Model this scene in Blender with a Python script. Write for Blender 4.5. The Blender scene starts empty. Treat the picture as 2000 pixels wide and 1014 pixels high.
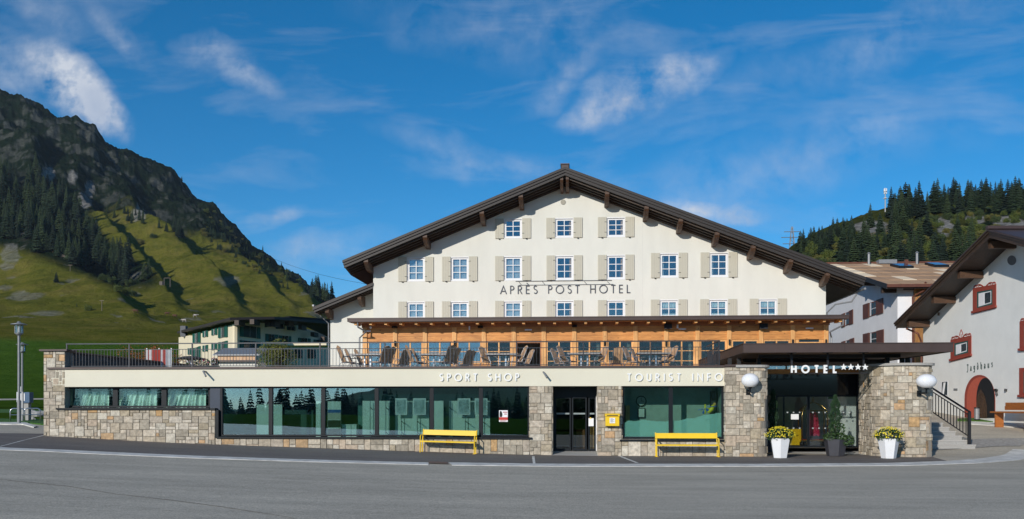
import bpy, math, random
import numpy as np
from mathutils import Vector, Matrix
R = random.Random(7)
S = bpy.context.scene
C = S.collection
# ------------------------------------------------------------------ camera, sky, sun, exposure
FP, HX, HY, CZ, CY = 1768.0, 1000.0, 795.0, 1.83, -34.0
YAW = math.atan(122/FP)
Fx, Fy, Rx, Ry = -math.sin(YAW), math.cos(YAW), math.cos(YAW), math.sin(YAW)
cd = bpy.data.cameras.new('camera'); cam = bpy.data.objects.new('camera', cd); C.objects.link(cam)
cam.location = (0, CY, CZ); cam.rotation_euler = (math.pi/2, 0, YAW)
cd.sensor_width = 36; cd.lens = 36*FP/2000; cd.shift_y = (HY-507)/2000
cd.clip_start = .1; cd.clip_end = 20000
S.camera = cam
SUN_AZ, SUN_EL = math.radians(24), math.radians(20.5)
S.view_settings.view_transform = 'Standard'; S.view_settings.look = 'None'
S.view_settings.gamma = 1; S.view_settings.use_curve_mapping = False
S.view_settings.exposure = 0.0
SUN_STRENGTH, SKY_STRENGTH = 3.85, 0.12
ld = bpy.data.lights.new('sun', 'SUN'); ld.energy = SUN_STRENGTH; ld.angle = math.radians(.5); ld.color = (1, .94, .86)
sun = bpy.data.objects.new('sun', ld); C.objects.link(sun)
to_sun = Vector((-math.sin(SUN_AZ)*math.cos(SUN_EL), -math.cos(SUN_AZ)*math.cos(SUN_EL), math.sin(SUN_EL)))
sun.rotation_euler = to_sun.to_track_quat('Z', 'Y').to_euler(); sun.location = to_sun*60

def build_world():
    w = bpy.data.worlds.new('World'); S.world = w; w.use_nodes = True
    nt = w.node_tree; N = nt.nodes; L = nt.links; N.clear()
    def nd(t, **k):
        n = N.new(t)
        for a, b in k.items(): setattr(n, a, b)
        return n
    def mth(op, a, b=None, clamp=False):
        n = nd('ShaderNodeMath', operation=op, use_clamp=clamp)
        for i, x in enumerate((a, b)):
            if x is None: continue
            if isinstance(x, (int, float)): n.inputs[i].default_value = x
            else: L.new(x, n.inputs[i])
        return n.outputs[0]
    sky = nd('ShaderNodeTexSky', sky_type='NISHITA'); sky.sun_disc = False
    sky.sun_elevation = SUN_EL; sky.sun_rotation = math.pi + SUN_AZ
    sky.altitude = 2600; sky.air_density = 1.0; sky.dust_density = .12; sky.ozone_density = 4.0
    hsv = nd('ShaderNodeHueSaturation'); hsv.inputs['Hue'].default_value = .492; hsv.inputs['Saturation'].default_value = 1.29; hsv.inputs['Value'].default_value = 1.0
    L.new(sky.outputs[0], hsv.inputs['Color'])
    tc = nd('ShaderNodeTexCoord'); sep = nd('ShaderNodeSeparateXYZ'); L.new(tc.outputs['Generated'], sep.inputs[0])
    x, y, z = sep.outputs
    ay = mth('MAXIMUM', mth('ABSOLUTE', y), .15)
    u = mth('DIVIDE', x, ay); v = mth('DIVIDE', z, ay)
    front = mth('GREATER_THAN', y, .05)
    uv = nd('ShaderNodeCombineXYZ'); L.new(u, uv.inputs[0]); L.new(v, uv.inputs[1])
    # ragged cloud edges: warp the sky position with noise before the soft masks
    nw = nd('ShaderNodeTexNoise'); nw.inputs['Scale'].default_value = 9; nw.inputs['Detail'].default_value = 6
    L.new(uv.outputs[0], nw.inputs['Vector'])
    sb = nd('ShaderNodeVectorMath', operation='SUBTRACT'); L.new(nw.outputs['Color'], sb.inputs[0]); sb.inputs[1].default_value = (.5, .5, .5)
    sc = nd('ShaderNodeVectorMath', operation='SCALE'); L.new(sb.outputs[0], sc.inputs[0]); sc.inputs['Scale'].default_value = .075
    ad = nd('ShaderNodeVectorMath', operation='ADD'); L.new(uv.outputs[0], ad.inputs[0]); L.new(sc.outputs[0], ad.inputs[1])
    def uvp(px, py):
        t = (px-HX)/FP; dy = Fy+t*Ry; return ((Fx+t*Rx)/dy, (HY-py)/FP/dy)
    nf = nd('ShaderNodeTexNoise'); nf.inputs['Scale'].default_value = 21; nf.inputs['Detail'].default_value = 9; nf.inputs['Roughness'].default_value = .62
    L.new(uv.outputs[0], nf.inputs['Vector'])
    tot = None
    # cx, cy, half width, half height (photo scale), tilt, weight
    for cx, cy, a, b, rot, wt in ((150, 160, 130, 58, -40, 1.7), (15, 130, 95, 70, -30, .5), (215, 215, 60, 42, -50, .7), (90, 20, 80, 30, -30, .3),
                                  (430, 105, 90, 34, -30, .5), (490, 165, 75, 26, -35, .55), (240, 60, 110, 24, -40, .35),
                                  (1225, 180, 125, 42, 18, .75), (1350, 132, 78, 36, 20, .75), (1160, 215, 80, 36, 20, .5),
                                  (545, 412, 60, 26, 10, .6), (1348, 402, 52, 20, 0, .8), (1452, 410, 50, 17, 4, .8),
                                  (600, 500, 170, 40, 12, .45), (935, 310, 220, 34, -22, .3), (1090, 155, 90, 30, 35, .32),
                                  (1500, 330, 420, 80, 14, .3), (1750, 60, 420, 60, 20, .26), (1000, 60, 300, 70, -12, .24)):
        m = nd('ShaderNodeMapping', vector_type='TEXTURE')
        q = uvp(cx, cy)
        m.inputs['Location'].default_value = (q[0], q[1], 0); m.inputs['Rotation'].default_value = (0, 0, math.radians(rot))
        m.inputs['Scale'].default_value = (a/FP*1.25, b/FP*1.25, 1)
        L.new(ad.outputs[0], m.inputs[0])
        g = nd('ShaderNodeTexGradient', gradient_type='SPHERICAL'); L.new(m.outputs[0], g.inputs[0])
        t = mth('MULTIPLY', g.outputs['Fac'], wt*1.15)
        tot = t if tot is None else mth('ADD', tot, t)
    den = mth('MULTIPLY', tot, mth('MULTIPLY', mth('SUBTRACT', nf.outputs['Fac'], .34), 2.9, True))
    den = mth('MULTIPLY', den, front)
    # thin high cirrus everywhere
    mp = nd('ShaderNodeMapping'); mp.inputs['Rotation'].default_value = (0, 0, math.radians(-20)); mp.inputs['Scale'].default_value = (1.3, 5.2, 1)
    L.new(uv.outputs[0], mp.inputs[0])
    nc = nd('ShaderNodeTexNoise'); nc.inputs['Scale'].default_value = 3.2; nc.inputs['Detail'].default_value = 10; nc.inputs['Roughness'].default_value = .6; nc.inputs['Distortion'].default_value = .5
    L.new(mp.outputs[0], nc.inputs['Vector'])
    ci = mth('MULTIPLY', mth('SUBTRACT', nc.outputs['Fac'], .5), .95, True)
    den = mth('ADD', den, ci, True)
    den = mth('MINIMUM', den, .82)
    mix = nd('ShaderNodeMix', data_type='RGBA'); L.new(den, mix.inputs[0]); L.new(hsv.outputs[0], mix.inputs[6])
    ns = nd('ShaderNodeTexNoise'); ns.inputs['Scale'].default_value = 11; ns.inputs['Detail'].default_value = 7; L.new(ad.outputs[0], ns.inputs['Vector'])
    shd = nd('ShaderNodeMix', data_type='RGBA'); L.new(mth('MULTIPLY', mth('SUBTRACT', ns.outputs['Fac'], .35), 3.2, True), shd.inputs[0])
    shd.inputs[6].default_value = (3.6, 4.2, 5.4, 1); shd.inputs[7].default_value = (6.3, 6.5, 6.9, 1); L.new(shd.outputs[2], mix.inputs[7])
    bg = nd('ShaderNodeBackground'); bg.inputs[1].default_value = SKY_STRENGTH; L.new(mix.outputs[2], bg.inputs[0])
    out = nd('ShaderNodeOutputWorld'); L.new(bg.outputs[0], out.inputs[0])
build_world()

# ------------------------------------------------------------------ photo geometry -> metres
def ray(px):
    t = (px-HX)/FP; return Fx+t*Rx, Fy+t*Ry
def P(px, py, Y):                       # on a wall plane Y = const
    dx, dy = ray(px); t = (Y-CY)/dy; return Vector((t*dx, Y, CZ+t*(HY-py)/FP))
def PX(px, py, X):                      # on a wall plane X = const
    dx, dy = ray(px); t = X/dx; return Vector((X, CY+t*dy, CZ+t*(HY-py)/FP))
def PD(px, py, d):                      # at a distance d
    dx, dy = ray(px); return Vector((d*dx, CY+d*dy, CZ+d*(HY-py)/FP))
def PL(px, py, xl):                     # wall plane of the hunting lodge, xl metres off the view axis
    return PD(px, py, xl*FP/(px-HX))
def FX(px, Y=0): return P(px, 0, Y).x
def FZ(py, Y=0, px=1122): return P(px, py, Y).z

def sm(a, b, x):
    t = np.clip((x-a)/(b-a), 0, 1); return t*t*(3-2*t)
_gx = [-60, -20.9, -17, -13.9, -5.9, -2.3, 0, 60]; _gz = [1.5, .73, .50, .385, .137, .036, .0, 0]
def G(X, Y):
    X = np.asarray(X, float); Y = np.asarray(Y, float)
    z = sum(np.interp(X+o, _gx, _gz) for o in (-1.5, 0, 1.5))/3
    z = z*1.0
    z = z + .03*np.clip(Y-3, 0, 60)*sm(-12, -19, X) + .08*np.clip(Y-2, 0, 40)*sm(9, 16, X)
    return z
def PG(px, py):                         # where the photo's pixel meets the near ground
    lo, hi = 3.0, 150.0
    dx, dy = ray(px)
    f = lambda d: CZ+d*(HY-py)/FP - float(G(d*dx, CY+d*dy))
    for k in range(400):
        d = lo*(hi/lo)**(k/400)
        if f(d) < 0: break
    a, b = lo*(hi/lo)**(max(k-1, 0)/400), d
    for _ in range(30):
        m = (a+b)/2
        if f(m) < 0: b = m
        else: a = m
    return Vector((a*dx, CY+a*dy, float(G(a*dx, CY+a*dy))))

# ------------------------------------------------------------------ mesh builder and tags
class MB:
    def __init__(s): s.v = []; s.f = []; s.c = []; s.mi = []; s.cur = 0
    def add(s, vs, fs, col=None):
        o = len(s.v); s.v += [tuple(p) for p in vs]
        for f in fs: s.f.append([i+o for i in f]); s.c.append(col); s.mi.append(s.cur)
        return s
    def box(s, x0, x1, y0, y1, z0, z1, col=None):
        if x0 > x1: x0, x1 = x1, x0
        if y0 > y1: y0, y1 = y1, y0
        if z0 > z1: z0, z1 = z1, z0
        return s.add([(x0,y0,z0),(x1,y0,z0),(x1,y1,z0),(x0,y1,z0),(x0,y0,z1),(x1,y0,z1),(x1,y1,z1),(x0,y1,z1)],
                     [(0,3,2,1),(4,5,6,7),(0,1,5,4),(1,2,6,5),(2,3,7,6),(3,0,4,7)], col)
    def hexa(s, a, b, col=None):        # two matching quads (a front, b back)
        return s.add(list(a)+list(b), [(0,1,2,3),(7,6,5,4),(0,4,5,1),(1,5,6,2),(2,6,7,3),(3,7,4,0)], col)
    def prism(s, poly, off, col=None):  # polygon of 3-D points swept by vector off
        n = len(poly); off = Vector(off); a = [Vector(p) for p in poly]; b = [p+off for p in a]
        return s.add(a+b, [tuple(range(n)), tuple(range(2*n-1, n-1, -1))]+[(i, (i+1) % n+n if 0 else n+i, n+(i+1) % n, (i+1) % n) for i in range(n)], col)
    def beam(s, a, b, w, h, up=(0,0,1), col=None):
        a = Vector(a); b = Vector(b); d = (b-a).normalized(); up = Vector(up)
        sd = d.cross(up)
        if sd.length < 1e-4: sd = d.cross(Vector((0,1,0)))
        sd.normalize(); u2 = sd.cross(d).normalized()
        q = [(-w/2,-h/2),(w/2,-h/2),(w/2,h/2),(-w/2,h/2)]
        return s.hexa([a+sd*i+u2*j for i, j in q], [b+sd*i+u2*j for i, j in q], col)
    def tube(s, pts, r, n=8, col=None, caps=True):
        pts = [Vector(p) for p in pts]; rs = r if isinstance(r, (list, tuple)) else [r]*len(pts)
        vs = []; prev = None
        for i, p in enumerate(pts):
            d = (pts[min(i+1, len(pts)-1)]-pts[max(i-1, 0)]).normalized()
            if prev is None:
                a = d.cross(Vector((0,0,1)))
                if a.length < .05: a = d.cross(Vector((1,0,0)))
            else: a = prev-d*prev.dot(d)
            a.normalize(); prev = a; b = d.cross(a)
            for k in range(n):
                t = 2*math.pi*k/n; vs.append(p+(a*math.cos(t)+b*math.sin(t))*rs[i])
        fs = [(i*n+k, i*n+(k+1) % n, (i+1)*n+(k+1) % n, (i+1)*n+k) for i in range(len(pts)-1) for k in range(n)]
        if caps: fs += [tuple(range(n-1, -1, -1)), tuple((len(pts)-1)*n+k for k in range(n))]
        return s.add(vs, fs, col)
    def lathe(s, prof, c=(0,0,0), n=24, sx=1, sy=1, col=None):
        c = Vector(c); vs = []
        for r, z in prof:
            for k in range(n):
                t = 2*math.pi*k/n; vs.append((c.x+r*sx*math.cos(t), c.y+r*sy*math.sin(t), c.z+z))
        m = len(prof)
        fs = [(i*n+k, i*n+(k+1) % n, (i+1)*n+(k+1) % n, (i+1)*n+k) for i in range(m-1) for k in range(n)]
        fs += [tuple(range(n-1, -1, -1)), tuple((m-1)*n+k for k in range(n))]
        return s.add(vs, fs, col)
    def ball(s, c, rx, ry, rz, n=24, m=14, col=None):
        return s.lathe([(max(1e-3, math.sin(math.pi*i/m)), -math.cos(math.pi*i/m)*rz/1.0) for i in range(m+1)], c, n, rx, ry, col)
    def build(s, name, mat, parent=None, smooth=False, local=False):
        me = bpy.data.meshes.new(name)
        v = s.v
        if parent is not None and not local:
            q = parent
            off = Vector(q.location)
            while q.parent: q = q.parent; off = off+Vector(q.location)
            v = [(a-off.x, b-off.y, c-off.z) for a, b, c in v]
        me.from_pydata(v, [], s.f)
        mats = mat if isinstance(mat, (list, tuple)) else [mat]
        for m in mats: me.materials.append(m)
        if len(mats) > 1: me.polygons.foreach_set('material_index', s.mi)
        if any(c is not None for c in s.c):
            at = me.color_attributes.new('Col', 'FLOAT_COLOR', 'CORNER'); buf = []
            for f, c in zip(s.f, s.c): buf += list((c or (.3,.3,.3))+(1,))*len(f)
            at.data.foreach_set('color', buf)
        if smooth: me.polygons.foreach_set('use_smooth', [True]*len(s.f))
        me.update()
        o = bpy.data.objects.new(name, me); C.objects.link(o)
        if parent is not None: o.parent = parent
        return o
def tag(o, label=None, cat=None, group=None, kind=None):
    if label: o['label'] = label
    if cat: o['category'] = cat
    if group: o['group'] = group
    if kind: o['kind'] = kind
    return o
def thing(name, label, cat, loc=(0,0,0), rotz=0, group=None):
    o = bpy.data.objects.new(name, None); C.objects.link(o); o.empty_display_size = .2
    o.location = loc; o.rotation_euler = (0, 0, rotz); return tag(o, label, cat, group)
def box(name, m, parent, *a, **k): return MB().box(*a).build(name, m, parent, **k)
KIDS = {}
def kids(o):
    return [c for c in bpy.data.objects if c.parent == o]
def copy_tree(o, parent=None, tree=None):
    c = o.copy(); C.objects.link(c)
    if parent is not None: c.parent = parent
    if tree is None: tree = snap(o)
    for ch, sub in tree: copy_tree(ch, c, sub)
    return c
def snap(o): return [(k, snap(k)) for k in kids(o)]
def place(o, loc, rz=0, sc=None, label=None, group=None):
    o.location = loc; o.rotation_euler = (0, 0, rz)
    if sc is not None: o.scale = sc if isinstance(sc, tuple) else (sc, sc, sc)
    if label: o['label'] = label
    if group: o['group'] = group
    return o

# ------------------------------------------------------------------ materials
def mat(name, col, rough=.6, metal=0, var=.12, scale=4, bump=0, bscale=40, spec=.5, attr=False, detail=6, stretch=(1,1,1), col2=None, coat=0):
    m = bpy.data.materials.new(name); m.use_nodes = True; nt = m.node_tree; N = nt.nodes; L = nt.links
    b = N['Principled BSDF']; b.inputs['Roughness'].default_value = rough; b.inputs['Metallic'].default_value = metal
    b.inputs['Specular IOR Level'].default_value = spec
    if coat: b.inputs['Coat Weight'].default_value = coat; b.inputs['Coat Roughness'].default_value = .1
    tc = N.new('ShaderNodeTexCoord'); mp = N.new('ShaderNodeMapping'); mp.inputs['Scale'].default_value = stretch
    L.new(tc.outputs['Object'], mp.inputs[0])
    n1 = N.new('ShaderNodeTexNoise'); n1.inputs['Scale'].default_value = scale; n1.inputs['Detail'].default_value = detail; n1.inputs['Roughness'].default_value = .6
    L.new(mp.outputs[0], n1.inputs['Vector'])
    rmp = N.new('ShaderNodeMapRange'); rmp.inputs[1].default_value = .3; rmp.inputs[2].default_value = .7
    rmp.inputs[3].default_value = 1-var if col2 is None else 0; rmp.inputs[4].default_value = 1+var if col2 is None else 1
    L.new(n1.outputs['Fac'], rmp.inputs[0])
    mx = N.new('ShaderNodeMix'); mx.data_type = 'RGBA'
    if col2 is None:
        mx.blend_type = 'MULTIPLY'; mx.inputs[0].default_value = 1
        if attr:
            a = N.new('ShaderNodeAttribute'); a.attribute_name = 'Col'; L.new(a.outputs['Color'], mx.inputs[6])
        else: mx.inputs[6].default_value = (*col, 1)
        L.new(rmp.outputs[0], mx.inputs[7])
    else:
        L.new(rmp.outputs[0], mx.inputs[0]); mx.inputs[6].default_value = (*col, 1); mx.inputs[7].default_value = (*col2, 1)
    L.new(mx.outputs[2], b.inputs['Base Color'])
    if bump:
        n2 = N.new('ShaderNodeTexNoise'); n2.inputs['Scale'].default_value = bscale; n2.inputs['Detail'].default_value = 5
        L.new(mp.outputs[0], n2.inputs['Vector'])
        bp = N.new('ShaderNodeBump'); bp.inputs['Strength'].default_value = bump; bp.inputs['Distance'].default_value = .02
        L.new(n2.outputs['Fac'], bp.inputs['Height']); L.new(bp.outputs[0], b.inputs['Normal'])
    return m
def wood(name, c1, c2, axis=0, rough=.55, knots=False):
    m = bpy.data.materials.new(name); m.use_nodes = True; nt = m.node_tree; N = nt.nodes; L = nt.links
    b = N['Principled BSDF']; b.inputs['Roughness'].default_value = rough
    tc = N.new('ShaderNodeTexCoord'); mp = N.new('ShaderNodeMapping')
    s = [14, 14, 14]; s[axis] = 1.2; mp.inputs['Scale'].default_value = s
    L.new(tc.outputs['Object'], mp.inputs[0])
    n1 = N.new('ShaderNodeTexNoise'); n1.inputs['Scale'].default_value = 1.5; n1.inputs['Detail'].default_value = 8; n1.inputs['Distortion'].default_value = .8
    L.new(mp.outputs[0], n1.inputs['Vector'])
    r = N.new('ShaderNodeValToRGB'); r.color_ramp.elements[0].position = .35; r.color_ramp.elements[1].position = .68
    r.color_ramp.elements[0].color = (*c1, 1); r.color_ramp.elements[1].color = (*c2, 1)
    L.new(n1.outputs['Fac'], r.inputs[0]); out = r.outputs[0]
    n3 = N.new('ShaderNodeTexNoise'); n3.inputs['Scale'].default_value = .9; L.new(tc.outputs['Object'], n3.inputs['Vector'])
    mr = N.new('ShaderNodeMapRange'); mr.inputs[1].default_value = .3; mr.inputs[2].default_value = .7; mr.inputs[3].default_value = .8; mr.inputs[4].default_value = 1.15
    L.new(n3.outputs['Fac'], mr.inputs[0])
    mx = N.new('ShaderNodeMix'); mx.data_type = 'RGBA'; mx.blend_type = 'MULTIPLY'; mx.inputs[0].default_value = 1
    L.new(out, mx.inputs[6]); L.new(mr.outputs[0], mx.inputs[7]); out = mx.outputs[2]
    if knots:
        vo = N.new('ShaderNodeTexVoronoi'); vo.inputs['Scale'].default_value = 2.6
        mp2 = N.new('ShaderNodeMapping'); s2 = [1.6]*3; s2[axis] = .8; mp2.inputs['Scale'].default_value = s2
        L.new(tc.outputs['Object'], mp2.inputs[0]); L.new(mp2.outputs[0], vo.inputs['Vector'])
        kr = N.new('ShaderNodeMapRange'); kr.inputs[1].default_value = .06; kr.inputs[2].default_value = .12; kr.inputs[3].default_value = .35; kr.inputs[4].default_value = 1
        L.new(vo.outputs['Distance'], kr.inputs[0])
        m3 = N.new('ShaderNodeMix'); m3.data_type = 'RGBA'; m3.blend_type = 'MULTIPLY'; m3.inputs[0].default_value = 1
        L.new(out, m3.inputs[6]); L.new(kr.outputs[0], m3.inputs[7]); out = m3.outputs[2]
    L.new(out, b.inputs['Base Color'])
    bp = N.new('ShaderNodeBump'); bp.inputs['Strength'].default_value = .25; bp.inputs['Distance'].default_value = .01
    L.new(n1.outputs['Fac'], bp.inputs['Height']); L.new(bp.outputs[0], b.inputs['Normal'])
    return m
def glass(name, tint, refl=.12, rough=0.0, wave=.0, opaque=None, gcol=(.9, .97, 1)):
    m = bpy.data.materials.new(name); m.use_nodes = True; nt = m.node_tree; N = nt.nodes; L = nt.links
    N.remove(N['Principled BSDF']); out = N['Material Output']
    tr = N.new('ShaderNodeBsdfTransparent'); tr.inputs[0].default_value = (*[c**.5 for c in tint], 1)
    base = tr.outputs[0]
    if opaque:
        df = N.new('ShaderNodeBsdfDiffuse'); df.inputs[0].default_value = (*opaque, 1); base = df.outputs[0]
    gl = N.new('ShaderNodeBsdfGlossy'); gl.inputs['Roughness'].default_value = rough; gl.inputs[0].default_value = (*gcol, 1)
    fr = N.new('ShaderNodeFresnel'); fr.inputs[0].default_value = 1.5
    ad = N.new('ShaderNodeMath'); ad.operation = 'ADD'; ad.use_clamp = True; ad.inputs[1].default_value = refl; L.new(fr.outputs[0], ad.inputs[0])
    mx = N.new('ShaderNodeMixShader'); L.new(ad.outputs[0], mx.inputs[0]); L.new(base, mx.inputs[1]); L.new(gl.outputs[0], mx.inputs[2])
    if wave:
        tc = N.new('ShaderNodeTexCoord')
        n = N.new('ShaderNodeTexNoise'); n.inputs['Scale'].default_value = .7; n.inputs['Detail'].default_value = 2; L.new(tc.outputs['Object'], n.inputs['Vector'])
        bp = N.new('ShaderNodeBump'); bp.inputs['Strength'].default_value = wave; bp.inputs['Distance'].default_value = .02
        L.new(n.outputs['Fac'], bp.inputs['Height']); L.new(bp.outputs[0], gl.inputs['Normal'])
    L.new(mx.outputs[0], out.inputs[0])
    return m
M = {}
M['render'] = mat('cream_render', (.72,.71,.635), .9, var=.05, scale=1.1, stretch=(1,1,.3), detail=9, bump=.12, bscale=60)
M['band'] = mat('band_render', (.72,.68,.54), .85, var=.03, scale=.8, bump=.08, bscale=80)
M['stone'] = mat('ashlar_stone', (.4,.37,.32), .9, var=.34, scale=7, bump=1.0, bscale=16, attr=True, detail=10)
M['mortar'] = mat('mortar', (.27,.24,.20), .95)
M['dwood'] = wood('dark_wood', (.028,.016,.009), (.075,.042,.022), 1)
M['dwoodx'] = wood('dark_wood_boards', (.02,.012,.008), (.05,.03,.018), 1)
M['verge'] = mat('weathered_verge', (.024,.018,.015), .55, var=.4, scale=3, stretch=(1,8,8))
M['rooftop'] = mat('roof_covering', (.13,.06,.042), .75, var=.25, scale=2)
M['larch'] = wood('larch_boards', (.50,.19,.042), (.72,.325,.085), 0, knots=True)
M['larchv'] = wood('larch_posts', (.62,.29,.085), (.84,.46,.17), 2, knots=True)
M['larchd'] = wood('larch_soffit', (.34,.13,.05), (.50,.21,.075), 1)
M['anthra'] = mat('anthracite_metal', (.006,.009,.012), .45, 0, var=.1, spec=.25)
M['flash'] = mat('brown_sheet_metal', (.066,.042,.036), .5, .1, var=.12, scale=2)
M['rail'] = mat('grey_painted_steel', (.038,.042,.05), .4, .4)
M['white'] = mat('white_paint', (.82,.82,.82), .5, var=.03)
M['letter'] = mat('white_letters', (.86,.86,.84), .35, var=.01)
M['gletter'] = mat('grey_letters', (.075,.08,.095), .4, .3, var=.02)
M['shutter'] = mat('shutter_paint', (.53,.5,.40), .6, var=.04, scale=6, stretch=(6,1,1))
M['shutter_line'] = mat('shutter_joint', (.36,.34,.28), .7)
M['soffit'] = mat('canopy_soffit', (.20,.115,.062), .6, var=.12, scale=2, stretch=(1,6,1))
M['globe'] = mat('opal_glass', (.82,.83,.85), .12, var=.01, spec=.6, coat=.4)
M['steel'] = mat('brushed_steel', (.55,.56,.58), .28, .9, var=.05)
M['gsteel'] = mat('galvanised_steel', (.26,.265,.27), .5, .35, var=.1, scale=10)
M['yellow'] = mat('yellow_enamel', (.86,.56,.01), .38, var=.04, coat=.3)
M['concrete'] = mat('concrete', (.42,.40,.37), .9, var=.1, scale=8)
M['granite'] = mat('granite', (.36,.35,.33), .85, var=.35, scale=60, bump=.2)
M['plaster_w'] = mat('white_wall_plaster', (.80,.80,.81), .9, var=.05, scale=.8, bump=.15, bscale=30)
M['plaster_j'] = mat('lodge_plaster', (.80,.80,.76), .92, var=.05, scale=.9, bump=.3, bscale=14)
M['red'] = mat('oxide_red_paint', (.30,.052,.032), .7, var=.12, scale=8)
M['teal'] = mat('green_shutter', (.012,.10,.075), .5)
M['brown'] = wood('brown_shutters', (.09,.028,.016), (.17,.055,.03), 2)
M['black'] = mat('black', (.01,.01,.012), .5)
M['dark'] = mat('dark_interior', (.035,.033,.03), .9, var=.2)
M['curtain'] = mat('pale_curtain', (.85,.86,.82), .85, var=.05)
M['tglass'] = glass('tinted_shop_glass', (.56,.78,.73), .20, wave=.06, gcol=(.62,.84,1))
M['sglass'] = glass('window_glass', (.75,.82,.86), .11, wave=.25)
M['cglass'] = glass('clear_green_glass', (.58,.80,.74), .035, wave=.05, gcol=(.62,.84,1))
M['dglass'] = glass('door_glass', (.38,.46,.44), .05)
M['bglass'] = glass('blue_glass', (.3,.4,.5), .2, wave=.3)
M['wglass'] = glass('pavilion_glass', (.35,.38,.36), .015, wave=.05)
# ------------------------------------------------------------------ terrain
_rng = np.random.RandomState(3); _T = _rng.rand(256, 256)
def vnoise(x, y):
    x = np.asarray(x, float); y = np.asarray(y, float)
    xi = np.floor(x).astype(int); yi = np.floor(y).astype(int); fx = x-xi; fy = y-yi
    fx = fx*fx*(3-2*fx); fy = fy*fy*(3-2*fy)
    a = _T[xi % 256, yi % 256]; b = _T[(xi+1) % 256, yi % 256]; c = _T[xi % 256, (yi+1) % 256]; d = _T[(xi+1) % 256, (yi+1) % 256]
    return (a*(1-fx)+b*fx)*(1-fy)+(c*(1-fx)+d*fx)*fy
def fbm(x, y, o=5, ridged=False):
    s = 0; a = .5
    for i in range(o):
        n = vnoise(x*2**i+17*i, y*2**i+31*i)
        s = s+a*((1-abs(2*n-1)) if ridged else n); a *= .5
    return s
_D = [55, 80, 130, 250, 380, 520, 650, 780, 950, 1100, 1400, 4000]
_K = {  # photo row reached at those distances, per photo column
 -500: [803, 792, 745, 650, 600, 520, 430, 350, 160,  60, 120, 500],
    0: [803, 792, 748, 665, 614, 535, 452, 385, 265, 170, 230, 560],
   60: [803, 792, 748, 665, 616, 540, 470, 400, 280, 190, 240, 560],
  110: [803, 792, 748, 665, 618, 550, 490, 420, 300, 218, 260, 560],
  150: [803, 792, 748, 666, 620, 560, 500, 430, 310, 228, 270, 570],
  185: [803, 792, 748, 666, 620, 566, 504, 440, 320, 246, 290, 570],
  205: [803, 792, 748, 666, 621, 568, 506, 442, 335, 275, 310, 580],
  240: [803, 792, 748, 666, 622, 572, 508, 446, 345, 292, 320, 580],
  290: [803, 792, 748, 667, 624, 576, 514, 455, 370, 318, 345, 590],
  335: [803, 792, 748, 667, 626, 580, 520, 462, 385, 330, 360, 590],
  385: [803, 792, 748, 668, 628, 584, 530, 474, 415, 384, 410, 600],
  430: [803, 792, 748, 669, 630, 588, 540, 490, 436, 408, 430, 600],
  470: [803, 792, 748, 670, 632, 592, 550, 508, 462, 446, 465, 610],
  510: [803, 792, 748, 671, 634, 598, 562, 528, 496, 492, 510, 620],
  560: [803, 792, 748, 672, 637, 606, 576, 550, 530, 532, 545, 640],
  610: [803, 792, 748, 673, 640, 612, 588, 568, 558, 562, 575, 650],
  650: [803, 792, 748, 675, 646, 622, 602, 588, 584, 588, 600, 660],
  760: [803, 794, 770, 740, 720, 710, 706, 704, 704, 706, 710, 720],
 1440: [803, 794, 770, 740, 720, 710, 706, 704, 704, 706, 710, 720],
 1500: [796, 780, 720, 620, 530, 560, 600, 640, 660, 680, 700, 720],
 1545: [796, 775, 700, 580, 488, 520, 560, 600, 640, 680, 700, 720],
 1600: [796, 770, 690, 550, 462, 500, 540, 580, 620, 680, 700, 720],
 1650: [796, 768, 680, 540, 446, 490, 530, 570, 610, 660, 700, 720],
 1690: [796, 766, 675, 530, 428, 470, 520, 560, 600, 660, 700, 720],
 1740: [796, 764, 670, 520, 412, 450, 500, 560, 600, 660, 700, 720],
 1800: [796, 764, 665, 515, 406, 440, 490, 550, 600, 660, 700, 720],
 1900: [796, 764, 660, 510, 402, 430, 480, 540, 600, 660, 700, 720],
 2000: [796, 764, 655, 505, 400, 425, 470, 540, 600, 660, 700, 720],
 2500: [796, 760, 650, 500, 400, 425, 470, 540, 600, 660, 700, 720]}
_kp = np.array(sorted(_K)); _ky = np.array([_K[k] for k in sorted(_K)], float)
_ld = np.log(_D)
def _spur(p, q, d, d0, d1, w, amp):     # a spur running up the slope: column p at distance d0, q at d1
    t = np.clip((d-d0)/(d1-d0), 0, 1); c = p+(q-p)*t
    return t, c
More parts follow.
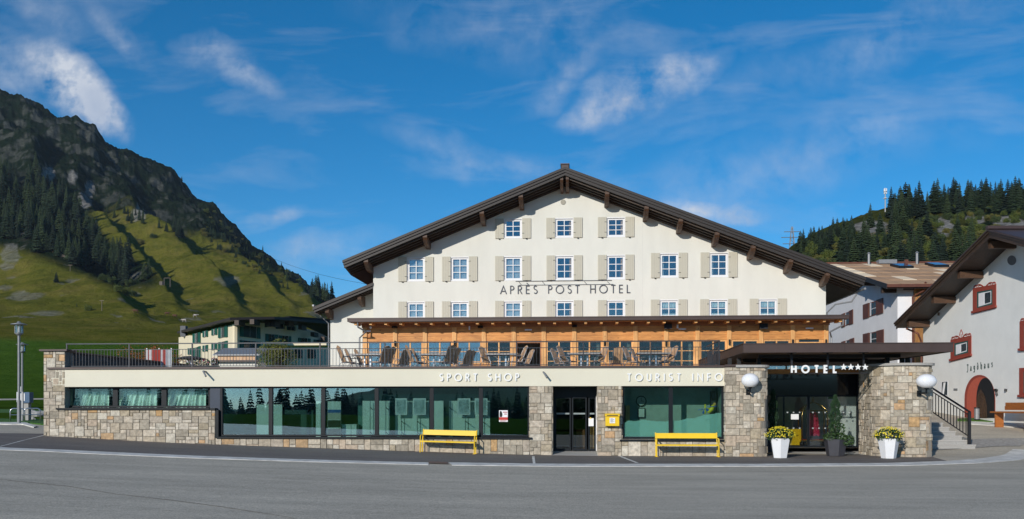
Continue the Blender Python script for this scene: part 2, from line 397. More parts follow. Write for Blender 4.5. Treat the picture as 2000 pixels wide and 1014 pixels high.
def H(X, Y):
    X = np.asarray(X, float); Y = np.asarray(Y, float)
    yy = Y-CY
    dep = X*Fx+yy*Fy; lat = X*Rx+yy*Ry
    r = np.hypot(X, yy)
    # in front
    d = np.clip(dep, 20, 4000); p = np.clip(HX+FP*lat/np.maximum(dep, .3*r+1), -500, 2500)
    ld = np.log(np.clip(d, _D[0], _D[-1]))
    ci = np.clip(np.searchsorted(_kp, p)-1, 0, len(_kp)-2); ft = (p-_kp[ci])/(_kp[ci+1]-_kp[ci])
    di = np.clip(np.searchsorted(_ld, ld)-1, 0, len(_ld)-2); fd = np.clip((ld-_ld[di])/(_ld[di+1]-_ld[di]), 0, 1)
    row = (_ky[ci, di]*(1-fd)+_ky[ci, di+1]*fd)*(1-ft)+(_ky[ci+1, di]*(1-fd)+_ky[ci+1, di+1]*fd)*ft
    z = CZ+d*(HY-row)/FP
    rough = sm(560, 1000, d)*(p < 720)
    z = z+rough*(26*(fbm(X/150, Y/150, 6, True)-.70)+17*(fbm(X/42+.3*vnoise(X/90, Y/90), Y/60, 5, True)-.68)+11*(fbm(X/13, Y/17, 4, True)-.66))
    z = z+sm(180, 420, d)*(p < 720)*(13*(fbm(X/170+9, Y/240+4, 4)-.50))
    z = z+sm(70, 200, d)*(1.6*(fbm(X/26, Y/26, 4)-.48))+sm(260, 500, d)*(p < 720)*(3.2*(fbm(X/9, Y/15, 3)-.48)+7*(fbm(X/34, Y/60, 4, True)-.6))+sm(200, 420, d)*(p > 1440)*14*(fbm(X/40, Y/40, 5, True)-.6)
    # spurs and gullies, whose right flanks lie in shade
    for p0, d0, p1, d1, w, amp in ((265, 395, -20, 720, 62, 34), (345, 480, 150, 820, 34, 26), (470, 520, 250, 860, 30, 26),
                                   (560, 560, 395, 900, 26, 20), (620, 560, 520, 840, 20, 15), (140, 560, 60, 900, 40, 22)):
        t = np.clip((d-d0)/(d1-d0), 0, 1); c = p0+(p1-p0)*t
        s = (p-c+55*(fbm(X/70+p0, Y/70, 4)-.47)*sm(300, 460, d))/w
        prof = np.where(s < 0, np.exp(-(s/2.6)**2), np.exp(-(s/.62)**2))
        z = z+.50*amp*prof*sm(d0-60, d0+90, d)*(1-sm(d1, d1+140, d))*(d/600)
    zf = z
    # behind the camera: a valley with hills beyond, seen only in the window panes
    m = np.where(yy < 0, X/np.maximum(-yy, 1), np.sign(X)*9)
    crest = np.interp(m, [-9, -1, -.5, -.335, -.28, -.2, 0, .4, 9], [.01, .01, -.003, -.003, .012, .026, .045, .03, .02])
    zb = -12*sm(60, 250, r)+sm(300, 1800, r)*(1800*crest+9)+sm(500, 1500, r)*16*(fbm(X/200, Y/200, 4, True)-.6)
    b = sm(.25, -.05, dep/np.maximum(r, 1))
    z = zf*(1-b)+zb*b
    n = sm(46, 84, r)*(1-.0)
    g = G(X, Y)
    inside = sm(-34, -30, X)*sm(52, 48, X)*sm(-23.5, -22.5, Y)*sm(35, 33, Y)
    lowered = g-.35*inside
    lft = sm(-20.5, -22.5, X)*sm(9.5, 12, Y)
    lowered = lowered+lft*.42*inside
    return lowered*(1-n)+z*n
def PT(px, py, d0=90, d1=1350):         # where the photo's pixel meets the hillside
    dx, dy = ray(px); ds = np.geomspace(d0, d1, 500)
    zr = CZ+ds*(HY-py)/FP; h = H(ds*dx, CY+ds*dy)
    i = np.argmax(h > zr)
    if h[i] <= zr[i]: return None
    d = ds[i]; return Vector((d*dx, CY+d*dy, float(H(d*dx, CY+d*dy)))), d
def terrain():
    angs = np.concatenate([np.linspace(-37, -9, 640), np.linspace(-9, 16, 80)[1:-1], np.linspace(16, 33, 280), np.linspace(33, 323, 150)[1:-1]])
    phi = np.radians(angs)-0*YAW         # clockwise from camera axis
    rr = np.concatenate([np.linspace(3, 45, 64), np.geomspace(46, 130, 46), np.geomspace(130, 1450, 430)[1:], np.geomspace(1450, 4200, 18)[1:]])
    A, Rr = np.meshgrid(phi, rr)
    lat = np.sin(A)*Rr; dep = np.cos(A)*Rr
    X = dep*Fx+lat*Rx; Y = CY+dep*Fy+lat*Ry
    Z = H(X, Y)
    n = len(angs); m = len(rr)
    v = np.stack([X.ravel(), Y.ravel(), Z.ravel()], 1)
    i, j = np.meshgrid(np.arange(m-1), np.arange(n), indexing='ij'); j2 = (j+1) % n
    f = np.stack([i*n+j, i*n+j2, (i+1)*n+j2, (i+1)*n+j], -1).reshape(-1, 4)[:, ::-1]
    me = bpy.data.meshes.new('terrain')
    me.vertices.add(len(v)); me.vertices.foreach_set('co', v.ravel())
    me.loops.add(f.size); me.loops.foreach_set('vertex_index', f.ravel().astype(np.int32))
    me.polygons.add(len(f)); me.polygons.foreach_set('loop_start', np.arange(0, f.size, 4, dtype=np.int32))
    me.polygons.foreach_set('loop_total', np.full(len(f), 4, np.int32))
    me.polygons.foreach_set('use_smooth', np.ones(len(f), bool)); me.update(calc_edges=True); me.validate()
    # ground cover by place: x meadow (mown), y pasture, z rock/scrub share with the mountain's shade
    dx = X*Fx+(Y-CY)*Fy; lx = X*Rx+(Y-CY)*Ry; p = HX+FP*lx/np.maximum(dx, 1)
    no = fbm(X/60, Y/60, 5); no2 = fbm(X/14+3, Y/14, 4)
    mead = 1-sm(236, 262, dx+10*(no-.5)+.03*(p-200)); mead = np.where(dx < 0, 1, mead)
    left = (p < 900) & (dx > 0)
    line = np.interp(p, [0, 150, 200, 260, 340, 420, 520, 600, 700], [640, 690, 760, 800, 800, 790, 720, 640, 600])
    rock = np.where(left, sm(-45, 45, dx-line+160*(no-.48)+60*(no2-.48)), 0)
    gy = np.gradient(Z, axis=0)/np.maximum(np.gradient(Rr, axis=0), 1e-3)
    steep = sm(.45, .8, np.abs(gy)+.3*(no2-.5))
    right = (p > 1400) & (dx > 150)
    row_ = HY-FP*(Z-CZ)/np.maximum(dx, 1)
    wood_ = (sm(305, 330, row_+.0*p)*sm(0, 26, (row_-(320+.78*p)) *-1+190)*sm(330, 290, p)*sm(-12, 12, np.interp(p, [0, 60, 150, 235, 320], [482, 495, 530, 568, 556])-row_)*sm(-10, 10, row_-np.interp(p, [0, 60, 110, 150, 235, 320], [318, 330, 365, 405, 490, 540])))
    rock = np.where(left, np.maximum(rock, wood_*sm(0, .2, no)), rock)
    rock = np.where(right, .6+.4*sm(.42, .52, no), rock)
    bare = np.where(left, .28*sm(.60, .70, no2+.2*steep-.06)*sm(620, 1000, dx), 0)
    bare = np.maximum(bare, np.where(left & (dx > 300) & (dx < 640), sm(.68, .72, no2+.1*(no-.5))*.8, 0))
    wht = np.zeros_like(Z)
    for cx, cy0, a, b in ((1705, 444, 34, 13), (1845, 440, 18, 20), (1905, 428, 18, 10), (1978, 434, 36, 11), (1610, 470, 20, 6), (1760, 470, 16, 10), (1680, 486, 14, 8)):
        ee = ((p-cx)/a)**2+((HY-FP*(Z-CZ)/np.maximum(dx, 1)-cy0)/b)**2
        wht = np.maximum(wht, right*sm(1.2, .7, ee+1.4*(no2-.5)))
    for cx, cy0, a, b in ((20, 495, 16, 18), (50, 578, 34, 7), (10, 562, 14, 5), (90, 612, 30, 4), (95, 340, 12, 12), (165, 395, 12, 16), (175, 370, 8, 14), (270, 420, 13, 16), (140, 345, 9, 10), (445, 550, 20, 8), (265, 574, 9, 4), (12, 520, 12, 6)):
        ee = ((p-cx)/a)**2+((HY-FP*(Z-CZ)/np.maximum(dx, 1)-cy0)/b)**2
        bare = np.maximum(bare, left*sm(1.5, .7, ee+3.4*(no2-.47)+1.5*(vnoise(X/5, Y/5)-.5))*.8)
    bare = np.where(dx < 0, .45*sm(600, 900, Rr), bare); bare = np.where(left & (dx < 640), bare*.6, bare)  # hills behind get a grey tone standing in for blue haze
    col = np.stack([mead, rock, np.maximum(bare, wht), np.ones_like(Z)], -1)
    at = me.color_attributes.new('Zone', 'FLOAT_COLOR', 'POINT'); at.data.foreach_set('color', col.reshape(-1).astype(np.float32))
    m_ = bpy.data.materials.new('hillside'); m_.use_nodes = True; nt = m_.node_tree; N = nt.nodes; L = nt.links
    b = N['Principled BSDF']; b.inputs['Roughness'].default_value = .95; b.inputs['Specular IOR Level'].default_value = 0
    tc = N.new('ShaderNodeTexCoord')
    def noi(s, dt=6, st=(1,1,1)):
        mp = N.new('ShaderNodeMapping'); mp.inputs['Scale'].default_value = st; L.new(tc.outputs['Object'], mp.inputs[0])
        n = N.new('ShaderNodeTexNoise'); n.inputs['Scale'].default_value = s; n.inputs['Detail'].default_value = dt; n.inputs['Roughness'].default_value = .74; L.new(mp.outputs[0], n.inputs['Vector']); return n.outputs['Fac']
    def ramp(f, *st):
        r = N.new('ShaderNodeValToRGB'); L.new(f, r.inputs[0])
        while len(r.color_ramp.elements) < len(st): r.color_ramp.elements.new(.5)
        for e, (po, c) in zip(r.color_ramp.elements, st): e.position = po; e.color = (*c, 1)
        return r.outputs[0]
    def mix(f, a, c):
        x = N.new('ShaderNodeMix'); x.data_type = 'RGBA'; L.new(f, x.inputs[0]); L.new(a, x.inputs[6]); L.new(c, x.inputs[7]); return x.outputs[2]
    att = N.new('ShaderNodeAttribute'); att.attribute_name = 'Zone'; sp = N.new('ShaderNodeSeparateColor'); L.new(att.outputs['Color'], sp.inputs[0])
    pasture = ramp(noi(.045, 14), (.32, (.058,.070,.010)), (.48, (.125,.125,.018)), (.6, (.165,.145,.03)), (.74, (.20,.155,.045)))
    mown = ramp(noi(.12, 8), (.3, (.048,.108,.012)), (.55, (.075,.145,.018)), (.75, (.11,.18,.025)))
    scrub = ramp(noi(.13, 15, (1,1,.7)), (.36, (.006,.013,.007)), (.52, (.011,.020,.009)), (.60, (.022,.026,.018)), (.72, (.050,.048,.043)))  # upper mountain's shade is put into this very dark scrub and rock colour
    bare_ = ramp(noi(.25, 10), (.35, (.10,.095,.085)), (.6, (.30,.29,.27)), (.75, (.46,.45,.42)))
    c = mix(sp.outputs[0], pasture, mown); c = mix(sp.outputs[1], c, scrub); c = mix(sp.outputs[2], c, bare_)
    L.new(c, b.inputs['Base Color'])
    bp = N.new('ShaderNodeBump'); bp.inputs['Strength'].default_value = 1.0; bp.inputs['Distance'].default_value = 2.6
    L.new(noi(.16, 12), bp.inputs['Height']); L.new(bp.outputs[0], b.inputs['Normal'])
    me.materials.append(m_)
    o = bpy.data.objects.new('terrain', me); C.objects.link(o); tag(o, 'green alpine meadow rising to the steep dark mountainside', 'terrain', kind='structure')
terrain()

# ------------------------------------------------------------------ near ground sheets
def asphalt(name, base, lighter, tint=(1,1,1), scale=1):
    m = bpy.data.materials.new(name); m.use_nodes = True; nt = m.node_tree; N = nt.nodes; L = nt.links
    b = N['Principled BSDF']; b.inputs['Roughness'].default_value = .85; b.inputs['Specular IOR Level'].default_value = .3
    tc = N.new('ShaderNodeTexCoord')
    def noi(s, dt, st=(1,1,1)):
        mp = N.new('ShaderNodeMapping'); mp.inputs['Scale'].default_value = st; L.new(tc.outputs['Object'], mp.inputs[0])
        n = N.new('ShaderNodeTexNoise'); n.inputs['Scale'].default_value = s; n.inputs['Detail'].default_value = dt; n.inputs['Roughness'].default_value = .7; L.new(mp.outputs[0], n.inputs['Vector']); return n.outputs['Fac']
    def rng(f, a, b_, c, d):
        r = N.new('ShaderNodeMapRange'); L.new(f, r.inputs[0])
        for i, x in enumerate((a, b_, c, d)): r.inputs[i+1].default_value = x
        return r.outputs[0]
    def mul(a, b_):
        x = N.new('ShaderNodeMath'); x.operation = 'MULTIPLY'; L.new(a, x.inputs[0]); L.new(b_, x.inputs[1]); return x.outputs[0]
    grain = mul(rng(noi(34, 3), .28, .72, .55, 1.45), rng(noi(9, 5), .3, .7, .85, 1.15))
    patch = rng(noi(.22, 6, (1,2.2,1)), .3, .7, .84, 1.14)
    streak = rng(noi(.5, 5, (.25,3,1)), .35, .7, .9, 1.12)
    f = mul(mul(grain, patch), streak)
    vo = N.new('ShaderNodeTexVoronoi'); vo.feature = 'DISTANCE_TO_EDGE'; vo.inputs['Scale'].default_value = .16
    n4 = N.new('ShaderNodeTexNoise'); n4.inputs['Scale'].default_value = .8; n4.inputs['Detail'].default_value = 6; L.new(tc.outputs['Object'], n4.inputs['Vector'])
    va = N.new('ShaderNodeMixRGB'); va.inputs[0].default_value = .35; L.new(tc.outputs['Object'], va.inputs[1]); L.new(n4.outputs['Color'], va.inputs[2])
    L.new(va.outputs[0], vo.inputs['Vector'])
    f = mul(f, rng(vo.outputs['Distance'], 0, .003, .90, 1))
    mx = N.new('ShaderNodeMix'); mx.data_type = 'RGBA'; mx.blend_type = 'MULTIPLY'; mx.inputs[0].default_value = 1
    mx.inputs[6].default_value = (*base, 1); L.new(f, mx.inputs[7]); L.new(mx.outputs[2], b.inputs['Base Color'])
    bp = N.new('ShaderNodeBump'); bp.inputs['Strength'].default_value = .35; bp.inputs['Distance'].default_value = .01
    L.new(noi(60, 4), bp.inputs['Height']); L.new(bp.outputs[0], b.inputs['Normal'])
    return m
M['road'] = asphalt('road_asphalt', (.46,.41,.325), 0)
M['walk'] = asphalt('pavement_asphalt', (.150,.132,.118), 0)
M['kerb'] = mat('granite_kerb', (.62,.60,.55), .85, var=.3, scale=2.2, bump=.3, bscale=30)
M['setts'] = mat('granite_setts', (.33,.31,.28), .9, var=.45, scale=9, bump=.8, bscale=22)
def grid_sheet(name, x0, x1, y0, y1, step, dz, m):
    xs = np.arange(x0, x1+.01, step); ys = np.arange(y0, y1+.01, step)
    X, Y = np.meshgrid(xs, ys); Z = G(X, Y)+dz; n = len(xs)
    b = MB(); b.v = list(zip(X.ravel().tolist(), Y.ravel().tolist(), Z.ravel().tolist()))
    b.f = [[j*n+i, j*n+i+1, (j+1)*n+i+1, (j+1)*n+i] for j in range(len(ys)-1) for i in range(n-1)]
    b.c = [None]*len(b.f); b.mi = [0]*len(b.f)
    return b.build(name, m, smooth=True)
o = grid_sheet('road', -29.5, 46, -23, 32, .5, 0, M['road']); tag(o, 'grey asphalt road in the foreground', 'road', kind='structure')
def strip(name, A, B, dz, m, n=3, label=None, cat=None, res=.5, thick=0):
    """a sheet between two ground lines, draped on G"""
    def resample(L_, k):
        L_ = [Vector((a[0], a[1], 0)) for a in L_]; s = [0]
        for a, b_ in zip(L_, L_[1:]): s.append(s[-1]+(b_-a).length)
        t = np.linspace(0, s[-1], k); return np.interp(t, s, [a.x for a in L_]), np.interp(t, s, [a.y for a in L_])
    ln = sum((Vector(b_[:2])-Vector(a[:2])).length for a, b_ in zip(A, A[1:])); k = max(4, int(ln/res))
    ax, ay = resample(A, k); bx_, by_ = resample(B, k); b = MB()
    w = np.linspace(0, 1, n+1)
    X = ax[:, None]*(1-w)+bx_[:, None]*w; Y = ay[:, None]*(1-w)+by_[:, None]*w; Z = G(X, Y)+dz
    b.v = list(zip(X.ravel().tolist(), Y.ravel().tolist(), Z.ravel().tolist()))
    b.f = [[i*(n+1)+j, i*(n+1)+j+1, (i+1)*(n+1)+j+1, (i+1)*(n+1)+j] for i in range(k-1) for j in range(n)]
    if thick:
        for jj in (0, n):
            o_ = len(b.v); b.v += [(float(X[i, jj]), float(Y[i, jj]), float(Z[i, jj])-thick) for i in range(k)]
            b.f += [[i*(n+1)+jj, (i+1)*(n+1)+jj, o_+i+1, o_+i] for i in range(k-1)]
    b.c = [None]*len(b.f); b.mi = [0]*len(b.f)
    o = b.build(name, m, smooth=False)
    return tag(o, label, cat, kind='structure')
kerbL = [(-60, 873), (0, 876.5), (100, 880), (200, 885), (400, 893.5), (600, 900), (720, 903), (838, 906)]
kerbR = [(879, 906.5), (1000, 908), (1250, 909), (1500, 909), (1750, 907.5), (1880, 903), (1950, 898), (1990, 891), (2012, 880)]
kl = [PG(*q) for q in kerbL]; kr = [PG(*q) for q in kerbR]
def off(Ls, w):
    out = []
    for i, p in enumerate(Ls):
        d = (Ls[min(i+1, len(Ls)-1)]-Ls[max(i-1, 0)]); d.z = 0; d.normalize(); out.append(p+Vector((-d.y, d.x, 0))*w)
    return out
strip('kerb', off(kl, -.55), off(kl, .45), .012, M['kerb'], 2, 'pale granite kerb line along the road', 'kerb', thick=.03)
strip('kerb', off(kr, -.6), off(kr, .6), .014, M['kerb'], 2, 'pale granite kerb curving in front of the entrance', 'kerb', thick=.03)
wall_line = [PG(-60, 846), PG(86, 850), P(420, 868, .05), P(820, 882, .05), P(1078, 889, .05), P(1700, 889, .4), P(1822, 882, 1.2)]
edge = off(kl, .4)+off(kr, .5)[:-3]
strip('pavement', edge, wall_line[:1]+[Vector((p.x, p.y+1.2, 0)) for p in wall_line[1:]], .006, M['walk'], 10, 'dark asphalt pavement in front of the hotel', 'pavement')
strip('paving', [PG(1480, 884), PG(1700, 889)], [P(1480, 878, 4.4), P(1700, 878, 4.4)], .010, M['concrete'], 6, 'light paving slabs at the hotel entrance', 'paving')
strip('paving', [PG(1822, 880), PG(1900, 876), PG(1950, 872), PG(1992, 872)], [PG(1822, 871), PG(1900, 858), PG(1950, 857), PG(2030, 856)], .018, M['setts'], 4, 'pale cobbled paving at the foot of the steps', 'paving')
strip('joint', [PG(0, 873), PG(86, 851)], [PG(0, 872), PG(86, 850.3)], .008, M['kerb'], 1, 'pale joint line across the asphalt', 'joint')
strip('joint', [PG(1039, 892), PG(1041, 907)], [PG(1044, 892), PG(1046, 907)], .012, M['kerb'], 1, 'pale joint strip crossing the pavement', 'joint')
strip('joint', [PG(1206, 891), PG(1242, 905)], [PG(1212, 891), PG(1248, 905)], .012, M['kerb'], 1, 'pale diagonal joint strip on the pavement', 'joint')
strip('drain_grate', [PG(836, 906), PG(876, 907.5)], [PG(840, 902), PG(872, 903.5)], .02, mat('rusty_iron', (.16,.09,.06), .8, var=.3, scale=12), 1, 'rusty drain grate in the gap of the kerb', 'drain')
# a repaired crack in the foreground asphalt
cr = [PG(*q) for q in ((-20, 935), (60, 943), (130, 950), (230, 966), (330, 977), (430, 990), (560, 1010), (600, 1020))]
cr2 = [p+Vector((R.uniform(-.03, .03), .045, 0)) for p in cr]
strip('asphalt_seam', cr, cr2, .004, mat('sealed_seam', (.20,.18,.14), .9, var=.3, scale=9), 1, 'pale sealed seam in the foreground asphalt', 'seam', res=.25)
strip('footpath', [PG(-90, 795.5), PG(10, 794), PG(90, 792)], [PG(-90, 791.5), PG(10, 790.5), PG(90, 789)], .45, M['road'], 2, 'narrow grey lane behind the lawn', 'path')
# lawn strip with rocks behind the parking area
strip('lawn', [PG(1870, 823), PG(1925, 824), PG(1960, 826.5), PG(2060, 831)], [PG(1870, 819), PG(1925, 817), PG(1960, 817), PG(2060, 815)], .05, mat('lawn_grass', (.06,.14,.012), .95, var=.4, scale=6, bump=1, bscale=40), 4, 'narrow grass strip before the white lodge', 'lawn', thick=.1)
strip('kerb', [PG(1895, 829), PG(1925, 831), PG(1960, 834), PG(2060, 840)], [PG(1895, 824), PG(1925, 825), PG(1960, 827), PG(2060, 832)], .03, M['kerb'], 2, 'pale kerb edging the grass at the lodge', 'kerb', thick=.1)

# ------------------------------------------------------------------ ashlar
PAL = [(.46,.41,.34), (.52,.47,.40), (.42,.37,.30), (.36,.33,.28), (.56,.52,.46), (.49,.44,.38), (.40,.35,.27), (.35,.32,.27), (.50,.42,.34), (.56,.53,.47), (.44,.40,.34), (.47,.43,.37)]
WARM = [(.50,.33,.17), (.55,.37,.22), (.44,.31,.19)]
def ashlar(b, W, Hh, pt, cell=.13, seed=1, big=1.0, keep=None, jit=.018, sz=None):
    """random coursed blocks over a W x Hh rectangle; pt(u, v, depth) gives the point"""
    r = random.Random(seed); nx = max(1, round(W/cell)); nz = max(1, round(Hh/cell)); cw, ch = W/nx, Hh/nz
    occ = [[0]*nx for _ in range(nz)]
    sizes = sz or [(1,1), (2,1), (2,1), (3,1), (2,2), (3,2), (2,2), (4,2), (3,3), (1,2), (4,2), (3,2)] if big > 0 else [(1,1), (2,1), (3,1), (2,2), (3,2)]
    for j in range(nz):
        for i in range(nx):
            if occ[j][i]: continue
            r.shuffle(sizes)
            for w, h in sizes+[(1,1)]:
                if i+w > nx or j+h > nz: continue
                if any(occ[j+b_][i+a] for a in range(w) for b_ in range(h)): continue
                break
            for a in range(w):
                for b_ in range(h): occ[j+b_][i+a] = 1
            u0, u1, v0, v1 = i*cw, (i+w)*cw, j*ch, (j+h)*ch
            if keep and not keep((u0+u1)/2, v0, v1): continue
            g = .007
            col = r.choice(WARM) if r.random() < .04 else r.choice(PAL); k = r.uniform(.86, 1.14); col = (col[0]*k*.96, col[1]*k*.92, col[2]*k*.84)
            d = r.uniform(.0, jit); e = .012
            ju = [r.uniform(-.006, .006) for _ in range(8)]
            q0 = [(u0+g, v0+g), (u1-g, v0+g), (u1-g, v1-g), (u0+g, v1-g)]
            q1 = [(u0+g+e+ju[0], v0+g+e+ju[1]), (u1-g-e+ju[2], v0+g+e+ju[3]), (u1-g-e+ju[4], v1-g-e+ju[5]), (u0+g+e+ju[6], v1-g-e+ju[7])]
            vs = [pt(u, v, 0.0) for u, v in q0]+[pt(u, v, .012+d*.4) for u, v in q0]+[pt(u, v, .02+d+r.uniform(-.004, .006)) for u, v in q1]
            b.add(vs, [(0,1,5,4), (1,2,6,5), (2,3,7,6), (3,0,4,7), (4,5,9,8), (5,6,10,9), (6,7,11,10), (7,4,8,11), (8,9,10,11)], col)
def stone_front(name, x0, x1, z0, z1, Y, parent, seed, side_l=0, side_r=0, **k):
    """a stone-faced block: core plus ashlar on the front and, if asked, the returns"""
    b = MB()
    ashlar(b, x1-x0, z1-z0, lambda u, v, d: (x0+u, Y-d, z0+v), seed=seed, **k)
    if side_r: ashlar(b, side_r, z1-z0, lambda u, v, d: (x1+d, Y+u, z0+v), seed=seed+50, **k)
    if side_l: ashlar(b, side_l, z1-z0, lambda u, v, d: (x0-d, Y+side_l-u, z0+v), seed=seed+90, **k)
    b.build('stone_facing', M['stone'], parent)
    return b

# ------------------------------------------------------------------ stroke lettering
def arc(cx, cy, rx, ry, a0, a1, n=12):
    return [(cx+rx*math.cos(math.radians(a0+(a1-a0)*i/n)), cy+ry*math.sin(math.radians(a0+(a1-a0)*i/n))) for i in range(n+1)]
GL = {
 'A': (.78, [[(.02,0),(.39,.98),(.76,0)], [(.16,.34),(.62,.34)]]), 'P': (.5, [[(.06,0),(.06,1)], [(.06,.96)]+arc(.24,.73,.22,.23,90,-90)+[(.06,.5)]]),
 'R': (.56, [[(.06,0),(.06,1)], [(.06,.96)]+arc(.24,.73,.22,.23,90,-90)+[(.06,.5)], [(.22,.5),(.52,0)]]),
 'E': (.5, [[(.46,.96),(.06,.96),(.06,.04),(.46,.04)], [(.06,.51),(.43,.51)]]), 'F': (.48, [[(.46,.96),(.06,.96),(.06,0)], [(.06,.51),(.42,.51)]]),
 'S': (.52, [arc(.26,.74,.19,.22,35,270,12)+arc(.26,.27,.20,.23,90,-145,12)[1:]]),
 'O': (1.0, [arc(.5,.5,.46,.47,90,450,32)]), 'T': (.52, [[(.0,.96),(.52,.96)], [(.26,.96),(.26,0)]]),
 'H': (.68, [[(.06,0),(.06,1)], [(.62,0),(.62,1)], [(.06,.52),(.62,.52)]]), 'L': (.44, [[(.06,1),(.06,.04),(.44,.04)]]),
 'U': (.62, [[(.06,1)]+arc(.31,.3,.25,.27,180,360,12)+[(.56,1)]]), 'I': (.12, [[(.06,0),(.06,1)]]),
 'N': (.74, [[(.06,0),(.06,.98),(.68,.02),(.68,1)]]), ' ': (.42, []),
 'J': (.45, [[(.02,.9),(.2,1),(.42,.93),(.30,.8),(.30,.1),(.18,-.12),(.0,-.1)]]), 'a': (.42, [[(.06,.5),(.2,.6),(.3,.5),(.3,.06),(.4,0)], [(.3,.36),(.1,.3),(.06,.1),(.16,0),(.3,.1)]]),
 'g': (.44, [arc(.18,.36,.14,.22,60,330,9), [(.34,.6),(.33,.0),(.26,-.26),(.1,-.3),(.04,-.2)]]), 'd': (.44, [arc(.2,.28,.15,.26,90,450,12), [(.33,.4),(.26,.75),(.1,1)]]),
 'h': (.42, [[(.06,0),(.06,1)], [(.06,.5),(.2,.62),(.33,.5),(.33,.1),(.26,-.1)]]), 'u': (.46, [[(.06,.6),(.06,.1),(.16,0),(.34,.12)], [(.34,.6),(.34,.05),(.42,0)]]),
 's': (.36, [[(.32,.52),(.18,.6),(.06,.48),(.28,.22),(.2,.02),(.04,.06)]])}
def ribbon(b, pts, w, to3, t0, t1):
    n = len(pts); Lf = []; closed = n > 3 and (Vector(pts[0])-Vector(pts[-1])).length < 1e-4
    if closed: pts = pts[:-1]; n -= 1
    for i in range(n):
        p = Vector(pts[i]); a = Vector(pts[(i-1) % n]) if (closed or i > 0) else None; c = Vector(pts[(i+1) % n]) if (closed or i < n-1) else None
        d1 = (p-a).normalized() if a is not None else (c-p).normalized(); d2 = (c-p).normalized() if c is not None else d1
        nn = (Vector((-d1.y, d1.x))+Vector((-d2.y, d2.x)))
        nn = nn.normalized() if nn.length > 1e-3 else Vector((-d1.y, d1.x))
        k = w/2/max(.45, nn.dot(Vector((-d1.y, d1.x))))
        Lf.append((p+nn*k, p-nn*k))
    vs = []
    for q in Lf: vs += [to3(q[0], t0), to3(q[1], t0), to3(q[0], t1), to3(q[1], t1)]
    fs = []; m = n if closed else n-1
    for i in range(m):
        j = (i+1) % n; a, c = 4*i, 4*j
        fs += [(a+2, a+3, c+3, c+2), (a, c, c+1, a+1), (a, a+2, c+2, c), (a+1, c+1, c+3, a+3)]
    if not closed: fs += [(0, 1, 3, 2), (4*n-4, 4*n-2, 4*n-1, 4*n-3)]
    b.add(vs, fs)
def lettering(text, to3, x0, x1, h, w, depth, gap=.05, space=None, stretch=None):
    """strokes spread over x0..x1; to3(x, z, depth)"""
    out = []; ws = [(space or GL[' '][0]) if ch == ' ' else GL['E' if ch == 'È' else ch][0] for ch in text]
    tot = sum(ws)*h; g = (x1-x0-tot)/(len(text)-1); x = x0
    for ch, cw in zip(text, ws):
        st = GL['E' if ch == 'È' else ch][1] if ch != ' ' else []
        if ch == 'È': st = st+[[(.12,1.32),(.32,1.14)]]
        b = MB()
        for k, pl in enumerate(st):
            ribbon(b, pl, w/h, lambda q, d, x=x: to3(x+q.x*h, q.y*h, d), 0, depth+k*.003)
        x += cw*h+g
        if st: out.append(b)
    class _L:
        def build(s, name, m, parent): return [q.build('letter', m, parent) for q in out]
    return _L()
